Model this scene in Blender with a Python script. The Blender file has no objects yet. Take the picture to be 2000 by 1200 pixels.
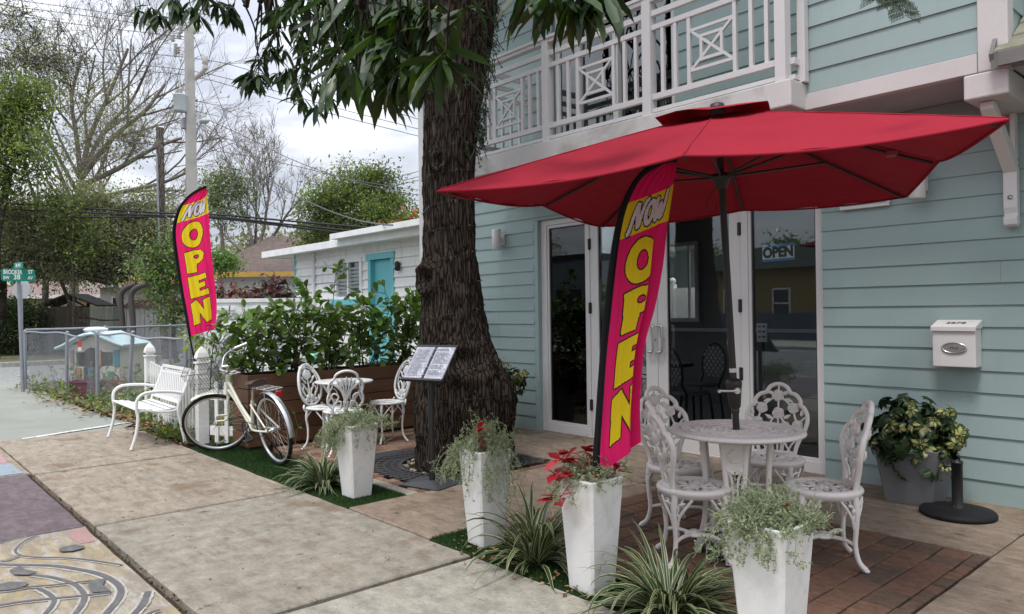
import bpy, math, random
import numpy as np
from mathutils import Vector, Matrix, noise as mnoise

# ------------------------------------------------------------------ camera, world, sun, exposure
SC = bpy.context.scene
COL = SC.collection
R_ = np.array([0.66520419, 0.74654705, -0.01307269])
U_ = np.array([0.0126283, 0.0062568, 0.99990068])
F_ = np.array([-0.7465547, 0.66530321, 0.00526557])
CAMH = 1.4
FPX = 1450.0
cam = bpy.data.objects.new('camera', bpy.data.cameras.new('camera'))
COL.objects.link(cam)
cam.matrix_world = Matrix(((R_[0], U_[0], -F_[0], 0), (R_[1], U_[1], -F_[1], 0), (R_[2], U_[2], -F_[2], CAMH), (0, 0, 0, 1)))
cam.data.sensor_width = 36.0
cam.data.lens = 36.0 * FPX / 2000.0
cam.data.clip_start = 0.05
cam.data.clip_end = 600
SC.camera = cam

SUN_EL, SUN_AZ = math.radians(64), math.radians(-74)      # azimuth of the sun, measured from +X
sun = bpy.data.objects.new('sun', bpy.data.lights.new('sun', 'SUN'))
COL.objects.link(sun)
sun.data.energy = 1.5
sun.data.angle = math.radians(16)
sun.data.color = (1.0, 0.965, 0.91)
sdir = Vector((math.cos(SUN_EL) * math.cos(SUN_AZ), math.cos(SUN_EL) * math.sin(SUN_AZ), math.sin(SUN_EL)))
sun.rotation_euler = sdir.to_track_quat('Z', 'Y').to_euler()
sun.location = sdir * 40

W = bpy.data.worlds.new('World')
SC.world = W
W.use_nodes = True
nt = W.node_tree
nt.nodes.clear()
def N(t, typ, **kw):
    n = t.nodes.new(typ)
    for k, v in kw.items():
        setattr(n, k, v)
    return n
def L(t, a, b):
    t.links.new(a, b)
out = N(nt, 'ShaderNodeOutputWorld')
bg = N(nt, 'ShaderNodeBackground')
bg.inputs['Strength'].default_value = 0.1
sky = N(nt, 'ShaderNodeTexSky')
sky.sky_type = 'NISHITA'
sky.sun_disc = False
sky.sun_elevation = SUN_EL
sky.sun_rotation = math.radians(90) - SUN_AZ
tc = N(nt, 'ShaderNodeTexCoord')
sep = N(nt, 'ShaderNodeSeparateXYZ')
L(nt, tc.outputs['Generated'], sep.inputs[0])
mp = N(nt, 'ShaderNodeMapping')
mp.inputs['Scale'].default_value = (1.0, 1.0, 3.6)
mp.inputs['Location'].default_value = (3.1, 0.4, 0.2)
L(nt, tc.outputs['Generated'], mp.inputs[0])
n1 = N(nt, 'ShaderNodeTexNoise')
n1.inputs['Scale'].default_value = 3.3
n1.inputs['Detail'].default_value = 7
n1.inputs['Roughness'].default_value = 0.56
n1.inputs['Distortion'].default_value = 0.5
L(nt, mp.outputs[0], n1.inputs['Vector'])
cr = N(nt, 'ShaderNodeValToRGB')
cr.color_ramp.elements[0].position = 0.38
cr.color_ramp.elements[0].color = (3.65, 3.9, 4.5, 1)
cr.color_ramp.elements[1].position = 0.63
cr.color_ramp.elements[1].color = (6.5, 6.65, 6.95, 1)
e = cr.color_ramp.elements.new(0.5)
e.color = (4.7, 4.95, 5.45, 1)
L(nt, n1.outputs['Fac'], cr.inputs[0])
mr = N(nt, 'ShaderNodeMapRange')                        # an overcast sky is brighter overhead
mr.inputs['From Min'].default_value = 0.1
mr.inputs['From Max'].default_value = 1.0
mr.inputs['To Min'].default_value = 0.98
mr.inputs['To Max'].default_value = 2.5
L(nt, sep.outputs['Z'], mr.inputs['Value'])
mul = N(nt, 'ShaderNodeMix', data_type='RGBA', blend_type='MULTIPLY')
mul.inputs['Factor'].default_value = 1
L(nt, cr.outputs[0], mul.inputs['A'])
L(nt, mr.outputs[0], mul.inputs['B'])
mx = N(nt, 'ShaderNodeMix', data_type='RGBA')
mx.inputs['Factor'].default_value = 0.93
L(nt, sky.outputs[0], mx.inputs['A'])
L(nt, mul.outputs['Result'], mx.inputs['B'])
L(nt, mx.outputs['Result'], bg.inputs['Color'])
L(nt, bg.outputs[0], out.inputs[0])

SC.view_settings.view_transform = 'Standard'
SC.view_settings.look = 'None'
SC.view_settings.exposure = 0.70
SC.view_settings.gamma = 1
SC.cycles.max_bounces = 8
SC.cycles.transparent_max_bounces = 12
SC.cycles.glossy_bounces = 4
SC.cycles.caustics_reflective = False
SC.cycles.caustics_refractive = False

rng = np.random.default_rng(7)
random.seed(7)
PI = math.pi
def rad(a): return math.radians(a)

def ray(px, py):
    return R_ * ((px - 1000) / FPX) - U_ * ((py - 600) / FPX) + F_
def at(px, py, depth):                                   # a point at that distance along the view
    d = ray(px, py)
    return np.array([0, 0, CAMH]) + d * depth
def gp(px, py, z=0.0):                                   # a point of the level z
    d = ray(px, py)
    return np.array([0, 0, CAMH]) + d * ((z - CAMH) / d[2])
def atY(px, py, Y):
    d = ray(px, py)
    return np.array([0, 0, CAMH]) + d * (Y / d[1])

# ------------------------------------------------------------------ mesh builder
class MB:
    def __init__(s):
        s.V = []; s.n = 0; s.F = []; s.T = None
    def add(s, v, f, m=0, sm=False, r=None):
        v = np.asarray(v, float).reshape(-1, 3)
        if s.T is not None:
            v = v @ s.T[:3, :3].T + s.T[:3, 3]
        if isinstance(f, np.ndarray):
            g = {f.shape[1]: f}
        else:
            g = {}
            for q in f:
                g.setdefault(len(q), []).append(q)
        for k, a in g.items():
            a = np.asarray(a, int)
            rr = np.full(len(a), rng.random()) if r is None else (np.full(len(a), r) if np.isscalar(r) else np.asarray(r, float))
            s.F.append((a + s.n, m, sm, rr))
        s.V.append(v); s.n += len(v)
        return s
    def box(s, c, d, m=0, rz=0.0, r=None):
        x, y, z = np.array(d) / 2
        v = np.array([[-x, -y, -z], [x, -y, -z], [x, y, -z], [-x, y, -z], [-x, -y, z], [x, -y, z], [x, y, z], [-x, y, z]])
        if rz:
            cs, sn = math.cos(rz), math.sin(rz)
            v = v @ np.array([[cs, sn, 0], [-sn, cs, 0], [0, 0, 1]])
        s.add(v + np.array(c), [(0, 3, 2, 1), (4, 5, 6, 7), (0, 1, 5, 4), (1, 2, 6, 5), (2, 3, 7, 6), (3, 0, 4, 7)], m, r=r)
        return s
    def bx(s, x0, x1, y0, y1, z0, z1, m=0, r=None):
        return s.box(((x0 + x1) / 2, (y0 + y1) / 2, (z0 + z1) / 2), (x1 - x0, y1 - y0, z1 - z0), m, r=r)
    def beam(s, a, b, w, h, up=(0, 0, 1), m=0):
        a, b = np.array(a, float), np.array(b, float)
        d = b - a; d /= np.linalg.norm(d)
        u = np.array(up, float); sd = np.cross(d, u); sd /= np.linalg.norm(sd); u = np.cross(sd, d)
        v = []
        for p in (a, b):
            for i, j in ((-1, -1), (1, -1), (1, 1), (-1, 1)):
                v.append(p + sd * w / 2 * i + u * h / 2 * j)
        s.add(v, [(0, 3, 2, 1), (4, 5, 6, 7), (0, 1, 5, 4), (1, 2, 6, 5), (2, 3, 7, 6), (3, 0, 4, 7)], m)
        return s
    def tube(s, pts, r, n=8, m=0, closed=False, flat=1.0, r_=None, fup=None):
        P = np.array(pts, float); k = len(P)
        rr = np.full(k, r) if np.isscalar(r) else np.interp(np.linspace(0, 1, k), np.linspace(0, 1, len(r)), r)
        if closed:
            T = np.roll(P, -1, 0) - np.roll(P, 1, 0)
        else:
            T = np.gradient(P, axis=0)
        T /= np.linalg.norm(T, axis=1)[:, None] + 1e-12
        u = np.array([0, 0, 1.0]) if fup is None else np.array(fup, float)
        if abs(T[0] @ u) > .95: u = np.array([1.0, 0, 0])
        fr = []
        for i in range(k):
            if fup is not None: u = np.array(fup, float)
            u = u - T[i] * (u @ T[i]); u /= np.linalg.norm(u) + 1e-12
            fr.append((u, np.cross(T[i], u)))
        an = np.arange(n) * 2 * PI / n
        V = np.concatenate([P[i] + rr[i] * (np.cos(an)[:, None] * fr[i][0] * flat + np.sin(an)[:, None] * fr[i][1]) for i in range(k)])
        f = []
        kk = k if closed else k - 1
        for i in range(kk):
            a, b = i * n, ((i + 1) % k) * n
            for j in range(n):
                j2 = (j + 1) % n
                f.append((a + j, a + j2, b + j2, b + j))
        s.add(V, np.array(f), m, True, r_)
        if not closed and n > 3:
            s.add(V[:n], [tuple(range(n))[::-1]], m, False, r_)
            s.add(V[-n:], [tuple(range(n))], m, False, r_)
        return s
    def grid(s, P, m=0, cu=False, cv=False, sm=True, r=None, mats=None):
        P = np.asarray(P, float); a, b = P.shape[:2]
        i = np.arange(a if cu else a - 1); j = np.arange(b if cv else b - 1)
        I, J = np.meshgrid(i, j, indexing='ij')
        I2, J2 = (I + 1) % a, (J + 1) % b
        q = np.stack([I * b + J, I2 * b + J, I2 * b + J2, I * b + J2], -1).reshape(-1, 4)
        if mats is None:
            s.add(P.reshape(-1, 3), q, m, sm, r)
        else:
            mt = np.asarray(mats).reshape(-1)
            base = s.n
            s.add(P.reshape(-1, 3), q[:0], m, sm, np.zeros(0))
            for k in np.unique(mt):
                qq = q[mt == k] + base
                s.F.append((qq, int(k), sm, np.full(len(qq), .5)))
        return s
    def lathe(s, prof, n=24, m=0, c=(0, 0, 0), sm=True, r=None, capb=False, capt=False):
        pr = np.array(prof, float); an = np.arange(n) * 2 * PI / n
        P = np.zeros((len(pr), n, 3))
        P[..., 0] = pr[:, 0:1] * np.cos(an); P[..., 1] = pr[:, 0:1] * np.sin(an); P[..., 2] = pr[:, 1:2]
        P += np.array(c)
        s.grid(P[:, ::-1], m, cv=True, sm=sm, r=r)
        if capb: s.add(P[0], [tuple(range(n))[::-1]], m, False, r)
        if capt: s.add(P[-1], [tuple(range(n))], m, False, r)
        return s
    def ell(s, c, rr, nu=10, nv=14, m=0, r=None, wob=0):
        th = np.linspace(0, PI, nu); ph = np.arange(nv) * 2 * PI / nv
        P = np.zeros((nu, nv, 3))
        P[..., 0] = np.sin(th)[:, None] * np.cos(ph); P[..., 1] = np.sin(th)[:, None] * np.sin(ph); P[..., 2] = np.cos(th)[:, None]
        if wob: P *= 1 + wob * (rng.random((nu, nv, 1)) - .5)
        s.grid(P * np.array(rr) + np.array(c), m, cv=True, r=r)
        return s
    def prism(s, poly, t0, t1, fr=None, m=0, r=None):       # polygon in (x, y), thickness along z of frame fr (4x4)
        n = len(poly)
        v = [(x, y, t0) for x, y in poly] + [(x, y, t1) for x, y in poly]
        v = np.array(v, float)
        if fr is not None:
            fr = np.array(fr); v = v @ fr[:3, :3].T + fr[:3, 3]
        f = [tuple(range(n))[::-1], tuple(range(n, 2 * n))] + [(i, (i + 1) % n, n + (i + 1) % n, n + i) for i in range(n)]
        s.add(v, f, m, False, r)
        return s
    def scatter(s, tv, tf, P, X, Z, S, m=0, sm=False, r=None):
        """copies of a leaf template (x along, y across, z normal) at points P with axis X, normal Z, size S"""
        tv = np.asarray(tv, float); tf = np.asarray(tf, int)
        P = np.asarray(P, float); k = len(P)
        if k == 0: return s
        X = X / (np.linalg.norm(X, axis=1)[:, None] + 1e-9)
        Z = Z - X * (X * Z).sum(1)[:, None]
        Z = Z / (np.linalg.norm(Z, axis=1)[:, None] + 1e-9)
        Y = np.cross(Z, X)
        S = np.broadcast_to(np.asarray(S, float), (k,))
        V = P[:, None, :] + S[:, None, None] * (tv[None, :, 0:1] * X[:, None, :] + tv[None, :, 1:2] * Y[:, None, :] + tv[None, :, 2:3] * Z[:, None, :])
        f = (tf[None] + (np.arange(k) * len(tv))[:, None, None]).reshape(-1, tf.shape[1])
        rr = rng.random(k) if r is None else np.broadcast_to(r, (k,))
        s.add(V.reshape(-1, 3), f, m, sm, np.repeat(rr, len(tf)))
        return s
    def build(s, name, mats, parent=None, bevel=0, loc=None, rot=None, seg=2):
        me = bpy.data.meshes.new(name)
        V = np.concatenate(s.V) if s.V else np.zeros((0, 3))
        me.vertices.add(len(V))
        me.vertices.foreach_set('co', V.astype(np.float32).ravel())
        nl = sum(f.size for f, _, _, _ in s.F); npoly = sum(len(f) for f, _, _, _ in s.F)
        me.loops.add(nl); me.polygons.add(npoly)
        li = np.concatenate([f.ravel() for f, _, _, _ in s.F]).astype(np.int32)
        tot = np.concatenate([np.full(len(f), f.shape[1]) for f, _, _, _ in s.F])
        st = np.concatenate([[0], np.cumsum(tot)[:-1]]).astype(np.int32)
        me.loops.foreach_set('vertex_index', li)
        me.polygons.foreach_set('loop_start', st)
        me.polygons.foreach_set('material_index', np.concatenate([np.full(len(f), m) for f, m, _, _ in s.F]).astype(np.int32))
        me.polygons.foreach_set('use_smooth', np.concatenate([np.full(len(f), sm) for f, _, sm, _ in s.F]).astype(bool))
        me.update(calc_edges=True)
        at_ = me.attributes.new('rnd', 'FLOAT', 'FACE')
        at_.data.foreach_set('value', np.concatenate([r for _, _, _, r in s.F]).astype(np.float32))
        for m in (mats if isinstance(mats, (list, tuple)) else [mats]):
            me.materials.append(m)
        me.validate()
        o = bpy.data.objects.new(name, me)
        COL.objects.link(o)
        if parent is not None: o.parent = parent
        if loc is not None: o.location = loc
        if rot is not None: o.rotation_euler = rot
        if bevel:
            b = o.modifiers.new('bevel', 'BEVEL'); b.width = bevel; b.segments = seg; b.limit_method = 'ANGLE'; b.angle_limit = rad(40)
        return o

def thing(name, label, cat, loc=(0, 0, 0), rz=0.0, group=None, rot=None):
    o = bpy.data.objects.new(name, None)
    o.empty_display_size = .2
    COL.objects.link(o)
    o.location = loc
    o.rotation_euler = (0, 0, rz) if rot is None else rot
    return tag(o, label, cat, group)
def tag(o, label=None, cat=None, group=None, kind=None):
    if label: o['label'] = label
    if cat: o['category'] = cat
    if group: o['group'] = group
    if kind: o['kind'] = kind
    return o
def dup(root, loc, rz, label):
    def cp(o, par):
        c = o.copy(); COL.objects.link(c)
        if par is not None: c.parent = par
        for ch in [q for q in ALLCH.get(o.name, [])]: cp(ch, c)
        return c
    ALLCH = {}
    for q in COL.objects:
        if q.parent: ALLCH.setdefault(q.parent.name, []).append(q)
    c = cp(root, None)
    c.location = loc; c.rotation_euler = (0, 0, rz); c['label'] = label
    return c
def frame(o, x, y, z):
    f = np.eye(4); f[:3, 0] = x; f[:3, 1] = y; f[:3, 2] = z; f[:3, 3] = o
    return f
def spline(pts, n):
    P = np.array(pts, float); k = len(P)
    t = np.linspace(0, k - 1, n); i = np.clip(t.astype(int), 0, k - 2); u = (t - i)[:, None]
    p0, p1, p2, p3 = P[np.clip(i - 1, 0, k - 1)], P[i], P[i + 1], P[np.clip(i + 2, 0, k - 1)]
    return .5 * ((2 * p1) + (-p0 + p2) * u + (2 * p0 - 5 * p1 + 4 * p2 - p3) * u ** 2 + (-p0 + 3 * p1 - 3 * p2 + p3) * u ** 3)
def norm(v):
    v = np.array(v, float); return v / (np.linalg.norm(v) + 1e-12)

def text_obj(s, size, mat, name, parent, fr, shear=0.0, ext=.001, bold=0.0, align='CENTER', sx=1.0):
    cu = bpy.data.curves.new(name, 'FONT')
    cu.body = s; cu.size = size; cu.align_x = align; cu.align_y = 'CENTER'; cu.extrude = ext; cu.shear = shear; cu.offset = bold
    tmp = bpy.data.objects.new(name, cu); COL.objects.link(tmp)
    dg = bpy.context.evaluated_depsgraph_get()
    me = bpy.data.meshes.new_from_object(tmp.evaluated_get(dg))
    bpy.data.objects.remove(tmp)
    me.transform(Matrix.Diagonal((sx, 1, 1, 1)))
    me.transform(Matrix([list(r) for r in np.array(fr)]))
    me.materials.clear(); me.materials.append(mat)
    o = bpy.data.objects.new(name, me); COL.objects.link(o)
    if parent is not None: o.parent = parent
    return o

# ------------------------------------------------------------------ materials
def newmat(name):
    m = bpy.data.materials.new(name); m.use_nodes = True
    t = m.node_tree; t.nodes.clear()
    o = N(t, 'ShaderNodeOutputMaterial'); b = N(t, 'ShaderNodeBsdfPrincipled')
    L(t, b.outputs[0], o.inputs[0])
    return m, t, b, o
def c4(c): return (c[0], c[1], c[2], 1)
def noise(t, vec, scale, detail=4, rough=.55, dist=0):
    n = N(t, 'ShaderNodeTexNoise')
    n.inputs['Scale'].default_value = scale; n.inputs['Detail'].default_value = detail
    n.inputs['Roughness'].default_value = rough; n.inputs['Distortion'].default_value = dist
    if vec is not None: L(t, vec, n.inputs['Vector'])
    return n.outputs['Fac']
def ramp(t, fac, stops):
    r = N(t, 'ShaderNodeValToRGB'); el = r.color_ramp.elements
    while len(el) < len(stops): el.new(.5)
    for e_, (p, c) in zip(el, stops):
        e_.position = p; e_.color = c4(c) if not np.isscalar(c) else (c, c, c, 1)
    L(t, fac, r.inputs[0])
    return r.outputs[0]
def mix(t, fac, a, b, blend='MIX'):
    n = N(t, 'ShaderNodeMix', data_type='RGBA', blend_type=blend)
    for k, x in (('Factor', fac), ('A', a), ('B', b)):
        if isinstance(x, bpy.types.NodeSocket): L(t, x, n.inputs[k])
        elif k == 'Factor': n.inputs[k].default_value = x
        else: n.inputs[k].default_value = c4(x)
    return n.outputs['Result']
def coords(t, sc=(1, 1, 1)):
    c = N(t, 'ShaderNodeTexCoord')
    if sc == (1, 1, 1): return c.outputs['Object']
    m = N(t, 'ShaderNodeMapping'); m.inputs['Scale'].default_value = sc
    L(t, c.outputs['Object'], m.inputs[0])
    return m.outputs[0]
def bump(t, b, h, strength=.3, dist=.01):
    n = N(t, 'ShaderNodeBump'); n.inputs['Strength'].default_value = strength; n.inputs['Distance'].default_value = dist
    L(t, h, n.inputs['Height']); L(t, n.outputs[0], b.inputs['Normal'])
    return n
def pm(name, col, rough=.6, var=.12, sc=5, metal=0.0, bmp=0.0, bsc=60, attr=0.0, trans=0.0, dirt=0.0, spec=None, sx=(1, 1, 1), tcol=None):
    m, t, b, o = newmat(name)
    v = coords(t, sx)
    f = noise(t, v, sc, 5)
    c = mix(t, f, [x * (1 - var * 1.6) for x in col], [min(1, x * (1 + var * 1.6)) for x in col])
    if dirt:
        d = ramp(t, noise(t, v, sc * .45, 6, .65, .6), [(.48, 0), (.72, 1)])
        dm = N(t, 'ShaderNodeMath', operation='MULTIPLY'); dm.inputs[1].default_value = dirt; L(t, d, dm.inputs[0])
        c = mix(t, dm.outputs[0], c, (.13, .11, .09))
    if attr:
        a = N(t, 'ShaderNodeAttribute', attribute_name='rnd')
        mr_ = N(t, 'ShaderNodeMapRange'); mr_.inputs['To Min'].default_value = 1 - attr; mr_.inputs['To Max'].default_value = 1 + attr
        L(t, a.outputs['Fac'], mr_.inputs['Value'])
        c = mix(t, 1.0, c, mr_.outputs[0], 'MULTIPLY')
    L(t, c, b.inputs['Base Color'])
    b.inputs['Roughness'].default_value = rough; b.inputs['Metallic'].default_value = metal
    if spec is None and rough >= .55: spec = .18
    if spec is not None: b.inputs['Specular IOR Level'].default_value = spec
    if bmp: bump(t, b, noise(t, v, bsc, 5, .6), bmp, .004)
    if trans:
        tr = N(t, 'ShaderNodeBsdfTranslucent'); ms = N(t, 'ShaderNodeMixShader')
        ms.inputs[0].default_value = trans
        if tcol: L(t, mix(t, 1.0, c, tcol, 'MULTIPLY'), tr.inputs['Color'])
        else: L(t, c, tr.inputs['Color'])
        L(t, b.outputs[0], ms.inputs[1]); L(t, tr.outputs[0], ms.inputs[2]); L(t, ms.outputs[0], o.inputs[0])
    return m

def concrete(name, base, stain, dark, sc=1.0, stains=.6, specks=.5, green=None, aniso=(.8, 1.25, 1)):
    m, t, b, o = newmat(name)
    v = coords(t); v2 = coords(t, aniso); v3 = coords(t, (aniso[0] * .7, aniso[1] * 2.6, 1))
    c = mix(t, noise(t, v, 1.1 * sc, 5, .6), [x * .84 for x in base], [x * 1.14 for x in base])
    c = mix(t, 1., c, ramp(t, noise(t, v2, 8 * sc, 10, .76), [(.36, .66), (.64, 1.24)]), 'MULTIPLY')
    c = mix(t, ramp(t, noise(t, v3, 4 * sc, 9, .72), [(.51, 0), (.70, stains * .8)]), c, stain)
    c = mix(t, ramp(t, noise(t, v, 1.7 * sc, 8, .64, .15), [(.58, 0), (.66, stains * .85)]), c, stain)
    c = mix(t, ramp(t, noise(t, v2, 6 * sc, 7, .66, .2), [(.63, 0), (.68, specks)]), c, dark)
    c = mix(t, ramp(t, noise(t, v, 48, 4, .7), [(.60, 0), (.69, .75)]), c, dark)
    c = mix(t, ramp(t, noise(t, v2, 4.5, 9, .76), [(.58, 0), (.76, .4)]), c, [min(1, x * 1.55) for x in base])
    c = mix(t, noise(t, v, 210, 3, .75), mix(t, 1., c, (.5, .5, .5), 'MULTIPLY'), mix(t, 1., c, (1.5, 1.5, 1.5), 'MULTIPLY'))
    L(t, c, b.inputs['Base Color'])
    b.inputs['Roughness'].default_value = .88
    b.inputs['Specular IOR Level'].default_value = .25
    h = N(t, 'ShaderNodeMath', operation='ADD'); L(t, noise(t, v, 110, 6, .75), h.inputs[0]); L(t, noise(t, v, 9, 8, .65), h.inputs[1])
    bump(t, b, h.outputs[0], .55, .006)
    return m

M_ = {}
M_['walk'] = concrete('walk_concrete', (.315, .268, .212), (.165, .112, .07), (.075, .05, .034), stains=.8, specks=.8, aniso=(.7, 1.3, 1))
M_['walk2'] = concrete('walk_concrete_pale', (.295, .265, .218), (.165, .122, .08), (.08, .056, .038), stains=.85, specks=.8, aniso=(1, 1, 1))
M_['walk3'] = concrete('walk_concrete_new', (.35, .325, .275), (.25, .21, .16), (.12, .09, .065), stains=.55, specks=.55)
M_['patio'] = concrete('patio_concrete', (.27, .21, .16), (.14, .092, .06), (.055, .036, .025), sc=1.1, stains=.75, specks=.75)
M_['drive'] = concrete('drive_concrete', (.27, .28, .25), (.20, .205, .18), (.13, .125, .11), sc=.9, stains=.5, specks=.25, aniso=(.5, 1.6, 1))
M_['drive'] = pm('drive_concrete_worn', (.265, .275, .245), .9, .09, 1.6, bmp=.25, bsc=70, dirt=.35)
M_['purple'] = concrete('painted_purple', (.155, .122, .132), (.105, .085, .083), (.07, .055, .05), sc=1.3, stains=.85, specks=.6)
M_['asphalt'] = concrete('asphalt', (.17, .17, .17), (.085, .085, .085), (.05, .05, .05), stains=.5, specks=.3)
M_['asphalt_far'] = concrete('asphalt_pale', (.26, .265, .26), (.2, .2, .2), (.12, .12, .12), stains=.5, specks=.3)
M_['soil'] = concrete('soil', (.055, .038, .026), (.05, .034, .022), (.02, .014, .01), sc=4, stains=.8, specks=.8)
M_['ground'] = concrete('yard_ground', (.13, .125, .07), (.09, .10, .04), (.06, .05, .03), sc=.7, stains=.8, specks=.6)
M_['curb'] = concrete('kerb_concrete', (.36, .35, .32), (.25, .23, .2), (.1, .09, .08))
M_['stucco'] = pm('white_stucco', (.60, .565, .555), .8, .05, 3, bmp=.5, bsc=170, dirt=.08)
M_['slabw'] = pm('white_weathered_concrete', (.60, .58, .56), .8, .08, 4, bmp=.5, bsc=110, dirt=.55)
M_['trim'] = pm('white_painted_trim', (.66, .64, .63), .45, .03, 4, bmp=.05, bsc=90)
M_['rail'] = pm('white_powder_coat', (.64, .62, .615), .4, .03, 4)
M_['pickets'] = pm('white_vinyl', (.80, .80, .78), .45, .05, 3, dirt=.12)
M_['matteblack'] = pm('charred_black', (.018, .017, .016), .95, .2, 6)
M_['black'] = pm('black_metal', (.018, .018, .02), .42, .1, 6, bmp=.05, bsc=300)
M_['dark'] = pm('dark_metal', (.020, .017, .016), .5, .1, 6)
M_['glossblack'] = pm('black_plastic', (.02, .02, .022), .3, .1, 6)
M_['chrome'] = pm('brushed_steel', (.62, .61, .58), .28, .06, 20, metal=1.0)
M_['white_resin'] = pm('white_resin', (.74, .69, .655), .42, .04, 6, dirt=.06)
M_['white_alu'] = pm('white_painted_aluminium', (.79, .79, .78), .4, .04, 8, dirt=.05)
M_['white_pot'] = pm('white_fibreglass', (.74, .73, .71), .5, .04, 14, bmp=.12, bsc=120, dirt=.26)
M_['grey_pot'] = pm('grey_clay', (.17, .17, .172), .7, .15, 3, bmp=.2, bsc=80)
M_['beige_frame'] = pm('cream_enamel', (.74, .72, .60), .28, .03, 5)
M_['rubber'] = pm('rubber', (.02, .02, .021), .75, .15, 30)
M_['alloy'] = pm('alloy', (.66, .66, .66), .3, .04, 10, metal=.85)
M_['brownvinyl'] = pm('brown_vinyl', (.055, .032, .026), .45, .15, 20, bmp=.15, bsc=200)
M_['redglass'] = pm('red_reflector', (.45, .01, .02), .2, .1, 20)

def siding_mat(name, col, pale):
    m, t, b, o = newmat(name)
    v = coords(t, (.35, 1, 3.0))
    c = mix(t, noise(t, v, 2.5, 5, .6), [x * .93 for x in col], [x * 1.07 for x in col])
    a = N(t, 'ShaderNodeAttribute', attribute_name='rnd')
    mr_ = N(t, 'ShaderNodeMapRange'); mr_.inputs['To Min'].default_value = .93; mr_.inputs['To Max'].default_value = 1.06
    L(t, a.outputs['Fac'], mr_.inputs['Value'])
    c = mix(t, 1., c, mr_.outputs[0], 'MULTIPLY')
    c = mix(t, ramp(t, noise(t, coords(t, (1.5, 1, .35)), 5, 7, .7), [(.52, 0), (.76, .6)]), c, pale)
    c = mix(t, ramp(t, noise(t, coords(t, (4, 1, 4)), 3, 6, .75), [(.60, 0), (.72, .22)]), c, (.20, .20, .17))
    L(t, c, b.inputs['Base Color']); b.inputs['Roughness'].default_value = .62
    h = N(t, 'ShaderNodeMath', operation='ADD')
    L(t, noise(t, coords(t, (3, 1, 40)), 12, 5, .7), h.inputs[0]); L(t, noise(t, coords(t), 180, 4, .7), h.inputs[1])
    bump(t, b, h.outputs[0], .22, .002)
    return m
M_['siding'] = siding_mat('aqua_siding', (.30, .388, .384), (.26, .33, .325))
M_['wsiding'] = siding_mat('white_siding', (.82, .82, .81), (.45, .45, .44))
M_['turq'] = pm('turquoise_paint', (.16, .52, .58), .5, .04, 4)

def glass_mat(name, tint, gl=.10):
    m, t, b, o = newmat(name)
    t.nodes.remove(b)
    tr = N(t, 'ShaderNodeBsdfTransparent'); tr.inputs['Color'].default_value = c4(tint)
    g = N(t, 'ShaderNodeBsdfGlossy'); g.inputs['Roughness'].default_value = .012; g.inputs['Color'].default_value = (.95, 1, 1, 1)
    fr = N(t, 'ShaderNodeFresnel'); fr.inputs['IOR'].default_value = 1.5
    ad = N(t, 'ShaderNodeMath', operation='ADD'); ad.inputs[1].default_value = gl; ad.use_clamp = True
    L(t, fr.outputs[0], ad.inputs[0])
    ms = N(t, 'ShaderNodeMixShader'); L(t, ad.outputs[0], ms.inputs[0]); L(t, tr.outputs[0], ms.inputs[1]); L(t, g.outputs[0], ms.inputs[2])
    L(t, ms.outputs[0], o.inputs[0])
    return m
M_['glass'] = glass_mat('door_glass', (.95, .97, .97), .028)
M_['glass2'] = glass_mat('dark_glass', (.25, .27, .28), .10)

def bark_mat(name, c0, c1, sz=.22):
    m, t, b, o = newmat(name)
    v = coords(t, (1, 1, sz))
    vo = N(t, 'ShaderNodeTexVoronoi', feature='DISTANCE_TO_EDGE'); vo.inputs['Scale'].default_value = 34
    wob = N(t, 'ShaderNodeMix', data_type='RGBA'); wob.inputs['Factor'].default_value = .06
    L(t, v, wob.inputs['A'])
    nz = N(t, 'ShaderNodeTexNoise'); nz.inputs['Scale'].default_value = 9; nz.inputs['Detail'].default_value = 5; L(t, v, nz.inputs['Vector'])
    L(t, nz.outputs['Color'], wob.inputs['B']); L(t, wob.outputs['Result'], vo.inputs['Vector'])
    hs = ramp(t, vo.outputs['Distance'], [(0, 0), (.14, 1)])
    n2 = noise(t, v, 40, 8, .8, .6)
    c = mix(t, n2, c0, c1)
    c = mix(t, ramp(t, noise(t, coords(t), 3.5, 6, .65), [(.5, 0), (.7, .75)]), c, [x * 1.35 + .01 for x in c1])
    c = mix(t, hs, [x * .35 for x in c0], c)
    L(t, c, b.inputs['Base Color']); b.inputs['Roughness'].default_value = .95; b.inputs['Specular IOR Level'].default_value = .08
    h = N(t, 'ShaderNodeMath', operation='ADD'); L(t, hs, h.inputs[0]); L(t, n2, h.inputs[1])
    bump(t, b, h.outputs[0], .9, .02)
    return m
M_['bark'] = bark_mat('mango_bark', (.030, .023, .018), (.092, .071, .057), .13)
M_['bark2'] = bark_mat('grey_bark', (.06, .05, .04), (.16, .135, .115), .3)
M_['twig'] = pm('pale_twig', (.20, .175, .155), .85, .2, 3, attr=.3)
def leafm(name, col, trans=.3, attr=.4, rough=.45, sc=3, tc=(1.3, 1.5, .5)):
    return pm(name, col, rough, .15, sc, attr=attr, trans=trans, tcol=tc)
M_['mango'] = leafm('mango_leaf', (.021, .047, .012), .22, .5, .52)
M_['mango2'] = leafm('mango_leaf_pale', (.045, .085, .018), .3, .4, .4)
M_['clusia'] = leafm('clusia_leaf', (.100, .165, .038), .28, .55, .42)
M_['clusia2'] = leafm('clusia_leaf_new', (.15, .25, .045), .25, .35, .3)
M_['oak'] = leafm('olive_leaf', (.19, .19, .14), .48, .45, .6)
M_['oak2'] = leafm('olive_leaf_grey', (.30, .295, .24), .48, .4, .6)
M_['bright'] = leafm('bright_leaf', (.105, .18, .035), .35, .45, .55)
M_['midgreen'] = leafm('mid_green_leaf', (.085, .155, .030), .35, .45, .5)
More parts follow.
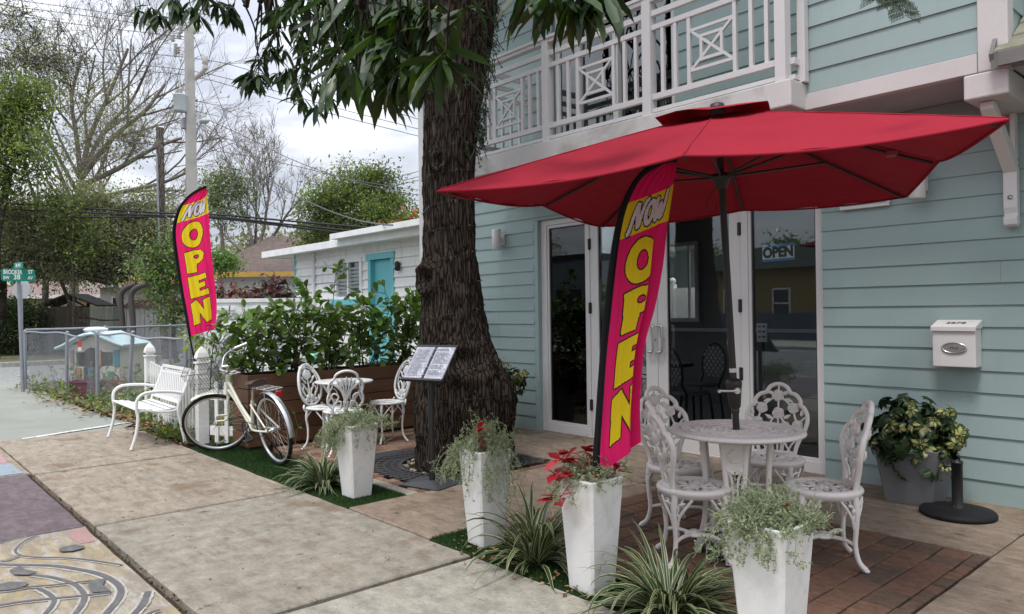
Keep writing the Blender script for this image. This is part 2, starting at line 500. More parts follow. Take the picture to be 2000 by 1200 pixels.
M_['treegreen'] = leafm('tree_green_leaf', (.115, .155, .055), .42, .45, .55)
M_['yellowgreen'] = leafm('yellow_green_leaf', (.20, .235, .08), .42, .4, .55)
M_['darkgreen'] = leafm('dark_green_leaf', (.030, .055, .018), .2, .5, .5)
M_['lime'] = leafm('lime_leaf', (.20, .27, .045), .35, .35, .5)
M_['silver'] = leafm('silver_leaf', (.25, .285, .185), .3, .35, .7)
M_['silverstem'] = pm('silver_stem', (.27, .30, .20), .8, .15, 9, attr=.25)
M_['red'] = leafm('poinsettia_bract', (.36, .012, .022), .2, .4, .4, tc=(1.4, .6, .6))
M_['orange'] = leafm('orange_flower', (.55, .10, .03), .2, .3, .5, tc=(1.2, .6, .5))
M_['strapg'] = leafm('strap_green', (.034, .068, .022), .15, .35, .4)
M_['strapw'] = leafm('strap_cream', (.50, .50, .30), .25, .25, .45, tc=(1, 1, .7))
M_['scheff_y'] = leafm('schefflera_cream', (.42, .40, .13), .2, .35, .35, tc=(1, 1, .5))
M_['scheff_g'] = leafm('schefflera_green', (.022, .050, .014), .15, .4, .3)
M_['copper'] = leafm('copper_leaf', (.115, .034, .040), .2, .5, .45, tc=(1.2, .7, .7))
M_['copper2'] = leafm('copper_leaf_green', (.15, .16, .11), .25, .4, .45)
M_['litter'] = pm('dry_leaf', (.26, .16, .09), .8, .2, 5, attr=.5)
M_['turf'] = pm('turf_blade', (.030, .072, .016), .55, .2, 3, attr=.5, trans=.2)
M_['turfbase'] = pm('turf_backing', (.020, .040, .012), .9, .3, 20, bmp=.6, bsc=300)
M_['grassb'] = pm('grass_blade', (.14, .23, .045), .6, .2, 3, attr=.4, trans=.3)
# ------------------------------------------------------------------ the setting: ground, pavements, streets
def struct(mb, name, mats, bevel=0):
    return tag(mb.build(name, mats, bevel=bevel), kind='structure')
def sheet(poly, z, m=0, mb=None):
    mb = mb or MB()
    return mb.add([(p[0], p[1], z) for p in poly], [tuple(range(len(poly)))], m)

struct(sheet([(-220, -220), (220, -220), (220, 220), (-220, 220)], -.14), 'ground', M_['ground'])
struct(sheet([(-18.5, -13), (60, -13), (60, -2.3), (-18.5, -2.3)], -.11), 'street', M_['asphalt'])
struct(sheet([(-27, -60), (-19.2, -60), (-19.2, 60), (-27, 60)], -.105), 'side_street', M_['asphalt_far'])
mk = MB()
for x in range(-16, 30, 6): sheet([(x, -7.7), (x + 3, -7.7), (x + 3, -7.55), (x, -7.55)], -.105, mb=mk)
sheet([(-18, -3.1), (30, -3.1), (30, -2.98), (-18, -2.98)], -.105, mb=mk)
sheet([(-18, -12.2), (30, -12.2), (30, -12.05), (-18, -12.05)], -.105, mb=mk)
for k in range(5): sheet([(-9 + k * .9, -11.6), (-8.5 + k * .9, -11.6), (-8.5 + k * .9, -8.4), (-9 + k * .9, -8.4)], -.105, mb=mk)
struct(mk, 'road_marking', M_['trim'])
kb = MB()
kb.bx(-18.3, 30, -2.3, -2.12, -.3, -.004); kb.bx(-27.25, -27.0, -60, 60, -.3, .04); kb.bx(-18.3, 30, -13.2, -13, -.3, .0)
struct(kb, 'kerb', M_['curb'], bevel=.02)
struct(sheet([(-60, -60), (-27.25, -60), (-27.25, 60), (-60, 60)], .0), 'verge', M_['ground'])
struct(sheet([(-18.3, -19), (30, -19), (30, -13.2), (-18.3, -13.2)], -.02), 'far_pavement', M_['curb'])
struct(sheet([(-11, -2.12), (6, -2.12), (6, 6.4), (-11, 6.4)], -.05), 'bedding_soil', M_['soil'])

def slab(mb, x0, x1, y0, y1, m=0, z=0.0, ch=.010):
    v = [(x0, y0, z - .09), (x1, y0, z - .09), (x1, y1, z - .09), (x0, y1, z - .09),
         (x0, y0, z - ch), (x1, y0, z - ch), (x1, y1, z - ch), (x0, y1, z - ch),
         (x0 + ch, y0 + ch, z), (x1 - ch, y0 + ch, z), (x1 - ch, y1 - ch, z), (x0 + ch, y1 - ch, z)]
    mb.add(v, [(0, 1, 5, 4), (1, 2, 6, 5), (2, 3, 7, 6), (3, 0, 4, 7), (4, 5, 9, 8), (5, 6, 10, 9), (6, 7, 11, 10), (7, 4, 8, 11), (8, 9, 10, 11)], m)
def wavy_slab(mb, x0, x1, y0, y1, m=0, z=0.0, amp=.008, st=.12):
    """a slab with slightly broken edges"""
    pts = []
    for (a, b, c, d) in ((x0, y0, x1, y0), (x1, y0, x1, y1), (x1, y1, x0, y1), (x0, y1, x0, y0)):
        n = max(2, int(math.hypot(c - a, d - b) / st))
        for i in range(n):
            t = i / n; px, py = a + (c - a) * t, b + (d - b) * t
            w = amp * (mnoise.noise(Vector((px * 3.1, py * 3.1, 5))) + .6 * mnoise.noise(Vector((px * 11, py * 11, 2))))
            nx, ny = (d - b), -(c - a); l = math.hypot(nx, ny)
            pts.append((px - abs(w) * nx / l, py - abs(w) * ny / l))
    n = len(pts); cx, cy = (x0 + x1) / 2, (y0 + y1) / 2
    ins = [(px + .008 * np.sign(cx - px), py + .008 * np.sign(cy - py)) for px, py in pts]
    v = [(p[0], p[1], z - .09) for p in pts] + [(p[0], p[1], z - .008) for p in pts] + [(p[0], p[1], z) for p in ins]
    f = [tuple(range(2 * n, 3 * n))]
    for i in range(n):
        j = (i + 1) % n
        f += [(i, j, n + j, n + i), (n + i, n + j, 2 * n + j, 2 * n + i)]
    mb.add(v, f, m)
sw = MB()
xs = [-10.22, -7.79, -5.58, -3.345, -1.12, 1.1, 3.3]
mm = [0, 0, 1, 2, 1, 0]
for i in range(6):
    wavy_slab(sw, xs[i] + .020, xs[i + 1] - .020, 1.21, 2.655, mm[i], 0.0 - .002 * (i % 2), amp=.012)
struct(sw, 'sidewalk', [M_['walk'], M_['walk2'], M_['walk3']])

# painted strip of the pavement, nearest the street
def mural_mat():
    m, t, b, o = newmat('painted_yellow')
    v = coords(t); v2 = coords(t, (.6, 1.7, 1))
    c = mix(t, noise(t, v, 1.5, 5), (.20, .165, .125), (.28, .235, .185))
    c = mix(t, ramp(t, noise(t, v2, 7, 8, .75, .4), [(.47, 0), (.60, .75)]), c, (.42, .39, .36))
    yl = ramp(t, noise(t, v, .95, 2, .4, .5), [(.50, 0), (.56, 1)])
    wear = ramp(t, noise(t, v2, 12, 8, .78, .4), [(.44, 0), (.64, .9)])
    k = N(t, 'ShaderNodeMath', operation='MULTIPLY'); L(t, yl, k.inputs[0]); L(t, wear, k.inputs[1])
    c = mix(t, k.outputs[0], c, (.37, .285, .125))
    c = mix(t, ramp(t, noise(t, v, 40, 5, .8), [(.6, 0), (.75, .5)]), c, (.10, .08, .06))
    L(t, c, b.inputs['Base Color']); b.inputs['Roughness'].default_value = .8
    bump(t, b, noise(t, v, 80, 6, .75), .4, .005)
    return m
def worn_paint(name, col, under=(.26, .22, .18), keep=.42):
    m, t, b, o = newmat(name)
    v2 = coords(t, (.6, 1.7, 1))
    c = mix(t, ramp(t, noise(t, v2, 9, 8, .78, .4), [(keep - .12, 0), (keep + .1, 1)]), under, col)
    c = mix(t, noise(t, coords(t), 2, 4), mix(t, 1., c, (.8, .8, .8), 'MULTIPLY'), c)
    L(t, c, b.inputs['Base Color']); b.inputs['Roughness'].default_value = .8
    bump(t, b, noise(t, coords(t), 80, 6, .75), .35, .005)
    return m
ml = MB()
wavy_slab(ml, -5.61, -3.0, -.9, 1.16, 0)
wavy_slab(ml, -2.985, -.4, -.9, 1.16, 0)
wavy_slab(ml, -.385, 2.2, -.9, 1.16, 1)
wavy_slab(ml, -7.86, -5.625, -.9, 1.165, 1)
wavy_slab(ml, -10.22, -7.875, -.9, 1.2, 2)
wavy_slab(ml, -10.22, 2.2, -2.11, -.915, 1)
mural = [mural_mat(), M_['purple'], M_['walk']]
struct(ml, 'painted_sidewalk', mural)
pb = MB()
for poly, m in (([(-8.45, -.88), (-7.9, -.88), (-7.9, 1.15), (-8.55, 1.13)], 0), ([(-9.32, -.88), (-8.46, -.88), (-8.56, 1.12), (-9.3, 1.14)], 1),
                ([(-9.75, -.88), (-9.33, -.88), (-9.31, 1.14), (-9.72, 1.16)], 2), ([(-10.2, -.88), (-9.76, -.88), (-9.73, 1.15), (-10.2, 1.17)], 3)):
    sheet(poly, .004, m, pb)
struct(pb, 'paint_bands', [worn_paint('paint_grey_blue', (.27, .34, .40)), worn_paint('paint_pink', (.43, .25, .26)), worn_paint('paint_blue', (.16, .26, .52), keep=.36), worn_paint('paint_salmon', (.45, .30, .24))])
# the painted line work
def ribbon(mb, pts, w, z, m):
    P = spline(pts, max(8, len(pts) * 6)); T = np.gradient(P, axis=0); T /= np.linalg.norm(T, axis=1)[:, None]
    Nn = np.stack([-T[:, 1], T[:, 0]], 1)
    ww = w / 2 * (1 + .22 * (rng.random(len(P)) - .5))[:, None]
    A = np.concatenate([P + Nn * ww, np.full((len(P), 1), z)], 1); B = np.concatenate([P - Nn * ww, np.full((len(P), 1), z)], 1)
    mb.grid(np.stack([A, B]), m, sm=False)
def z3(*ps): return [tuple(gp(u / 2.4, 700 + v / 2.4)[:2]) for u, v in ps]
def z33(*ps): return [tuple(gp(u / 3.3333, 840 + v / 3.3333)[:2]) for u, v in ps]
lines = [z33((-150, 870), (0, 880), (150, 885), (350, 890), (520, 915), (650, 945), (740, 990), (785, 1040), (775, 1100), (720, 1170), (640, 1260)),
         z33((0, 740), (80, 715), (170, 695)), z33((240, 690), (150, 735), (100, 790), (135, 822), (250, 835), (400, 838), (560, 850), (700, 870), (790, 885)),
         z33((210, 950), (330, 965), (460, 1000), (520, 1040), (550, 1090), (530, 1150), (480, 1215), (420, 1280)),
         z33((-80, 1155), (0, 1148), (150, 1125), (345, 1105), (560, 1085), (720, 1065)),
         z33((250, 1040), (310, 1070), (350, 1110), (340, 1150), (290, 1210), (200, 1290)),
         z33((965, 1060), (930, 1140), (870, 1210), (780, 1300)), z33((-60, 1060), (60, 1052), (200, 1030), (330, 1020), (480, 1003), (600, 990)),
         z33((0, 860), (60, 850), (130, 822)), z33((1040, 1180), (980, 1200), (900, 1260))]
wl = MB()
wds = [.075, .03, .035, .06, .055, .055, .075, .035, .02, .05]
for k, (l, w) in enumerate(zip(lines, wds)): ribbon(wl, l, w * .66 + .012, .0028 + .0003 * k, 1)
for k, (l, w) in enumerate(zip(lines, wds)): ribbon(wl, l, w * .42, .0062 + .0003 * k, 0)
for poly in (z33((60, 925), (130, 893), (165, 920), (250, 935), (190, 955), (90, 952)), z33((-60, 1030), (60, 1000), (185, 1003), (170, 1025), (100, 1050), (0, 1058), (-60, 1060)),
             z33((575, 990), (690, 978), (670, 1020), (725, 1062), (600, 1070), (575, 1030)), z33((380, 790), (410, 770), (490, 756), (550, 765), (545, 780), (470, 800), (400, 803))):
    sheet(poly, .0095 + .0004 * (len(poly) % 5), 0, wl)
sheet(z33((470, 655), (555, 630), (620, 725), (520, 745), (440, 700)), .0025, 2, wl)
struct(wl, 'painted_lines', [worn_paint('paint_charcoal', (.115, .112, .115), (.22, .20, .18), .41), worn_paint('paint_chalk', (.47, .44, .41), keep=.44), worn_paint('paint_pink_patch', (.42, .23, .22), keep=.47)])

# driveway apron, its edge line
dr = [gp(-150, 742), gp(0, 745), gp(46, 746), gp(100, 770), gp(160, 797), gp(215, 815), gp(262, 826)]
struct(sheet([(p[0], p[1]) for p in dr] + [(-10.235, 2.55), (-10.235, -2.1), (-24, -2.1)], -.008), 'driveway', M_['drive'])
wv = MB()
for k in range(9):
    a, b = gp(42 + k * 23, 857 - k * 3.6), gp(42 + k * 23 + 20 + rng.random() * 4, 857 - k * 3.6 - 3.4)
    wdt = .06 + .05 * rng.random()
    sheet([(a[0], a[1]), (b[0], b[1]), (b[0] + wdt, b[1] + .02), (a[0] + wdt, a[1])], .003, 0, wv)
struct(wv, 'edge_line', worn_paint('paint_white_edge', (.68, .68, .66), keep=.36))

# patio concrete, pavers, turf
pt = MB()
wavy_slab(pt, -4.80, -3.80, 2.675, 4.90, 0)
for x0, x1, y0, y1 in ((-8.6, -6.6, 5.52, 6.3), (-6.585, -3.6, 4.905, 6.3), (-3.585, -1.33, 4.76, 6.3), (-1.325, 1.4, 4.2, 6.3), (-1.325, 1.4, 2.67, 4.19), (-3.79, -3.585, 2.98, 4.745)):
    wavy_slab(pt, x0, x1, y0, y1, 0)
wavy_slab(pt, -5.6, -4.82, 3.19, 3.30, 1, amp=.014)
struct(pt, 'patio', [M_['patio'], M_['walk3']])
M_['paver'] = concrete('paver_brown', (.165, .092, .062), (.105, .064, .045), (.045, .028, .02), sc=2.5, stains=.6, specks=.55)
M_['paver2'] = concrete('paver_buff', (.28, .185, .13), (.25, .165, .12), (.10, .07, .05), sc=2.5, stains=.6, specks=.45)
M_['paver3'] = concrete('paver_red', (.21, .115, .085), (.19, .10, .075), (.08, .05, .04), sc=2.5, stains=.6, specks=.45)
def pavers(mb, x0, x1, y0, y1, mats, w=.155, hole=None):
    x = x0
    while x < x1 - .03:
        ww = min(w, x1 - x)
        y = y0 - rng.random() * .15
        while y < y1 - .02:
            l = random.choice((.11, .16, .22, .22))
            a, b = max(y, y0), min(y + l, y1)
            if b - a > .035 and not (hole and hole((x + ww / 2), (a + b) / 2)):
                g = .004 + .004 * rng.random()
                slab(mb, x + g * rng.random(), x + ww - g, a + g * rng.random(), b - g, random.choice(mats), -.004 * rng.random() - .001, .007)
            y += l
        x += w
pv = MB()
pavers(pv, -3.58, -1.335, 2.98, 4.745, (0, 0, 3))
pit = lambda x, y: -6.45 < x < -4.95 and 3.42 < y < 4.87
pavers(pv, -8.5, -4.82, 3.31, 5.5, (0, 1, 1, 1, 2), .12, pit)
struct(pv, 'brick_paving', [M_['paver'], M_['paver2'], M_['paver3'], concrete('paver_dark', (.12, .08, .058), (.085, .055, .04), (.035, .024, .018), sc=2.5, stains=.6, specks=.5)])
tb = MB()
tb.bx(-8.15, -4.82, 2.675, 3.19, -.09, -.008); tb.bx(-8.15, -7.7, 3.19, 3.31, -.09, -.009)
tb.bx(-3.80, -1.0, 2.675, 2.97, -.09, -.010)
struct(tb, 'turf_backing', M_['turfbase'])
bt = np.array([[0, -.5, 0], [0, .5, 0], [1, 0, 0]])
def blades(name, area, n, ln, wd, mat, mask=None, z=-.01):
    P = np.concatenate([np.stack([rng.uniform(a, b, int(n * f)), rng.uniform(c, d, int(n * f)), np.full(int(n * f), z)], 1) for a, b, c, d, f in area])
    if mask is not None: P = P[mask(P)]
    k = len(P)
    X = np.stack([rng.normal(0, .45, k), rng.normal(0, .45, k), np.ones(k)], 1)
    Zn = rng.normal(0, 1, (k, 3))
    tv = bt * np.array([1, wd / ln, 1])
    return tag(MB().scatter(tv, [[0, 1, 2]], P, X, Zn, ln * rng.uniform(.6, 1.2, k)).build(name, mat), kind='stuff')
def bald(P):
    return np.array([mnoise.noise(Vector((p[0] * 2.2, p[1] * 2.2, 3.0))) > -.62 for p in P])
tag(blades('artificial_turf', [(-8.15, -4.82, 2.68, 3.19, .62), (-8.15, -7.7, 3.19, 3.31, .03), (-3.8, -1.0, 2.68, 2.97, .35)], 60000, .022, .0035, M_['turf'], bald), 'dark green artificial turf strip along the pavement edge', 'turf')
struct(sheet([(-19, 2.8), (-8.55, 2.8), (-7.6, 3.2), (-8.6, 6.0), (-8.6, 30), (-19, 30)], -.03), 'yard', M_['ground'])
tag(blades('yard_grass', [(-14, -7.9, 3.0, 7.5, 1)], 26000, .085, .008, M_['grassb'], lambda P: (P[:, 0] < -7.6 - (P[:, 1] - 3.0) * .34), z=-.03), 'bright green lawn behind the picket fence', 'grass')
# fallen leaves by the fences
def litter(name, pts, n, label, sc=.05, spread=.18):
    P = []
    for k in range(n):
        i = rng.integers(0, len(pts) - 1); t = rng.random(); a, b = np.array(pts[i]), np.array(pts[i + 1])
        q = a + (b - a) * t + rng.normal(0, spread, 2)
        P.append((q[0], q[1], .006 + .012 * rng.random()))
    P = np.array(P); k = len(P)
    tv = np.array([[0, 0, 0], [.5, .28, .10], [1, 0, .04], [.5, -.28, .10]])
    X = np.stack([rng.normal(0, 1, k), rng.normal(0, 1, k), rng.normal(0, .15, k)], 1)
    Z = np.stack([rng.normal(0, .3, k), rng.normal(0, .3, k), np.ones(k)], 1)
    return tag(MB().scatter(tv, [[0, 3, 2, 1]], P, X, Z, sc * rng.uniform(.5, 1.4, k)).build(name, M_['litter']), label, 'leaf litter', kind='stuff')
litter('leaf_litter', [gp(60, 752)[:2], gp(120, 782)[:2], gp(200, 805)[:2], gp(280, 822)[:2], (-9.2, 2.95)], 900, 'brown fallen leaves drifted along the chain link fence', .075, .16)
litter('leaf_litter', [(-10.2, 2.75), (-9.2, 2.8), (-8.3, 2.75)], 170, 'brown fallen leaves scattered under the white bench', .06, .14)
litter('leaf_litter', [(-3.7, 2.8), (-2.6, 2.75), (-1.2, 2.85)], 160, 'dry leaf scraps in the bed between the white planters', .035, .09)
pbm = MB()
for k in range(260):
    i = random.random(); x = -10 + 9.5 * i
    e_ = .003 + .007 * rng.random()
    pbm.ell((x, 1.185 + .02 * rng.normal(), -.012), (e_, e_, e_ * .6), 5, 6, wob=.4)
for k in range(60):
    x = random.uniform(-9.8, -3.3); y = random.uniform(1.3, 2.6); e_ = random.uniform(.003, .006)
    pbm.ell((x, y, .002), (e_, e_, e_ * .7), 4, 5, wob=.4)
tag(pbm.build('grit', pm('grit', (.09, .07, .05), .9, .3, 40, attr=.5)), 'small stones and grit in the pavement joint', 'grit', kind='stuff')

# ------------------------------------------------------------------ the cafe
cafe = thing('cafe_building', 'two storey aqua clapboard cafe with white trim, balcony and glass doors', 'cafe', (-4, 6, 0))
cafe.location = (0, 0, 0)
def part(mb, name, mats, parent=cafe, bevel=0, label=None):
    o = mb.build(name, mats, parent, bevel)
    if label: o['label'] = label
    return o
def lap(mb, a, b, z0, z1, sp, Y=None, X=None, zoff=0.0, m=0, top=.003, bot=.015):
    """lap boards between a and b on the plane Y (facing -Y) or X (facing +X)"""
    k = math.floor((z0 - zoff) / sp)
    z = zoff + k * sp
    while z < z1 - .004:
        lo, hi = max(z, z0), min(z + sp, z1)
        f0 = bot + (top - bot) * (lo - z) / sp; f1 = bot + (top - bot) * (hi - z) / sp
        cuts = [a]
        while b - cuts[-1] > 2.2: cuts.append(cuts[-1] + 1.1 + 2.4 * rng.random())
        if b - cuts[-1] < .3 and len(cuts) > 1: cuts.pop()
        cuts.append(b)
        for i in range(len(cuts) - 1):
            p, q = cuts[i] + .0013 * (i > 0), cuts[i + 1]
            if Y is not None:
                v = [(p, Y - f0, lo), (q, Y - f0, lo), (q, Y - f1, hi), (p, Y - f1, hi), (p, Y + .01, lo), (q, Y + .01, lo), (q, Y + .01, hi), (p, Y + .01, hi)]
            else:
                v = [(X + f0, p, lo), (X + f0, q, lo), (X + f1, q, hi), (X + f1, p, hi), (X - .01, p, lo), (X - .01, q, lo), (X - .01, q, hi), (X - .01, p, hi)]
            mb.add(v, [(0, 1, 2, 3), (4, 5, 1, 0), (3, 2, 6, 7), (1, 5, 6, 2), (4, 0, 3, 7)], m, r=rng.random())
        z += sp
YW = 6.0; SP = .1555
lw = MB()
lap(lw, -8.62, -6.33, 0, 2.87, SP, Y=YW)
lap(lw, -2.868, 1.3, 0, 2.87, SP, Y=YW)
lap(lw, -6.33, -2.868, 2.452, 2.87, SP, Y=YW)
part(lw, 'siding', M_['siding'])
wb = MB()
wb.bx(-8.63, -6.335, YW + .011, YW + .16, 0, 2.9); wb.bx(-2.863, 1.3, YW + .011, YW + .16, 0, 2.9); wb.bx(-6.335, -2.863, YW + .011, YW + .16, 2.453, 2.9)
wb.bx(-8.63, -8.48, YW + .16, 9.5, 0, .9); wb.bx(-8.63, -8.48, YW + .16, 7.0, .9, 2.9); wb.bx(-8.63, -8.48, 8.7, 9.5, .9, 2.9); wb.bx(-8.63, -8.48, 7.0, 8.7, 2.3, 2.9)
part(wb, 'wall', M_['siding'])
up = MB()
lap(up, -8.62, -5.98, 3.08, 6.4, .162, Y=YW)
lap(up, -4.30, -2.74, 3.08, 6.4, .162, Y=YW)
lap(up, -5.98, -4.30, 5.26, 6.4, .162, Y=YW)
lap(up, -2.735, -1.532, 2.998, 6.4, .163, Y=5.37, zoff=3.001)
lap(up, 5.45, 6.0, 2.9, 6.4, .163, X=-1.375)
part(up, 'upper_siding', M_['siding'])
ub = MB()
ub.bx(-8.63, -5.985, YW + .011, YW + .2, 2.905, 6.4); ub.bx(-4.295, -2.75, YW + .011, YW + .2, 2.905, 6.4); ub.bx(-5.985, -4.295, YW + .011, YW + .2, 5.265, 6.4); ub.bx(-5.985, -4.295, YW + .011, YW + .2, 2.905, 3.07)
ub.bx(-2.74, -1.386, 5.381, YW + .2, 2.905, 6.4); ub.bx(-1.386, 1.3, YW + .011, YW + .2, 2.905, 6.4)
part(ub, 'upper_wall', M_['siding'])
ro = MB(); ro.bx(-8.9, 1.5, 5.0, 10.0, 6.4, 6.6)
part(ro, 'roof', M_['trim'])
tr = MB()
tr.bx(-2.742, -1.535, 5.345, 5.42, 2.872, 2.996)
part(tr, 'trim_band', M_['stucco'], bevel=.004)
tr = MB(); tr.bx(-1.531, -1.363, 5.34, 5.47, 2.868, 6.4); part(tr, 'corner_post', M_['stucco'], bevel=.008)
tr = MB(); tr.bx(-1.612, -1.363, 5.338, 5.985, 2.706, 2.867); part(tr, 'support_beam', M_['stucco'], bevel=.012)
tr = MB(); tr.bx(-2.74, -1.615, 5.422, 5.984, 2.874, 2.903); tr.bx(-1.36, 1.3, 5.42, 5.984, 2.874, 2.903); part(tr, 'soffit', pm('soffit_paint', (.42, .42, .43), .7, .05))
tr = MB(); tr.bx(-8.62, -8.50, 5.96, 6.02, 2.0, 6.4); part(tr, 'corner_board', M_['trim'], bevel=.004)
# bracket under the beam
bk = MB()
fr = frame((-1.552, 0, 0), (0, 1, 0), (0, 0, 1), (1, 0, 0))
def yz(*p): return [(a, b) for a, b in p]
bk.prism(yz((5.978, 1.955), (5.978, 2.34), (5.93, 2.34), (5.91, 2.30), (5.91, 2.06), (5.925, 2.02), (5.90, 1.985), (5.905, 1.945), (5.94, 1.93)), 0, .082, fr)
bk.prism(yz((5.91, 2.30), (5.978, 2.37), (5.50, 2.702), (5.44, 2.702), (5.44, 2.655)), .002, .080, fr)
bk.prism(yz((5.905, 2.40), (5.985, 2.40), (5.985, 2.703), (5.905, 2.703)), .045, .075, fr)
br = part(bk, 'bracket', M_['trim'], bevel=.004)
b2 = MB(); b2.T = frame((-1.51, 5.909, 2.13), (1, 0, 0), (0, 0, 1), (0, -1, 0)); b2.lathe([(.016, 0), (.016, .004), (.009, .005), (.009, .014), (0, .014)], 8)
part(b2, 'bolt', M_['chrome'], br)
# balcony
bs = MB()
bs.bx(-6.75, -2.665, 5.12, 5.985, 2.872, 3.072)
part(bs, 'balcony_slab', M_['slabw'], bevel=.012)
RY = 5.185
rl = MB()
def hrail(z, h, w, m=0): rl.bx(-6.36, -2.72, RY - w / 2, RY + w / 2, z - h / 2, z + h / 2)
hrail(4.095, .03, .105); hrail(4.062, .038, .075); hrail(3.945, .05, .04); hrail(3.822, .045, .04); hrail(3.225, .05, .042); hrail(3.105, .035, .045)
for z, h in ((4.08, .06), (3.945, .05), (3.822, .045), (3.225, .05), (3.105, .035)):
    rl.bx(-6.40, -6.361, RY, 5.97, z - h / 2, z + h / 2)
    rl.bx(-2.718, -2.68, RY + .03, 5.36, z - h / 2, z + h / 2)
rail = part(rl, 'balcony_railing', M_['rail'], bevel=.003)
def sub(mb, name, parent, mat, bevel=0): return mb.build(name, mat, parent, bevel)
for x0, x1 in ((-5.285, -5.205), (-4.035, -3.945), (-2.80, -2.715), (-6.43, -6.355)):
    p = MB(); p.bx(x0, x1, RY - .045, RY + .045, 3.074, 4.078); sub(p, 'railing_post', rail, M_['rail'], .003)
p = MB(); p.bx(-2.70, -2.64, 5.29, 5.352, 3.074, 4.078); sub(p, 'railing_post', rail, M_['rail'], .003)
xd = [(-6.045, -5.62), (-4.83, -4.385), (-3.575, -3.15)]
bal = [-6.155, -6.045, -5.61, -5.50, -5.375, -5.09, -4.955, -4.828, -4.385, -4.258, -4.13, -3.84, -3.71, -3.575, -3.15, -3.01, -2.88]
for x in bal:
    p = MB(); p.bx(x - .016, x + .016, RY - .016, RY + .016, 3.249, 3.80); sub(p, 'baluster', rail, M_['rail'], .002)
for k in range(5):
    y = 5.32 + k * .13
    p = MB(); p.bx(-6.396, -6.366, y - .015, y + .015, 3.249, 3.80); sub(p, 'baluster', rail, M_['rail'], .002)
for x0, x1 in xd:
    p = MB(); a, b = x0 + .016, x1 - .016; c = (a + b) / 2; zc = 3.523; hh = .165; q = .095
    for z in (zc - hh, zc + hh): p.bx(a, b, RY - .011, RY + .011, z - .012, z + .012)
    for s_ in (-1, 1):
        p.bx(c - q, c + q, RY - .012, RY + .012, zc + s_ * q - .012, zc + s_ * q + .012)
        p.bx(c + s_ * q - .012, c + s_ * q + .012, RY - .0125, RY + .0125, zc - q - .0125, zc + q + .0125)
        p.beam((a, RY, zc + s_ * hh), (b, RY, zc - s_ * hh), .020 - .001 * s_, .022, (0, 0, 1))
    sub(p, 'lattice_panel', rail, M_['rail'])
# balcony sliding door
sd = MB()
for x0, x1 in ((-5.975, -5.90), (-5.66, -5.58), (-5.12, -5.05), (-4.37, -4.305)):
    sd.bx(x0, x1, 6.03, 6.12, 3.08, 5.25)
sd.bx(-5.90, -4.37, 6.032, 6.118, 5.18, 5.25); sd.bx(-5.90, -4.37, 6.032, 6.118, 3.08, 3.13)
sld = part(sd, 'sliding_door', M_['trim'], bevel=.004)
for x0, x1, y in ((-5.898, -5.662, 6.05), (-5.578, -5.122, 6.07), (-5.048, -4.372, 6.09)):
    p = MB(); p.bx(x0, x1, y, y + .008, 3.132, 5.178); sub(p, 'pane', sld, M_['glass2'])
p = MB()
for i in range(26):
    a = -5.86 + i * .058
    p.tube([(a + .012 * math.sin(i), 6.22, 3.12), (a, 6.22 + .02 * math.sin(i * 2.3), 5.2)], .03, 6)
sub(p, 'curtain', sld, pm('dark_curtain', (.05, .05, .055), .9))
p = MB(); p.bx(-6.0, -4.28, 6.35, 6.4, 3.07, 5.3); sub(p, 'dark_room', sld, M_['black'])
# porch roof at the corner
pr_ = MB()
sl = [(5.27, 2.945), (6.0, 3.52)]
nrow = 5
for k in range(nrow):
    a = k / nrow; b = (k + 1.15) / nrow
    y0, z0 = 5.27 + .73 * a, 2.95 + .575 * a; y1, z1 = 5.27 + .73 * b, 2.95 + .575 * b
    x = -1.42 if k < 1 else -1.355
    while x < 1.3:
        w_ = .2 + .12 * rng.random()
        lift = .010 + .006 * rng.random()
        pr_.add([(x, y0, z0 + lift), (x + w_ - .004, y0, z0 + lift), (x + w_ - .004, y1, z1), (x, y1, z1), (x, y0, z0 - .004), (x + w_ - .004, y0, z0 - .004)], [(0, 1, 2, 3), (4, 5, 1, 0)], 0)
        x += w_
pf = part(pr_, 'porch_roof', pm('mossy_shingle', (.20, .195, .15), .95, .3, 9, bmp=.6, bsc=90, attr=.3, dirt=.6))
p = MB(); p.bx(-1.40, 1.3, 5.262, 5.30, 2.865, 2.948); p.prism([(-1.44, 2.935), (-1.40, 2.955), (-1.40, 2.86), (-1.435, 2.84)], 5.27, 5.275, frame((0, 0, 0), (1, 0, 0), (0, 0, 1), (0, 1, 0)))
p.prism([(5.255, 2.945), (5.34, 3.06), (5.345, 3.02), (5.275, 2.90)], -1.445, -1.42, frame((0, 0, 0), (0, 1, 0), (0, 0, 1), (1, 0, 0)))
sub(p, 'fascia', pf, pm('weathered_fascia', (.20, .19, .19), .8, .15, dirt=.4))
# doors
def ax(px, py=640): return float(atY(px, py, 6.07)[0])
YF0, YF1 = 6.045, 6.13
fm = MB()
xL0, xL1 = -6.262, ax(1073.5) - .012
g0 = ax(1149); h1 = ax(1155.4); d1a = ax(1171); d1b = ax(1263); mid = ax(1286); d2a = ax(1305); d2b = ax(1428); h2 = ax(1449); s0 = ax(1465.5); s1 = ax(1600); xR = -2.872
fm.bx(xL0, xL1, YF0, YF1, 0.0, 2.45); fm.bx(xR - .055, xR, YF0, YF1, 0, 2.45); fm.bx(xL1, xR - .055, YF0 + .001, YF1 - .001, 2.385, 2.45)
fm.bx(g0 + .004, h1, YF0 + .002, YF1 - .002, 0, 2.385); fm.bx(h2 + .006, s0 - .004, YF0 + .002, YF1 - .002, 0, 2.385)
fm.bx(xL1, g0 + .004, YF0 + .004, YF1 - .004, 0, .10); fm.bx(s0 - .004, xR - .055, YF0 + .004, YF1 - .004, 0, .10); fm.bx(h1, h2 + .006, YF0 + .004, YF1 - .004, .0, .018)
dfm = part(fm, 'door_frame', M_['trim'], bevel=.004)
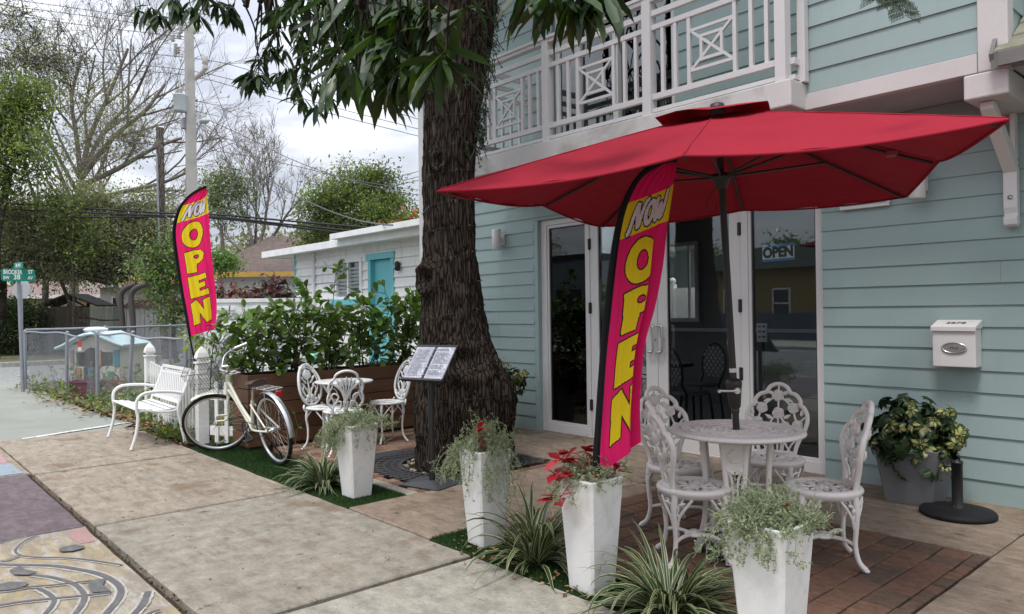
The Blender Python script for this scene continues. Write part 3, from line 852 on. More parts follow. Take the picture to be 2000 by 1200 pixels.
jb = MB(); jb.bx(-6.329, xL0 - .001, 5.992, 6.13, 0, 2.449, 0); jb.bx(xL0, xR, 5.995, 6.06, 2.4505, 2.4525, 0)
part(jb, 'reveal', M_['siding'])
for nm, a, b in (('side_window', xL1, g0 + .004), ('side_window', s0 - .004, xR - .055)):
    p = MB(); e_ = .028
    p.bx(a + .001, a + e_, YF0 + .012, YF1 - .012, .101, 2.384); p.bx(b - e_, b - .001, YF0 + .012, YF1 - .012, .101, 2.384); p.bx(a + e_, b - e_, YF0 + .013, YF1 - .013, .101, .128); p.bx(a + e_, b - e_, YF0 + .013, YF1 - .013, 2.35, 2.384)
    o = part(p, nm, M_['trim'], bevel=.003)
    p = MB(); p.bx(a + e_ + .001, b - e_ - .001, 6.083, 6.091, .129, 2.349); sub(p, 'pane', o, M_['glass'])
    p = MB()
    for q0, q1, zz0, zz1 in ((a + e_ + .0005, a + e_ + .012, .129, 2.349), (b - e_ - .012, b - e_ - .0005, .129, 2.349), (a + e_ + .012, b - e_ - .012, .129, .139), (a + e_ + .012, b - e_ - .012, 2.339, 2.349)):
        p.bx(q0, q1, 6.072, 6.0825, zz0, zz1)
    sub(p, 'gasket', o, M_['black'])
for a, b, ga, gb, hx, hin in ((h1 + .004, mid - .003, d1a, d1b, h1, -1), (mid + .003, h2 + .002, d2a, d2b, h2, 1)):
    p = MB()
    p.bx(a, ga, 6.056, 6.112, .02, 2.382); p.bx(gb, b, 6.056, 6.112, .02, 2.382); p.bx(ga, gb, 6.0565, 6.1115, 2.30, 2.382); p.bx(ga, gb, 6.0565, 6.1115, .02, .22)
    o = part(p, 'glass_door', M_['trim'], bevel=.003)
    p = MB(); p.bx(ga + .0005, gb - .0005, 6.083, 6.091, .221, 2.299); sub(p, 'pane', o, M_['glass'])
    p = MB()
    for q0, q1, zz0, zz1 in ((ga + .0005, ga + .01, .221, 2.299), (gb - .01, gb - .0005, .221, 2.299)):
        p.bx(q0, q1, 6.072, 6.0825, zz0, zz1)
    sub(p, 'gasket', o, M_['black'])
    hx_ = mid + (.055 if hin > 0 else -.055)
    p = MB()
    xx = hx_; dx = .075 * (-1 if hin > 0 else -1)
    zc0, zc1 = .968, 1.235
    p.tube(spline([(xx - .03, 6.056, zc1), (xx - .03, 6.015, zc1), (xx - .012, 5.998, zc1), (xx + .03, 5.995, zc1 - .006), (xx + .042, 5.995, zc1 - .04), (xx + .042, 5.995, zc0 + .04), (xx + .03, 5.995, zc0 + .006), (xx - .012, 5.998, zc0), (xx - .03, 6.015, zc0), (xx - .03, 6.056, zc0)], 40), .0125, 8)
    p.T = frame((xx + .01, 6.055, 1.10), (1, 0, 0), (0, 0, 1), (0, -1, 0)); p.lathe([(.018, 0), (.018, .006), (.008, .008), (0, .008)], 12)
    sub(p, 'handle', o, M_['chrome'])
    for z in (2.12, 1.42, .36) if hin < 0 else (2.12, 1.42, .80):
        p = MB(); p.tube([(hx, 6.044, z - .06), (hx, 6.044, z + .06)], .011, 8); p.bx(hx - .02, hx + .02, 6.046, 6.058, z - .058, z + .058); sub(p, 'hinge', o, M_['dark'])
# inside
M_['inwall'] = pm('grey_interior', (.19, .205, .21), .8, .06)
M_['infloor'] = pm('interior_floor', (.34, .36, .365), .3, .1)
iw = MB()
iw.bx(-8.47, -7.02, 9.4, 9.5, .0, 2.88); iw.bx(-6.40, -1.0, 9.4, 9.5, 0, 2.88); iw.bx(-7.02, -6.40, 9.4, 9.5, 0, 1.24); iw.bx(-7.02, -6.40, 9.4, 9.5, 2.36, 2.88)
iw.bx(-1.1, -1.0, 6.17, 9.39, 0, 2.88); iw.bx(-8.475, -1.11, 6.162, 9.39, 2.80, 2.88)
part(iw, 'interior_wall', M_['inwall'])
p = MB(); p.bx(-8.47, -1.0, 6.135, 9.39, -.02, .012); part(p, 'interior_floor', M_['infloor'])
p = MB(); p.bx(-8.47, -1.12, 9.37, 9.399, 1.06, 1.11); part(p, 'chair_rail', M_['trim'])
p = MB()
for x0, x1, z0, z1 in ((-7.06, -7.0, 1.2, 2.40), (-6.42, -6.36, 1.2, 2.40), (-7.0, -6.42, 1.2, 1.26), (-7.0, -6.42, 2.34, 2.40), (-6.54, -6.515, 1.26, 2.34)): p.bx(x0, x1, 9.36, 9.40, z0, z1)
part(p, 'back_window', M_['trim'])
# ------------------------------------------------------------------ things on and by the wall
def wall_lamp(loc, label):
    t = thing('wall_lamp', label, 'lamp', loc, 0, 'cylinder lamps on the clapboard')
    p = MB(); p.lathe([(.0, -.125), (.050, -.125), (.056, -.118), (.056, .118), (.050, .125), (0, .125)], 24, c=(0, -.105, 0)); p.build('lamp_body', M_['trim'], t)
    p = MB(); p.bx(-.02, .02, -.055, -.018, -.02, .02); p.build('arm', M_['trim'], t)
    p = MB(); p.bx(-.04, .04, -.020, -.002, -.062, .062); p.build('back_plate', M_['trim'], t, .003)
a = atY(970, 469, 5.9)
wall_lamp((a[0] + .02, 5.985, a[2]), 'white cylinder wall lamp on the left clapboard wall beside the tree trunk')
a = atY(1788, 362, 5.9)
wall_lamp((a[0] + .02, 5.985, a[2] + .02), 'white cylinder wall lamp under the right corner of the red parasol')
# mailbox
t = thing('mailbox', 'white wall mailbox with silver oval mail badge and black house number', 'mailbox', (-1.855, 5.985, .96))
p = MB(); p.bx(-.138, .138, -.135, -.002, 0, .27); p.build('box', M_['trim'], t, .006)
p = MB(); p.prism([(-.002, .335), (-.150, .288), (-.150, .255), (-.143, .255), (-.141, .272), (-.002, .272)], -.145, .145, frame((0, 0, 0), (0, 1, 0), (0, 0, 1), (1, 0, 0))); lid = p.build('lid', M_['trim'], t, .003)
ln = norm((0, -.148, -.047)); up_ = norm((0, -.047, .148))
text_obj('3878', .052, M_['glossblack'], 'number', lid, frame(np.array((0, -.078, .3105)) + up_ * .001, (1, 0, 0), -ln, up_), sx=1.25, bold=.001)
p = MB(); p.T = frame((.005, -.136, .135), (1, 0, 0), (0, 0, 1), (0, -1, 0))
an = np.arange(32) * 2 * PI / 32
ringp = np.stack([.078 * np.cos(an), .036 * np.sin(an), np.full(32, .004)], 1)
p.tube(ringp, .006, 6, closed=True); p.prism([(.074 * math.cos(q), .033 * math.sin(q)) for q in an], .0, .003); p.prism([(.052 * math.cos(q), .02 * math.sin(q)) for q in an], .003, .007)
bd = p.build('badge', M_['chrome'], t)
text_obj('Mail', .026, M_['dark'], 'lettering', bd, frame((.005, -.1435, .134), (1, 0, 0), (0, 0, 1), (0, -1, 0)), sx=1.3)
# open sign behind the door glass
a0, a1 = atY(1489, 508, 6.11), atY(1551, 500, 6.11)
t = thing('open_sign', 'white and blue OPEN sign hanging inside the right side window', 'sign', ((a0[0] + a1[0]) / 2, 6.112, 1.885), 0, rot=(0, rad(-1.0), 0))
wS = a1[0] - a0[0]
p = MB(); p.bx(-wS / 2, wS / 2, 0, .005, -.075, .075); pl = p.build('board', pm('sign_white', (.86, .86, .86), .5, .02), t)
p = MB(); p.bx(-wS / 2, wS / 2, -.003, -.0005, .053, .0749); p.bx(-wS / 2, wS / 2, -.003, -.0005, -.0749, -.053); p.build('border', pm('sign_blue', (.06, .20, .55), .5, .05), pl)
text_obj('OPEN', .122, M_['matteblack'], 'lettering', pl, frame((0, -.003, .0), (1, 0, 0), (0, 0, 1), (0, -1, 0)), sx=.90, bold=.0065)
p = MB(); p.tube([(-wS * .3, .002, .075), (0, .002, .19)], .0015, 4); p.tube([(wS * .3, .002, .075), (0, .002, .19)], .0015, 4); p.ell((0, .002, .2), (.012, .01, .02), 6, 8); p.build('cord', M_['trim'], t)
# card machine notice inside the right side window
a = atY(1489, 650, 6.6)
t = thing('notice_stand', 'pale card payment notice on a black stand inside the right window', 'notice', (a[0], 6.6, .012))
p = MB(); p.bx(-.055, .055, -.012, 0, a[2] - .012 - .09, a[2] - .012 + .09); q_ = p.build('notice_board', pm('notice_pale', (.62, .70, .70), .4, .03), t)
p = MB()
cols_ = []
for i in range(2):
    for j in range(3): p.bx(-.038 + i * .045, -.008 + i * .045, -.0145, -.0125, a[2] - .062 + j * .05, a[2] - .042 + j * .05, (i + j) % 2)
p.build('stickers', [pm('sticker_red', (.5, .1, .05), .5), pm('sticker_blue', (.07, .16, .4), .5)], q_)
p = MB(); p.tube([(0, .01, .01), (0, .01, a[2] - .05)], .012, 8); p.lathe([(0, .02), (.16, .015), (.16, 0)], 20); p.build('stand', M_['black'], t)
# small framed panel over the clapboard
a = atY(1690, 396, 5.985)
t = thing('wall_plaque', 'white edged plaque half hidden behind the far rim of the parasol', 'plaque', (a[0], 5.983, a[2]))
p = MB(); p.bx(-.17, .17, -.02, 0, -.02, .26); p.build('panel', M_['siding'], t, .003)
p = MB(); p.bx(-.19, .19, -.03, 0, -.045, -.0205); p.bx(-.195, -.171, -.03, 0, -.02, .285); p.bx(.171, .195, -.03, 0, -.02, .285); p.bx(-.17, .17, -.03, 0, .2605, .285); p.build('frame', M_['trim'], t, .003)

# ------------------------------------------------------------------ red parasol (its rim measured as a 2.2 x 2.8 m rectangle, slightly tilted)
AX = norm((-.0152, -.0577, .9982)); UU = norm((.8946, .4450, .0394)); VV = np.cross(AX, UU); VV /= np.linalg.norm(VV)
PB = np.array([-2.32, 3.77, .71])
base = PB - AX * (PB[2] / AX[2])
t = thing('parasol', 'large red rectangular parasol rising through the white garden table', 'parasol', tuple(base))
Z0 = .71 / AX[2]
def pl_(a, b, h): return AX * (Z0 + h) + UU * a + VV * b
M_['redfab'] = pm('red_canvas', (.30, .0175, .033), .85, .08, 5, bmp=.25, bsc=420, trans=.03, tcol=(1.1, .35, .35), spec=.12)
A_, B_ = 1.08, 1.405
H0 = 1.358
rimp = [(-1, -1, -.018), (0, -1, 0.0), (1, -1, -.018), (1, 0, .035), (1, 1, -.018), (0, 1, 0.0), (-1, 1, -.018), (-1, 0, .035)]
apex_h = H0 + .44
p = MB(); ribl = []
for k in range(8):
    a, b = rimp[k], rimp[(k + 1) % 8]
    na, nb = 60, 28
    G = np.zeros((na, nb, 3))
    for i in range(na):
        s_ = .07 + .93 * i / (na - 1)
        for j in range(nb):
            q = j / (nb - 1)
            x = (a[0] + (b[0] - a[0]) * q) * A_ * s_; y = (a[1] + (b[1] - a[1]) * q) * B_ * s_
            hz = H0 + a[2] + (b[2] - a[2]) * q
            h = apex_h + (hz - apex_h) * s_ ** 1.06
            sag = 4 * q * (1 - q)
            h -= sag * .030 * s_ * (1 - .0 * s_)
            pull = 1 - .022 * sag * s_ ** 6
            wr = .004 * s_ * math.sin(q * 23 + k) * (1 - abs(2 * q - 1)) * math.sin(s_ * 5) + .004 * mnoise.noise(Vector((x * 4, y * 4, k))) + .006 * mnoise.noise(Vector((s_ * 30, q * 3 + k * 7, 1))) * min(1, 4 * q * (1 - q) * 1.5)
            G[i, j] = pl_(x * pull, y * pull, h + wr)
    p.grid(G, 0)
cn = p.build('canopy', M_['redfab'], t)
p = MB()                                                # stitched seams over the ribs
for k in range(8):
    a = rimp[k]
    p.tube([pl_(a[0] * A_ * s_, a[1] * B_ * s_, apex_h + (H0 + a[2] - apex_h) * s_ ** 1.06 + .0015) for s_ in np.linspace(.08, .995, 20)], .0035, 5)
p.build('seam', M_['redfab'], cn)
p = MB()                                                # hem along the rim
for k in range(8):
    a, b = rimp[k], rimp[(k + 1) % 8]
    pts = []
    for j in range(18):
        q = j / 17; sag = 4 * q * (1 - q)
        pull = 1 - .022 * sag
        pts.append(pl_((a[0] + (b[0] - a[0]) * q) * A_ * pull, (a[1] + (b[1] - a[1]) * q) * B_ * pull, H0 + a[2] + (b[2] - a[2]) * q - sag * .030 - .004))
    p.tube(pts, .006, 6)
p.build('hem', M_['redfab'], cn)
p = MB()                                                # vent flap on top
for k in range(8):
    a, b = rimp[k], rimp[(k + 1) % 8]
    G = np.zeros((6, 6, 3))
    for i in range(6):
        s_ = i / 5
        for j in range(6):
            q = j / 5
            x = (a[0] + (b[0] - a[0]) * q) * .285 * s_; y = (a[1] + (b[1] - a[1]) * q) * .385 * s_
            G[i, j] = pl_(x, y, apex_h + .030 - .088 * s_ ** 1.2 + .022 * s_ * (1 - abs(2 * q - 1)) * (k % 2 == 0))
    p.grid(G, 0)
p.build('vent_flap', M_['redfab'], t)
for k in range(8):
    a = rimp[k]
    p = MB()
    def onr(s_, off=-.022): return pl_(a[0] * A_ * s_, a[1] * B_ * s_, apex_h + (H0 + a[2] - apex_h) * s_ ** 1.06 + off)
    p.tube([onr(s_) for s_ in np.linspace(.03, .975, 14)], .0085, 6)
    rb = p.build('rib', M_['dark'], t)
    p = MB(); p.tube([pl_(.035 * a[0], .035 * a[1], H0 + .08), onr(.52, -.024)], .0075, 6); p.build('strut', M_['dark'], rb)
    if k == 3:
        p = MB(); c_ = onr(.80, -.026); p.box(c_, (.05, .07, .02), 0, .45); p.build('strap', pm('red_velcro', (.30, .08, .08), .8), rb)
p = MB(); p.tube([pl_(0, 0, -Z0 + .05), pl_(0, 0, apex_h - .01)], .0195, 16); pole = p.build('pole', M_['dark'], t)
p = MB(); p.T = frame(pl_(0, 0, H0 + .03), UU, VV, AX); p.lathe([(.022, -.02), (.030, -.01), (.046, .03), (.055, .035), (.055, .065), (.022, .07)], 16, capb=True, capt=True); p.build('hub', M_['dark'], t)
p = MB(); p.T = frame(pl_(0, 0, apex_h + .018), UU, VV, AX); p.lathe([(.02, -.05), (.045, -.005), (.045, .01), (.036, .032), (.015, .04), (0, .04)], 16); p.build('finial', M_['dark'], t)
p = MB(); p.T = frame(pl_(0, 0, 0), R_ * np.array([1, 1, 0]), np.cross(AX, R_), AX)
p.lathe([(.022, .115), (.032, .13), (.040, .215), (.046, .255), (.046, .268), (.036, .285), (.021, .29)], 18, capt=True); p.lathe([(.0215, .09), (.024, .10), (.024, .118), (.02, .12)], 14)
hs = p.build('crank_housing', M_['dark'], t)
cpos = pl_(0, 0, .225)
p = MB(); lft = -R_ * np.array([1, 1, 0]); tow = -F_ * np.array([1, 1, 0])
c0 = cpos + tow * .046; p.tube([c0, c0 + tow * .02], .018, 12); p.tube(spline([c0 + tow * .014, c0 + tow * .018 + lft * .05, c0 + tow * .016 + lft * .105 + AX * .003], 10), [.008, .007, .009], 8); p.tube([c0 + tow * .016 + lft * .105, c0 + tow * .045 + lft * .108], .008, 8)
p.build('crank_handle', M_['chrome'], hs)
p = MB(); p.tube([pl_(0, 0, .325), pl_(0, 0, .348)], .0205, 16); p.build('label_band', M_['trim'], pole)
p = MB(); q0 = pl_(0, 0, H0 + .02) + lft * .03
p.tube(spline([q0, q0 + lft * .05 - AX * .06, q0 + lft * .06 - AX * .13, q0 + lft * .02 - AX * .14, q0 - AX * .08], 24), .002, 5); p.build('cord', M_['dark'], pole)
t = thing('weighted_stand', 'black round parasol foot under the white garden table', 'parasol base', (base[0], base[1], 0), 0)
p = MB(); p.lathe([(.0, .0), (.215, .0), (.225, .012), (.222, .03), (.16, .05), (.06, .058), (.0, .058)], 32); p.build('weight', M_['black'], t)
p = MB(); p.lathe([(.026, .055), (.026, .30), (.030, .30), (.030, .315), (.0215, .315)], 16); p.build('socket', M_['black'], t)
def spare_base(loc, label):
    t = thing('weighted_stand', label, 'parasol base', loc, .4)
    p = MB()
    an = np.arange(48) * 2 * PI / 48
    rr = .225
    p.lathe([(0, .0), (.218, .0), (.228, .010), (.228, .026), (.218, .038), (.14, .050), (.06, .054), (0, .054)], 48); p.build('weight', pm('black_resin', (.018, .018, .019), .6, .15, 12, bmp=.5, bsc=60), t)
    p = MB(); p.lathe([(.040, .05), (.036, .065), (.034, .07), (.034, .345), (.037, .346), (.037, .362), (.028, .362), (.028, .20), (0, .20)], 20); p.build('socket', M_['glossblack'], t)
    p = MB(); p.tube([(-.034, 0, .325), (-.062, 0, .325)], .008, 8); p.ell((-.068, 0, .325), (.013, .022, .022), 8, 10); p.build('knob', M_['glossblack'], t)
spare_base((-1.735, 5.50, 0), 'empty black parasol foot standing on the concrete by the aqua wall')

# ------------------------------------------------------------------ garden set with roses
def rose(mb, c, R, ax, m=0, dome=.016):
    z = norm(ax); x = norm(np.cross(z, (0.1, .2, 1))); y = np.cross(z, x)
    nr, na = 10, 22
    G = np.zeros((nr, na, 3))
    for i in range(nr):
        r = i / (nr - 1)
        for j in range(na):
            a = j * 2 * PI / na
            rr = R * r * (1 + .07 * math.cos(5 * a) * r)
            h = dome * (1 - r * r * .7) + .005 * math.sin(2 * PI * (r * 3.0 - a / (2 * PI)))
            if i == nr - 1: h = -.006
            G[i, j] = np.array(c) + x * rr * math.cos(a) + y * rr * math.sin(a) + z * h
    mb.grid(G, m, cv=True)
    mb.add(G[-1], [tuple(range(na))], m)
def leafp(mb, c, d, ax, ln, wd, m=0, th=.007):
    d = norm(d); z = norm(ax); y = np.cross(z, d); c = np.array(c)
    G = np.zeros((6, 8, 3))
    for i in range(6):
        u = i / 5; w = wd * math.sin(PI * min(.98, max(.03, u ** .8)))
        for j in range(8):
            a = j * 2 * PI / 8
            G[i, j] = c + d * ln * (u - .5) + y * w / 2 * math.cos(a) + z * th * math.sin(a) * (1 if math.sin(a) > 0 else .7)
    mb.grid(G, m, cv=True)

def rose_chair(mat):
    t = thing('garden_chair', '-', 'chair', (0, 0, 0), 0, 'rose backed chairs round the parasol table')
    # seat (+Y is the front)
    p = MB()
    n = 72
    prof = [(.150, .408), (.158, .418), (.168, .421), (.190, .421), (.199, .417), (.203, .408), (.203, .396), (.198, .388), (.192, .372), (.172, .372), (.170, .40), (.150, .402), (.150, .408)]
    P = np.zeros((len(prof), n, 3)); an = np.arange(n) * 2 * PI / n
    for i, (r, z) in enumerate(prof):
        rr = r + (.0035 * (np.arange(n) % 2) if i in (5, 6) else 0)
        P[i, :, 0] = rr * np.cos(an); P[i, :, 1] = rr * np.sin(an); P[i, :, 2] = z
    p.grid(P[:, ::-1], cv=True)
    rose(p, (0, 0, .405), .042, (0, 0, 1), dome=.012)
    for k in range(8):
        a = k * PI / 4
        leafp(p, (.075 * math.cos(a), .075 * math.sin(a), .408), (math.cos(a), math.sin(a), 0), (0, 0, 1), .075, .03)
        a += PI / 8
        rose(p, (.112 * math.cos(a), .112 * math.sin(a), .405), .026, (0, 0, 1), dome=.008)
        for s_ in (-1, 1):
            b = a + s_ * .22
            p.tube([(.135 * math.cos(b), .135 * math.sin(b), .408), (.155 * math.cos(b + s_ * .1), .155 * math.sin(b + s_ * .1), .408)], .006, 6)
    p.tube([(.136 * math.cos(q), .136 * math.sin(q), .407) for q in an[::2]], .0055, 6, closed=True)
    st = p.build('seat', mat, t)
    # apron with openwork
    for k in range(4):
        p = MB()
        a = PI / 4 + k * PI / 2
        d = np.array([math.cos(a), math.sin(a), 0]); s_ = np.array([-math.sin(a), math.cos(a), 0])
        c = d * .188
        rose(p, c + np.array([0, 0, .315]) + d * .004, .028, d + np.array([0, 0, -.15]), dome=.012)
        for q in (-1, 1):
            p.tube(spline([c + s_ * q * .095 + np.array([0, 0, .372]) - d * .02, c + s_ * q * .062 + np.array([0, 0, .325]) - d * .006, c + s_ * q * .026 + np.array([0, 0, .27]), c + s_ * q * .012 + np.array([0, 0, .22])], 14), [.008, .009, .008], 6)
            leafp(p, c + s_ * q * .045 + np.array([0, 0, .345]), s_ * q + np.array([0, 0, .35]), d, .055, .02)
            leafp(p, c + s_ * q * .022 + np.array([0, 0, .275]), np.array([0, 0, -1]) + s_ * q * .4, d, .045, .014)
            p.tube([c + s_ * q * .05 + np.array([0, 0, .37]), c + s_ * q * .03 + np.array([0, 0, .335])], .005, 5)
        leafp(p, c + np.array([0, 0, .358]), (0, 0, 1), d, .04, .018)
        p.build('apron', mat, st)
    for k in range(4):
        a = PI / 4 + k * PI / 2
        d = np.array([math.cos(a), math.sin(a), 0]); z = np.array([0, 0, 1.])
        p = MB()
        p.tube(spline([d * .186 + z * .385, d * .196 + z * .31, d * .192 + z * .22, d * .186 + z * .13, d * .205 + z * .05, d * .245 + z * .012], 22), [.020, .017, .0145, .0125, .0125, .013, .0165], 10, flat=1.15)
        p.ell(d * .247 + z * .011, (.017, .017, .011), 6, 10)
        p.build('leg', mat, t)
    p = MB(); z = np.array([0, 0, 1.])
    for k in range(4):
        a = PI / 4 + k * PI / 2; d = np.array([math.cos(a), math.sin(a), 0])
        p.tube(spline([d * .186 + z * .13, d * .12 + z * .145, d * .02 + z * .14], 8), .008, 6, flat=1.5)
    p.lathe([(0, .13), (.05, .132), (.055, .14), (.04, .15), (0, .152)], 16); rose(p, (0, 0, .15), .035, (0, 0, 1), dome=.01)
    p.build('stretcher', mat, t)
    # back: a scalloped frame in the leaning, slightly bowed plane
    def bp(u, w, off=0.0):
        y = -.158 - w * .20 + 1.35 * u * u + .02 * 0
        return np.array([u, y - off * .97, .418 + w * .985 - off * .2])
    outl = [(.115, .0), (.125, .05), (.150, .11), (.182, .17), (.198, .225), (.196, .275), (.172, .315), (.150, .322), (.150, .332), (.146, .365), (.115, .398), (.078, .404), (.074, .415), (.058, .443), (.028, .460), (0, .464)]
    full = outl + [(-u, w) for u, w in outl[-2::-1]]
    p = MB()
    pts = []
    for i in range(len(full) - 1):
        for q in np.linspace(0, 1, 4, endpoint=False): pts.append(np.array(full[i]) * (1 - q) + np.array(full[i + 1]) * q)
    pts.append(np.array(full[-1]))
    P3 = np.array([bp(u, w) for u, w in pts])
    for _ in range(2):
        P3[1:-1] = .25 * P3[:-2] + .5 * P3[1:-1] + .25 * P3[2:]
    p.tube(P3, .0165, 10, flat=.8)
    nrm = norm((0, 1, .2))
    for (u, w, R) in ((.005, .385, .040), (-.098, .305, .038), (.105, .300, .038), (.0, .265, .040), (.128, .205, .036), (-.130, .195, .036), (-.045, .185, .030), (.055, .17, .028)):
        rose(p, bp(u, w, -.004), R, nrm + np.array([-u * 1.6, 0, 0])); rose(p, bp(u, w, .006), R * .9, -nrm, dome=.008)
    def vine(*q, r=.008): p.tube(spline([bp(u, w) for u, w in q], 18), r, 6, flat=.8)
    vine((.0, .0), (.0, .08), (.0, .16), (0, .25)); vine((-.03, 0), (-.05, .09), (-.1, .16), (-.13, .19)); vine((.03, 0), (.05, .09), (.10, .16), (.13, .2))
    vine((-.06, 0), (-.10, .07), (-.15, .12), (-.178, .17)); vine((.06, 0), (.10, .07), (.15, .12), (.178, .17)); vine((-.02, .0), (-.03, .1), (-.045, .18)); vine((.02, 0), (.04, .09), (.055, .16))
    vine((-.13, .2), (-.17, .24), (-.193, .26)); vine((.13, .2), (.17, .24), (.193, .26)); vine((-.098, .305), (-.14, .34), (-.15, .325)); vine((.105, .30), (.14, .34), (.15, .325))
    vine((-.098, .305), (-.05, .35), (0, .385)); vine((.105, .3), (.06, .35), (0, .385)); vine((0, .265), (0, .32), (0, .385), (0, .46)); vine((-.13, .19), (-.11, .25), (-.098, .305)); vine((.128, .2), (.12, .25), (.105, .3)); vine((-.045, .185), (-.03, .22), (0, .26)); vine((.055, .17), (.04, .22), (0, .26))
    vine((-.098, .0), (-.06, .05), (-.03, .11)); vine((.098, .0), (.06, .05), (.03, .11))
    for (u, w, du, dw, ln) in ((-.05, .405, -1, .5, .06), (.055, .405, 1, .5, .06), (-.07, .355, -1, -.3, .06), (.07, .35, 1, -.3, .06), (-.16, .28, -.3, 1, .05), (.165, .275, .3, 1, .05), (-.09, .115, -1, 1, .07), (.09, .115, 1, 1, .07), (.02, .12, .5, 1, .07), (-.02, .09, -.5, 1, .06), (-.06, .245, -1, .6, .06), (.06, .24, 1, .6, .06), (-.14, .14, -1, .6, .06), (.145, .145, 1, .6, .06)):
        a_, b_ = bp(u, w), bp(u + .01 * du, w + .01 * dw)
        leafp(p, a_, b_ - a_, nrm, ln, .028)
    p.tube([bp(u, .006) for u in np.linspace(-.115, .115, 12)], .014, 8)
    p.build('backrest', mat, t)
    return t
ch = rose_chair(M_['white_resin'])
def place(o, x, y, tx, ty): o.location = (x, y, 0); o.rotation_euler = (0, 0, math.atan2(ty - y, tx - x) - PI / 2)
TC = np.array([-2.32, 3.77])
chairs = [(-1.93, 4.0, -2.45, 3.60, 'white rose backed chair nearest the potted umbrella tree, side on to the camera'),
          (-2.44, 3.52, -2.02, 3.98, 'white rose backed chair in front of the table, its back to the camera'),
          (-2.83, 3.93, -2.3, 3.80, 'white rose backed chair half hidden behind the near pink flag'),
          (-2.52, 4.52, -2.28, 3.75, 'white rose backed chair facing the camera across the table against the glass')]
place(ch, *chairs[0][:4]); ch['label'] = chairs[0][4]
for c in chairs[1:]:
    o = dup(ch, (0, 0, 0), 0, c[4]); place(o, *c[:4])
# table
t = thing('garden_table', 'round white garden table with relief top and ribbed rim, parasol pole through it', 'table', (TC[0], TC[1], 0), rad(28))
p = MB()
na = 240; an = np.arange(na) * 2 * PI / na
rows = [(.024, .706)]
for r in np.linspace(.03, .315, 62): rows.append((r, None))
rows += [(.322, .712), (.330, .714), (.352, .714), (.362, .712), (.369, .707), (.373, .699), (.370, .690), (.362, .686), (.30, .684), (.28, .668), (.024, .668)]
P = np.zeros((len(rows), na, 3))
for i, (r, z) in enumerate(rows):
    rr = np.full(na, r)
    if z is None:
        f1 = np.sin(8 * an + 9 * np.sin(r * 38)) * np.sin(r * 95 + 1.5 * np.sin(6 * an)); f2 = np.sin(16 * an - 60 * r) * np.cos(52 * r + 2 * np.cos(8 * an)); f3 = np.sin(24 * an + 70 * r + 2 * np.sin(8 * an))
        zz = .7065 + .0055 * np.tanh(2.5 * (f1 + .6 * f2 + .35 * f3))
        if abs(r - .15) < .006 or abs(r - .30) < .006: zz = np.full(na, .712)
        if r < .05: zz = np.full(na, .709)
    else:
        zz = np.full(na, z)
    if 364 < 1000 * r < 374 and z is not None and z > .687: rr = rr + .004 * np.cos(an * 80)
    P[i, :, 0] = rr * np.cos(an); P[i, :, 1] = rr * np.sin(an); P[i, :, 2] = zz
p.grid(P[:, ::-1], cv=True)
p.build('tabletop', M_['white_resin'], t)
for k in range(4):
    a = k * PI / 2; d = np.array([math.cos(a), math.sin(a), 0]); s_ = np.array([-math.sin(a), math.cos(a), 0]); z = np.array([0, 0, 1.])
    p = MB()
    def lp(w, h, o=0): return d * (.20 - .03 * math.sin(h * 4) + .06 * max(0, .18 - h) * 2 + o) + s_ * w + z * h
    hs_ = np.linspace(0, .668, 14)
    wid = lambda h: .032 + .034 * max(0, (h - .12) / .55) ** 1.4
    for q in (-1, 1): p.tube([lp(q * wid(h), h) for h in hs_], [.016, .012, .012, .014], 8, flat=1.3)
    p.add([lp(-wid(.50), .50, .005), lp(wid(.50), .50, .005), lp(wid(.667), .667, .005), lp(-wid(.667), .667, .005), lp(-wid(.50), .50, -.01), lp(wid(.50), .50, -.01), lp(wid(.667), .667, -.01), lp(-wid(.667), .667, -.01)], [(0, 1, 2, 3), (7, 6, 5, 4), (0, 4, 5, 1), (2, 6, 7, 3), (1, 5, 6, 2), (3, 7, 4, 0)])
    rose(p, lp(0, .59, .008), .040, d)
    for q in (-1, 1):
        p.tube(spline([lp(q * .045, .52, .004), lp(q * .018, .46, .006), lp(q * .012, .36, .004), lp(q * .010, .22)], 12), .007, 6)
        leafp(p, lp(q * .022, .50, .01), s_ * q + z * .6, d, .05, .022)
    for h in (.14, .22, .30):
        p.tube([lp(-wid(h), h), lp(wid(h + .08), h + .08)], .005, 5); p.tube([lp(wid(h), h), lp(-wid(h + .08), h + .08)], .005, 5); p.tube([lp(-wid(h), h), lp(wid(h), h)], .005, 5)
    p.build('leg', M_['white_resin'], t)
p = MB()
for k in range(4):
    a = k * PI / 2; d = np.array([math.cos(a), math.sin(a), 0]); p.tube([d * .18 + np.array([0, 0, .40]), d * .03 + np.array([0, 0, .40])], .009, 6)
p.tube([(.034 * math.cos(q), .034 * math.sin(q), .40) for q in an[::15]], .008, 6, closed=True); p.build('stretcher', M_['white_resin'], t)

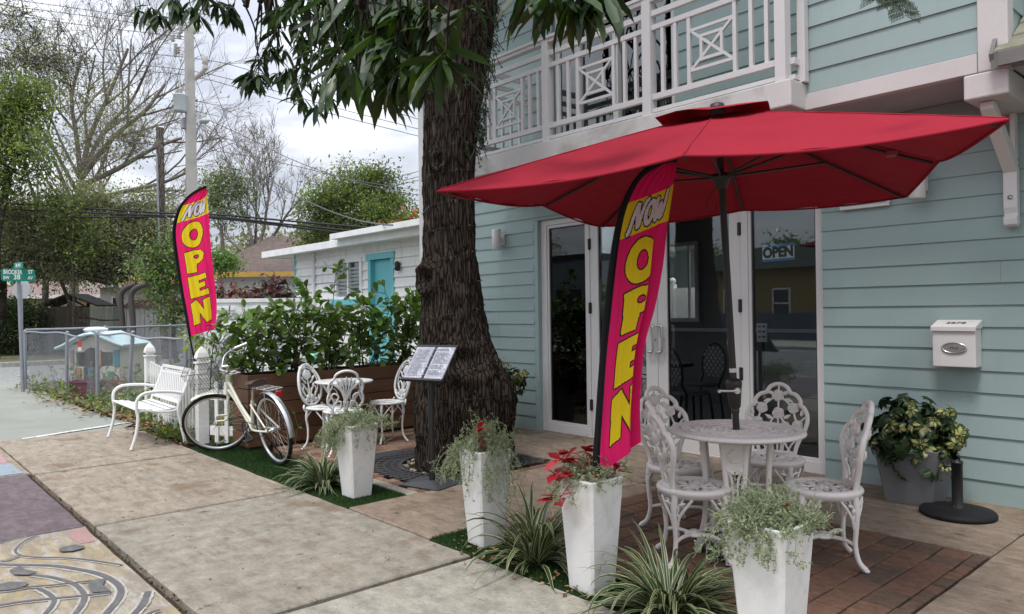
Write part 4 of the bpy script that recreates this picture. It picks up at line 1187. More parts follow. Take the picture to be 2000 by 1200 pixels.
# ------------------------------------------------------------------ bistro set behind the tree pit
def bistro_chair(style, label):
    mat = M_['white_alu']
    t = thing('bistro_chair', label, 'chair', (0, 0, 0), 0, 'cast chairs round the small bistro table')
    p = MB(); an = np.arange(40) * 2 * PI / 40
    p.tube([(.185 * math.cos(q), .18 * math.sin(q), .425) for q in an], .012, 8, closed=True)
    p.tube([(.135 * math.cos(q), .13 * math.sin(q), .427) for q in an], .006, 6, closed=True)
    rose(p, (0, 0, .425), .045, (0, 0, 1), dome=.01)
    for k in range(12):
        a = k * PI / 6; p.tube([(.04 * math.cos(a), .04 * math.sin(a), .427), (.1 * math.cos(a + .2), .1 * math.sin(a + .2), .43), (.18 * math.cos(a), .176 * math.sin(a), .427)], .009, 6)
        leafp(p, (.155 * math.cos(a + .25), .15 * math.sin(a + .25), .429), (math.cos(a + .9), math.sin(a + .9), 0), (0, 0, 1), .06, .03)
    p.build('seat', mat, t)
    z = np.array([0, 0, 1.])
    for k in range(4):
        a = PI / 4 + k * PI / 2; d = np.array([math.cos(a), math.sin(a), 0])
        p = MB(); p.tube(spline([d * .17 + z * .42, d * .185 + z * .33, d * .17 + z * .2, d * .18 + z * .08, d * .225 + z * .012], 18), [.016, .014, .011, .010, .012], 8); p.ell(d * .228 + z * .01, (.014, .014, .01), 5, 8)
        s_ = np.array([-math.sin(a), math.cos(a), 0])
        for q in (-1, 1): p.tube(spline([d * .172 + z * .405 + s_ * q * .1 - d * .03, d * .178 + z * .34 + s_ * q * .05, d * .178 + z * .27], 10), .006, 6)
        p.build('leg', mat, t)
    def bp(u, w, off=0): return np.array([u, -.165 - w * .22 + .8 * u * u - off, .425 + w * .97])
    p = MB(); nrm = norm((0, 1, .22))
    if style == 'oval':
        P = [bp(.165 * math.sin(q) * (1 + .1 * math.cos(q)), .235 - .215 * math.cos(q)) for q in an]
        p.tube(P, .014, 8, closed=True); P = [bp(.128 * math.sin(q), .255 - .165 * math.cos(q)) for q in an]; p.tube(P, .0055, 6, closed=True)
        rose(p, bp(0, .345), .058, nrm, dome=.02); rose(p, bp(0, .345, .01), .05, -nrm, dome=.01)
        for q in (-1, 1):
            p.tube(spline([bp(q * .01, .02), bp(q * .02, .15), bp(q * .075, .22), bp(q * .10, .18), bp(q * .07, .12)], 22), .008, 6)
            p.tube(spline([bp(q * .01, .06), bp(q * .09, .07), bp(q * .12, .12)], 14), .008, 6)
            p.tube(spline([bp(q * .13, .03), bp(q * .15, .0), bp(q * .13, -.03)], 8), .011, 6)
            for (u, w, ln) in ((.05, .27, .07), (.085, .31, .06), (.08, .24, .07), (.04, .19, .05), (.09, .15, .05), (.05, .09, .05), (.10, .38, .05)): leafp(p, bp(q * u, w), (q, 0, .8), nrm, ln, .032)
            rose(p, bp(q * .03, .11), .025, nrm); rose(p, bp(q * .075, .075), .022, nrm)
        p.tube([bp(0, w) for w in (0, .15, .3)], .008, 6)
    else:
        out_ = [(.12, 0), (.13, .05), (.165, .10), (.17, .16), (.155, .21), (.165, .26), (.15, .32), (.115, .35), (.10, .39), (.055, .42), (0, .43)]
        full = out_ + [(-u, w) for u, w in out_[-2::-1]]
        p.tube(spline([bp(u, w) for u, w in full], 70), .013, 8)
        # urn of fern leaves in the middle
        for k in range(7):
            a = (k - 3) * .36
            p.tube(spline([bp(0, .10), bp(.05 * math.sin(a), .22), bp(.12 * math.sin(a), .23 + .12 * math.cos(a))], 12), [.012, .010, .016], 6, flat=.6)
            leafp(p, bp(.10 * math.sin(a), .24 + .09 * math.cos(a)), bp(.1 * math.sin(a), .1 * math.cos(a)) - bp(0, 0), nrm, .09, .042)
        for q in (-1, 1):
            p.tube(spline([bp(q * .125, .02), bp(q * .10, .10), bp(q * .05, .12), bp(q * .05, .05), bp(q * .09, .04)], 22), .009, 6)
            p.tube(spline([bp(q * .16, .12), bp(q * .12, .20), bp(q * .07, .17), bp(q * .09, .12)], 20), .009, 6)
            p.tube(spline([bp(q * .155, .22), bp(q * .13, .28), bp(q * .14, .33)], 12), .008, 6)
        p.tube(spline([bp(-.02, 0), bp(-.012, .07), bp(-.02, .12)], 8), .009, 6); p.tube(spline([bp(.02, 0), bp(.012, .07), bp(.02, .12)], 8), .009, 6)
    p.build('backrest', mat, t)
    return t
BC = np.array([-7.05, 3.89])
b1 = bistro_chair('oval', 'white bistro chair with oval rose back beside the saddle of the bicycle')
place(b1, -7.06, 3.67, -6.0, 4.10)
b2_ = bistro_chair('fern', 'white bistro chair with fern back, in front of the small table')
place(b2_, -6.66, 3.66, -7.20, 3.86)
b3 = bistro_chair('oval', 'white bistro chair seen from its side, just left of the menu board')
place(b3, -6.96, 4.36, -7.05, 3.5)
t = thing('bistro_table', 'small round white bistro table between three cast chairs by the wooden planter', 'table', (BC[0], BC[1], 0))
p = MB(); an = np.arange(48) * 2 * PI / 48
rows = [(0, .69)] + [(r, None) for r in np.linspace(.02, .27, 26)] + [(.285, .69), (.30, .688), (.305, .678), (.298, .668), (.27, .668), (0, .668)]
na = 120; a_ = np.arange(na) * 2 * PI / na; P = np.zeros((len(rows), na, 3))
for i, (r, z) in enumerate(rows):
    zz = .686 + .004 * np.tanh(2 * np.sin(10 * a_ + 30 * r) * np.sin(60 * r + np.sin(5 * a_))) if z is None else np.full(na, z)
    P[i, :, 0] = r * np.cos(a_); P[i, :, 1] = r * np.sin(a_); P[i, :, 2] = zz
p.grid(P[:, ::-1], cv=True); p.build('tabletop', M_['white_alu'], t)
for k in range(3):
    a = .5 + k * 2 * PI / 3; d = np.array([math.cos(a), math.sin(a), 0]); z = np.array([0, 0, 1.])
    p = MB(); p.tube(spline([d * .24 + z * .665, d * .17 + z * .56, d * .07 + z * .40, d * .05 + z * .28, d * .13 + z * .12, d * .26 + z * .012], 26), [.015, .013, .012, .012, .013], 8); p.tube(spline([d * .2 + z * .62, d * .1 + z * .60, d * .07 + z * .5, d * .12 + z * .5], 14), .007, 6)
    leafp(p, d * .11 + z * .46, d * .5 + z, np.cross(d, z), .09, .04)
    p.build('leg', M_['white_alu'], t)
# ------------------------------------------------------------------ tall white planters along the pavement edge
def square_pot(name, label, cat, loc, rz, h, wt, wbm, mat, group=None, soil=.06):
    t = thing(name, label, cat, loc, rz, group)
    a, b, w = wbm / 2, wt / 2, .012
    p = MB()
    def ring(s_, z, c=.012): return [(-s_ + c, -s_, z), (s_ - c, -s_, z), (s_, -s_ + c, z), (s_, s_ - c, z), (s_ - c, s_, z), (-s_ + c, s_, z), (-s_, s_ - c, z), (-s_, -s_ + c, z)]
    zs = [(a - .004, 0), (a, .004), (b, h - .004), (b - .003, h), (b - w, h), (b - w - .003, h - .004), (b - w - .02 * soil / .06, h - soil)]
    V = np.array([ring(s_, z, .012) for s_, z in zs])
    p.grid(V, cv=True, sm=False); p.add(V[0], [tuple(range(8))[::-1]]); p.build('pot', mat, t)
    p = MB(); n = 14; g = np.linspace(-1, 1, n) * (b - w - .016)
    G = np.array([[(x, y, h - soil + .012 * mnoise.noise(Vector((x * 18, y * 18, 1)))) for y in g] for x in g]); p.grid(G); p.build('soil', M_['soil'], t)
    return t
PLN = [(-5.085, 2.905, .555, .255, .170), (-3.485, 2.87, .575, .240, .165), (-2.55, 2.79, .565, .240, .172), (-1.525, 2.715, .565, .250, .172)]
lab = ['tall white planter of silver trailing plant beside the strappy plant near the bicycle', 'tall white planter with silver plant and pink poinsettia, before the menu board base',
       'tall white planter with red poinsettia holding the near pink flag', 'tall white planter of silver green foliage in the lower right foreground']
PRZ = [rad(1), rad(-6), rad(-1), rad(.5)]
for (x, y, h, wt, wb_), l_, rz in zip(PLN, lab, PRZ):
    square_pot('tall_planter', l_, 'planter', (x, y, -.005), rz, h, wt, wb_, M_['white_pot'], 'tall white planters along the pavement')

tinyleaf = (np.array([[0, 0, 0], [.45, .2, .05], [1, 0, 0], [.45, -.2, .05]]), [[0, 3, 2, 1]])
def silver_bush(name, label, loc, stems, spread, fall, seed, zl=.9, mat=None, dens=18):
    """wiry stems with tiny leaves; fall = list of (direction angle, share, reach) for the trailing tresses"""
    r = np.random.default_rng(seed)
    t = thing(name, label, 'plant', loc, 0)
    st = MB(); lf = MB(); P = []; X = []; S = []
    for k in range(stems):
        u = r.random(); acc = 0; tr_ = None
        for ang, sh, reach in fall:
            acc += sh
            if u < acc: tr_ = (ang, reach); break
        b = np.array([r.uniform(-.09, .09), r.uniform(-.09, .09), -.02])
        if tr_:
            a = rad(tr_[0]) + r.normal(0, .38); d = np.array([math.cos(a), math.sin(a), 0])
            L_ = tr_[1] * r.uniform(.45, 1.1)
            e1 = b + d * (.08 + .05 * r.random()) + np.array([0, 0, .04 + .04 * r.random()])
            e2 = b + d * (.14 + .08 * r.random()) + np.array([0, 0, -.10 * L_ / .3])
            e3 = e2 + d * r.uniform(-.02, .05) + np.array([0, 0, -L_ * .75])
            pts = spline([b, e1, e2, e3], 13)
        else:
            a = r.uniform(0, 2 * PI); q = r.random() ** .6 * spread
            e = b + np.array([math.cos(a) * q, math.sin(a) * q, zl * (.05 + .17 * r.random()) * (1.15 - q / (spread * 1.6))])
            m_ = (b + e) / 2 + np.array([math.cos(a), math.sin(a), .6]) * .03 + r.normal(0, .018, 3)
            pts = spline([b, m_, e, e + r.normal(0, .03, 3)], 11)
        pts = pts + r.normal(0, .0035, pts.shape)
        st.tube(pts, [.0016, .0011, .0008], 3)
        n = dens
        ti = r.uniform(.12, 1, n); idx = ti * (len(pts) - 1); i0 = np.clip(idx.astype(int), 0, len(pts) - 2)
        q = pts[i0] + (pts[i0 + 1] - pts[i0]) * (idx - i0)[:, None]
        tg = pts[i0 + 1] - pts[i0]; tg /= np.linalg.norm(tg, axis=1)[:, None]
        P.append(q); X.append(r.normal(0, 1, (n, 3)) + tg * .8); S.append(r.uniform(.011, .024, n))
        for _ in range(3):                                # side twigs
            i = r.integers(3, len(pts)); s0 = pts[i]; s1 = s0 + r.normal(0, .026, 3) + np.array([0, 0, .012])
            st.tube([s0, s1], [.0009, .0006], 3)
            w = r.uniform(.2, 1, 6)[:, None]
            P.append(s0 + (s1 - s0) * w); X.append(r.normal(0, 1, (6, 3))); S.append(r.uniform(.008, .016, 6))
    st.build('stems', M_['silverstem'], t)
    P = np.concatenate(P); X = np.concatenate(X)
    lf.scatter(*tinyleaf, P, X, r.normal(0, 1, (len(P), 3)), np.concatenate(S)); lf.build('foliage', mat or M_['silver'], t)
    return t
redleaf_v = np.array([[0, 0, 0], [.25, .20, .05], [.55, .26, .05], [.8, .12, .02], [1, 0, -.05], [.8, -.12, .02], [.55, -.26, .05], [.25, -.20, .05], [.25, 0, 0], [.55, 0, .0], [.8, 0, -.01]])
redleaf_f = [[0, 8, 1, 1], [1, 8, 9, 2], [2, 9, 10, 3], [3, 10, 4, 4], [0, 7, 8, 8], [7, 6, 9, 8], [6, 5, 10, 9], [5, 4, 10, 10]]
def leafmesh(mb, P, X, Z, S, m=0, r=None):
    # the outline as real quads and triangles
    q = [f for f in redleaf_f]
    tri = [[0, 8, 1], [3, 10, 4], [0, 7, 8], [5, 4, 10]]; quad = [[1, 8, 9, 2], [2, 9, 10, 3], [7, 6, 9, 8], [6, 5, 10, 9]]
    rr = rng.random(len(P)) if r is None else r
    mb.scatter(redleaf_v, tri, P, X, Z, S, m, True, rr); mb.scatter(redleaf_v, quad, P, X, Z, S, m, True, rr)
silver_bush('silver_plant', 'silver grey wiry plant spilling out of the planter by the small bistro table', (-5.07, 2.905, .525), 300, .24, [(228, .34, .14), (205, .18, .10), (20, .03, .15), (300, .05, .10)], 3, .8)
silver_bush('silver_plant', 'silver green wiry plant hanging in two tresses from the planter before the menu board', (-3.485, 2.87, .54), 260, .14, [(222, .26, .15), (200, .06, .12), (350, .20, .22)], 4, .95)
silver_bush('silver_plant', 'sparse silver wiry plant between the red poinsettia leaves behind the near flag', (-2.55, 2.79, .53), 120, .11, [(250, .06, .06)], 5, .75)
silver_bush('silver_plant', 'full mound of silver green wiry plant in the planter at the lower right', (-1.525, 2.715, .53), 330, .145, [(250, .08, .09), (280, .04, .06)], 6, .72)
def poinsettia(label, loc, stems, seed):
    r = np.random.default_rng(seed)
    t = thing('poinsettia', label, 'plant', loc, 0); s_ = MB(); l_ = MB()
    for (e, n, sz) in stems:
        e = np.array(e); pts = spline([(0.3 * e[0] * 0, 0, -.01), e * .5 + np.array([0, 0, .05]), e], 8); l_.tube(pts, .003, 5, 1)
        a = r.uniform(0, 2 * PI, n)
        X = np.stack([np.cos(a), np.sin(a), r.normal(-.15, .45, n)], 1) + norm(e + 1e-6) * .3
        leafmesh(l_, np.tile(e, (n, 1)) + r.normal(0, .006, (n, 3)), X, np.stack([r.normal(0, .3, n), r.normal(0, .3, n), np.ones(n)], 1), r.uniform(.7, 1.15, n) * sz)
    l_.build('bracts', [M_['red'], M_['redglass']], t)
def cl(a, b, c): v = R_ * a * np.array([1, 1, 0]) + F_ * b * np.array([1, 1, 0]) + np.array([0, 0, c]); return tuple(v)
poinsettia('red poinsettia hanging down the front of the planter that holds the near flag', (-2.55, 2.79, .53), [(cl(-.15, -.05, .12), 7, .10), (cl(-.17, -.07, .05), 8, .115), (cl(-.165, -.12, -.05), 5, .13), (cl(-.10, 0, .15), 6, .085), (cl(-.02, .05, .15), 5, .08), (cl(.13, 0, .05), 5, .085), (cl(.02, -.06, .04), 3, .06), (cl(.06, .03, .12), 5, .08)], 11)
poinsettia('small pink red poinsettia tucked in the silver plant in front of the tree trunk', (-3.485, 2.87, .545), [(cl(-.04, -.10, .15), 8, .07), (cl(-.01, -.10, .10), 5, .055), (cl(-.02, -.11, .05), 3, .04)], 12)
poinsettia('few dark red poinsettia leaves buried in the lower right planter', (-1.525, 2.715, .53), [(cl(.05, -.03, .09), 4, .03), (cl(.03, .02, .08), 4, .028)], 13)
# strap leaved plants
def strap_plant(label, loc, n, ln, wd, seed, up=.9, flop=1.0):
    r = np.random.default_rng(seed)
    t = thing('strap_leaf_plant', label, 'plant', loc, r.uniform(0, 6), 'variegated strap leaf plants in the turf bed')
    p = MB()
    for k in range(n):
        a = r.uniform(0, 2 * PI); L_ = ln * r.uniform(.45, 1.15); w = wd * r.uniform(.7, 1.2)
        el = r.uniform(.3, 1.45) * up; d = np.array([math.cos(a), math.sin(a), 0]); s_ = np.array([-math.sin(a), math.cos(a), 0])
        b = d * r.uniform(0, .05) + s_ * r.normal(0, .02) + np.array([0, 0, .0])
        ns = 11; P = np.zeros((ns, 3)); P[0] = b; th = el
        curv = r.uniform(.06, .30) * flop; tw = r.normal(0, .35)
        for i in range(1, ns):
            P[i] = P[i - 1] + (d * math.cos(th) + np.array([0, 0, 1]) * math.sin(th)) * L_ / (ns - 1) + s_ * r.normal(0, .002)
            th -= curv * (i / ns) * 2.0
            if P[i][2] < .012: P[i][2] = .012 + .01 * r.random(); th = max(th, -.05)
        G = np.zeros((ns, 6, 3)); mt = np.zeros((ns - 1, 5), int); cr_ = r.uniform(.13, .30)
        for i in range(ns):
            u = i / (ns - 1); ww = w * (.55 + .8 * u if u < .4 else .87 * (1 - ((u - .4) / .6) ** 1.8)) * 1.0 + .0008
            T_ = norm(P[min(i + 1, ns - 1)] - P[max(i - 1, 0)]); nz = np.cross(s_, T_); sd = s_ * math.cos(tw * u) + nz * math.sin(tw * u)
            for j, q in enumerate((-1, -1 + cr_, -.12, .12, 1 - cr_, 1)):
                G[i, j] = P[i] + sd * q * ww / 2 + nz * abs(q) * ww * .13 * (1 if nz[2] < 0 else 1) * (-1)
        mt[:, 0] = 1; mt[:, 4] = 1
        if r.random() < .12: mt[:, 2] = 1
        p.grid(G, sm=True, mats=mt)
    p.build('leaves', [M_['strapg'], M_['strapw']], t)
    return t
strap_plant('cream striped strap leaf plant between the bicycle wheel and the farthest white planter', (-5.52, 2.86, -.01), 150, .44, .028, 21, .95)
strap_plant('green and cream strap leaf plant with upright blades between two white planters', (-3.02, 2.84, -.01), 125, .52, .031, 22, 1.05, .85)
strap_plant('broad arching striped strap leaf plant in the lower foreground beside the nearest planter', (-2.08, 2.80, -.01), 230, .47, .027, 23, .85)
# grey pots with variegated umbrella trees
def schefflera(label, loc, n, R3, zc, seed):
    r = np.random.default_rng(seed)
    t = thing('umbrella_tree', label, 'plant', loc, 0, None); s_ = MB(); l_ = MB()
    for k in range(n):
        d = norm(r.normal(0, 1, 3)); q = r.random() ** .35
        c = np.array([d[0] * R3[0] * q, d[1] * R3[1] * q, zc + d[2] * R3[2] * q])
        c[2] += .03 * r.normal(); s_.tube(spline([(r.normal(0, .04), r.normal(0, .04), -.02), c * np.array([.5, .5, .75]), c], 7), [.006, .0025, .0015], 4)
        ax_ = norm(np.array([d[0], d[1], .35 + .8 * max(d[2], 0)]) + r.normal(0, .35, 3)); x = norm(np.cross(ax_, r.normal(0, 1, 3))); y = np.cross(ax_, x)
        m = r.integers(6, 9); a = np.arange(m) * 2 * PI / m + r.normal(0, .12, m)
        X = np.cos(a)[:, None] * x + np.sin(a)[:, None] * y - ax_ * r.uniform(.15, .7) + np.array([0, 0, -.15])
        S = r.uniform(.06, .10) * r.uniform(.85, 1.1, m); pp = np.tile(c, (m, 1)); Zn = np.tile(ax_, (m, 1)) + X * .1
        tot = r.random(m)
        leafmesh(l_, pp, X, Zn, S, 1 if r.random() < .35 else 0)
        if r.random() < .75:
            leafmesh(l_, pp + X * .008 + ax_ * .0022, X, Zn, S * .72 * r.uniform(.6, 1.05, m), 1 if r.random() < .15 else (0 if tot[0] < .02 else 2))
    s_.build('stems', M_['strapg'], t); l_.build('foliage', [M_['scheff_g'], M_['scheff_g'], M_['scheff_y']], t)
square_pot('grey_planter', 'square grey tapered planter against the aqua wall under the mailbox', 'planter', (-2.07, 5.70, 0), rad(2), .40, .42, .31, M_['grey_pot'], None, .05)
schefflera('cream and green umbrella tree overflowing the grey planter under the mailbox', (-2.07, 5.66, .36), 230, (.34, .27, .27), .13, 31)
square_pot('grey_planter', 'tall grey planter half hidden behind the tree trunk by the glass doors', 'planter', (-6.55, 5.55, 0), rad(5), .55, .36, .24, M_['grey_pot'], None, .05)
schefflera('green umbrella tree peeking out behind the tree trunk beside the glass doors', (-6.38, 5.50, .5), 100, (.34, .28, .22), .13, 32)

# ------------------------------------------------------------------ menu stand
t = thing('menu_stand', 'black floor stand with two menu pages under plastic in front of the tree', 'menu stand', (-4.965, 3.53, .002), 0)
mr_ = norm(R_ * np.array([1, 1, 0]) * math.cos(rad(-32)) + F_ * np.array([1, 1, 0]) * math.sin(rad(-32)))
mbk = np.array([-mr_[1], mr_[0], 0])
zz = np.array([0, 0, 1.])
p = MB(); p.T = frame((0, 0, 0), mr_, mbk, zz); p.prism([(-.2, -.18), (.2, -.18), (.2, .18), (-.2, .18)], 0, .008); p.add([(-.2, -.18, .008), (.2, -.18, .008), (.2, .18, .008), (-.2, .18, .008), (0, 0, .035)], [(0, 1, 4), (1, 2, 4), (2, 3, 4), (3, 0, 4)]); p.build('base', pm('grey_steel_base', (.055, .058, .065), .45, .1, 8), t)
p = MB(); p.tube([(0, 0, .02), (0, 0, .93)], .026, 4 + 12); p.build('pole', M_['glossblack'], t)
upv = norm(mbk * .62 + zz * .78); fn = np.cross(mr_, upv)
bc_ = np.array([0, 0, .865]) - mbk * .10 - mr_ * .01
bf = frame(bc_, mr_, upv, fn)
p = MB(); p.T = bf; p.prism([(-.205, -.01), (.205, -.01), (.205, .318), (-.205, .318)], -.012, -.001); p.prism([(-.21, -.028), (.21, -.028), (.21, -.008), (-.21, -.008)], -.014, .018); p.prism([(-.212, .312), (.212, .312), (.212, .328), (-.212, .328)], -.013, .004)
bd = p.build('board', M_['black'], t, .002)
def page_mat(seed):
    m, tt, b, o = newmat('menu_page')
    v = coords(tt)
    mm_ = N(tt, 'ShaderNodeMapping'); mm_.inputs['Location'].default_value = (seed, seed * 2, 0); L(tt, v, mm_.inputs[0])
    w = ramp(tt, noise(tt, mm_.outputs[0], 7, 3, .5, 2.2), [(.47, 0), (.5, 1), (.515, 1), (.54, 0)])
    c = mix(tt, noise(tt, mm_.outputs[0], 3, 3), (.30, .30, .36), (.46, .46, .53))
    c = mix(tt, w, c, (.62, .62, .66))
    L(tt, c, b.inputs['Base Color']); b.inputs['Roughness'].default_value = .12
    bump(tt, b, noise(tt, mm_.outputs[0], 11, 3, .5, 1.2), .35, .01)
    return m
for s_ in (-1, 1):
    p = MB(); p.T = bf; x0, x1 = (-.198, -.012) if s_ < 0 else (.012, .198)
    g1 = np.linspace(x0, x1, 8); g2 = np.linspace(.0, .308, 8)
    p.grid(np.array([[(x, y, .0015 + .002 * mnoise.noise(Vector((x * 30, y * 20, s_)))) for x in g1] for y in g2]))
    pg = p.build('page', page_mat(s_ * 3.7), bd)
    p = MB(); p.T = bf
    y = .285
    while y > .02:
        q = x0 + .018
        if random.random() < .82:
            e_ = x1 - .018 - random.random() * .05
            while q < e_:
                w = random.uniform(.008, .022); p.prism([(q, y), (min(q + w, e_), y), (min(q + w, e_), y + .004), (q, y + .004)], .0046, .0049); q += w + .004
        y -= .0125
    p.build('print', pm('menu_ink', (.16, .16, .2), .4), pg)
p = MB(); p.T = bf
p.prism([(-.010, 0), (.010, 0), (.010, .31), (-.010, .31)], .0015, .006)
bi = p.build('binder', M_['black'], bd)
p = MB(); p.T = bf
for y in (.03, .10, .21, .28): p.tube([(.016 * math.cos(q), y, .006 + .012 * math.sin(q)) for q in np.linspace(0, PI, 10)], .002, 5)
p.build('rings', M_['chrome'], bi)

# ------------------------------------------------------------------ white bench
t = thing('park_bench', 'white metal bench with slatted seat and lattice back, by the picket fence', 'bench', (-8.97, 2.20, 0), rad(-2.5))
wm = M_['white_alu']; hw = .565
for s_ in (-1, 1):
    x = s_ * hw
    p = MB(); p.tube(spline([(x, .49, .56), (x, .35, .585), (x, .20, .59), (x, .11, .575), (x, .055, .52), (x, .045, .44), (x, .06, .33), (x, .04, .16), (x, -.005, .012)], 44), .0165, 10); p.ell((x, -.006, .012), (.02, .02, .012), 6, 8); fl = p.build('leg', wm, t)
    p = MB(); p.tube(spline([(x * .985, .60, .80), (x * .985, .53, .60), (x * .985, .46, .41), (x * .985, .48, .25), (x * .985, .53, .012)], 34), .016, 10); p.ell((x * .985, .532, .012), (.02, .02, .012), 6, 8); p.build('leg', wm, t)
    p = MB(); p.tube(spline([(x * .97, .04, .385), (x * .97, .13, .40), (x * .97, .26, .375), (x * .97, .40, .37), (x * .97, .475, .40)], 20), .012, 8); p.build('seat_rail', wm, t)
p = MB()
for i in range(7):
    y = .055 + i * .063; z = .395 + .012 * math.cos(i * .9) - .012 * (i > 2)
    p.box((0, y, z + .012), (hw * 1.93, .048, .012))
p.build('seat', wm, t, .003)
p = MB()
def bk_(u, v): return np.array([u, .475 + .115 * v, .46 + .34 * v])
p.beam(bk_(-hw * .97, 1), bk_(hw * .97, 1), .024, .03); p.beam(bk_(-hw * .97, .0), bk_(hw * .97, .0), .012, .035); p.beam(bk_(-hw * .97, .82), bk_(hw * .97, .82), .01, .012)
nx_, ny_ = 15, 4
for i in range(nx_):
    for j in range(ny_):
        u0 = -hw * .95 + i * hw * 1.9 / nx_; u1 = u0 + hw * 1.9 / nx_; v0, v1 = .05 + j * .80 / ny_, .05 + (j + 1) * .80 / ny_; vm = (v0 + v1) / 2; um = (u0 + u1) / 2
        for q in ((u0, vm, um, v1), (um, v1, u1, vm), (u1, vm, um, v0), (um, v0, u0, vm), (u0, v0, u1, v1)):
            p.tube([bk_(q[0], q[1]), bk_(q[2], q[3])], .0052, 5)
p.build('backrest', wm, t)

# ------------------------------------------------------------------ bicycle
bike = thing('bicycle', 'cream step through bicycle with wire basket and brown saddle leaning on its kickstand', 'bicycle', (-6.60, 2.965, .0), rad(182), None, rot=(rad(-9.5), 0, rad(182)))
# local: +X forward from the rear contact, Z up, -Y ... ; wheel radius .33, wheelbase 1.10
RW = .335; WB = 1.12
fr_ = M_['beige_frame']
def wheel(parent, T):
    p = MB(); p.T = T; an = np.arange(56) * 2 * PI / 56
    p.tube([(RW - .018, 0, 0)] and [((RW - .018) * math.cos(q), 0, (RW - .018) * math.sin(q)) for q in an], .019, 10, closed=True, fup=None)
    w = p.build('wheel', M_['rubber'], parent)
    p = MB(); p.T = T
    prof = [(.288, -.011), (.306, -.013), (.309, -.012), (.309, .012), (.306, .013), (.288, .011), (.284, 0), (.288, -.011)]
    P = np.zeros((len(prof), 64, 3)); a2 = np.arange(64) * 2 * PI / 64
    for i, (r, y) in enumerate(prof): P[i, :, 0] = r * np.cos(a2); P[i, :, 1] = y; P[i, :, 2] = r * np.sin(a2)
    p.grid(P, cv=True); p.build('rim', M_['alloy'], w)
    p = MB(); p.T = T
    for k in range(32):
        a = k * 2 * PI / 32; b = a + (.55 if (k // 2) % 2 else -.55); y = .026 * (1 if k % 2 else -1)
        p.tube([(.019 * math.cos(b), y, .019 * math.sin(b)), (.287 * math.cos(a), 0, .287 * math.sin(a))], .0012, 3)
    p.build('spokes', M_['chrome'], w)
    p = MB(); p.T = T
    p.tube([(0, -.05, 0), (0, -.028, 0), (0, -.026, 0), (0, .026, 0), (0, .028, 0), (0, .05, 0)], [.008, .008, .024, .014, .024, .008, .008], 12)
    p.build('axle', M_['alloy'], w)
    return w
def tr4(x=0, y=0, z=0): f = np.eye(4); f[:3, 3] = (x, y, z); return f
wheel(bike, tr4(0, 0, RW))
HEADTOP = np.array([.82, 0, .80]); HA = rad(69)
hd = np.array([math.cos(HA), 0, -math.sin(HA)])          # down the steering axis
crown = HEADTOP + hd * .24
STEER = rad(58)
def steer(v):                                            # turn about the steering axis, to the rider's left
    k = -hd; v = np.array(v, float) - HEADTOP; c, s = math.cos(STEER), math.sin(STEER)
    return HEADTOP + v * c + np.cross(k, v) * s + k * (k @ v) * (1 - c)
def steerT(T):
    k = -hd; K = np.array([[0, -k[2], k[1]], [k[2], 0, -k[0]], [-k[1], k[0], 0]])
    Rm = np.eye(3) + math.sin(STEER) * K + (1 - math.cos(STEER)) * K @ K
    S = np.eye(4); S[:3, :3] = Rm; S[:3, 3] = HEADTOP - Rm @ HEADTOP
    return S @ T
fc = np.array([WB, 0, RW])
wf = wheel(bike, steerT(tr4(*fc)))
SDRop = 0
bb = np.array([.46, 0, .30]); seatt = np.array([.30, 0, .70])
p = MB()
p.tube([HEADTOP - hd * .01, crown], .021, 12); p.tube([HEADTOP + hd * .06, HEADTOP + hd * .06 + (bb - HEADTOP - hd * .06) * .5, bb + np.array([-.01, 0, .06])], .0165, 12)
p.tube(spline([HEADTOP + hd * .15, HEADTOP * .55 + bb * .45 + np.array([.07, 0, -.02]), bb], 14), .0175, 12)
p.tube([bb, bb + (seatt - bb) * .72], .0165, 12); p.tube([bb + np.array([0, -.04, 0]), bb + np.array([0, .04, 0])], .024, 12)
for s_ in (-1, 1):
    p.tube(spline([bb + np.array([-.03, s_ * .03, 0]), np.array([.2, s_ * .055, .315]), np.array([0, s_ * .06, RW])], 10), [.012, .010], 8); p.tube([bb + (seatt - bb) * .62 + np.array([0, s_ * .02, 0]), np.array([0, s_ * .06, RW])], .0085, 8)
p.build('frame', fr_, bike)
p = MB()
for s_ in (-1, 1): p.tube([steer(q) for q in spline([crown + np.array([0, s_ * .03, 0]), crown + hd * .06 + np.array([0, s_ * .055, 0]), crown + hd * .22 + np.array([.004, s_ * .056, 0]), fc + np.array([-.015, s_ * .055, .05]), fc + np.array([0, s_ * .055, 0])], 16)], [.013, .0125, .010, .009], 8)
p.tube([steer(crown + np.array([0, -.035, 0])), steer(crown + np.array([0, .035, 0]))], .016, 10)
fk = p.build('fork', fr_, bike)
p = MB()
st_ = HEADTOP - hd * .11
p.tube([HEADTOP, st_], .0125, 10); p.tube([steer(st_), steer(st_ + np.array([.05, 0, .01]))], .014, 10)
bar = [(-.17, -.285, .055), (-.10, -.285, .05), (-.03, -.24, .055), (.03, -.15, .05), (.05, -.06, .02), (.05, 0, .01)]
full = bar + [(x, -y, z) for x, y, z in bar[-2::-1]]
p.tube([steer(st_ + np.array(q)) for q in spline(full, 44)], .0115, 8)
hb = p.build('handlebar', M_['alloy'], bike)
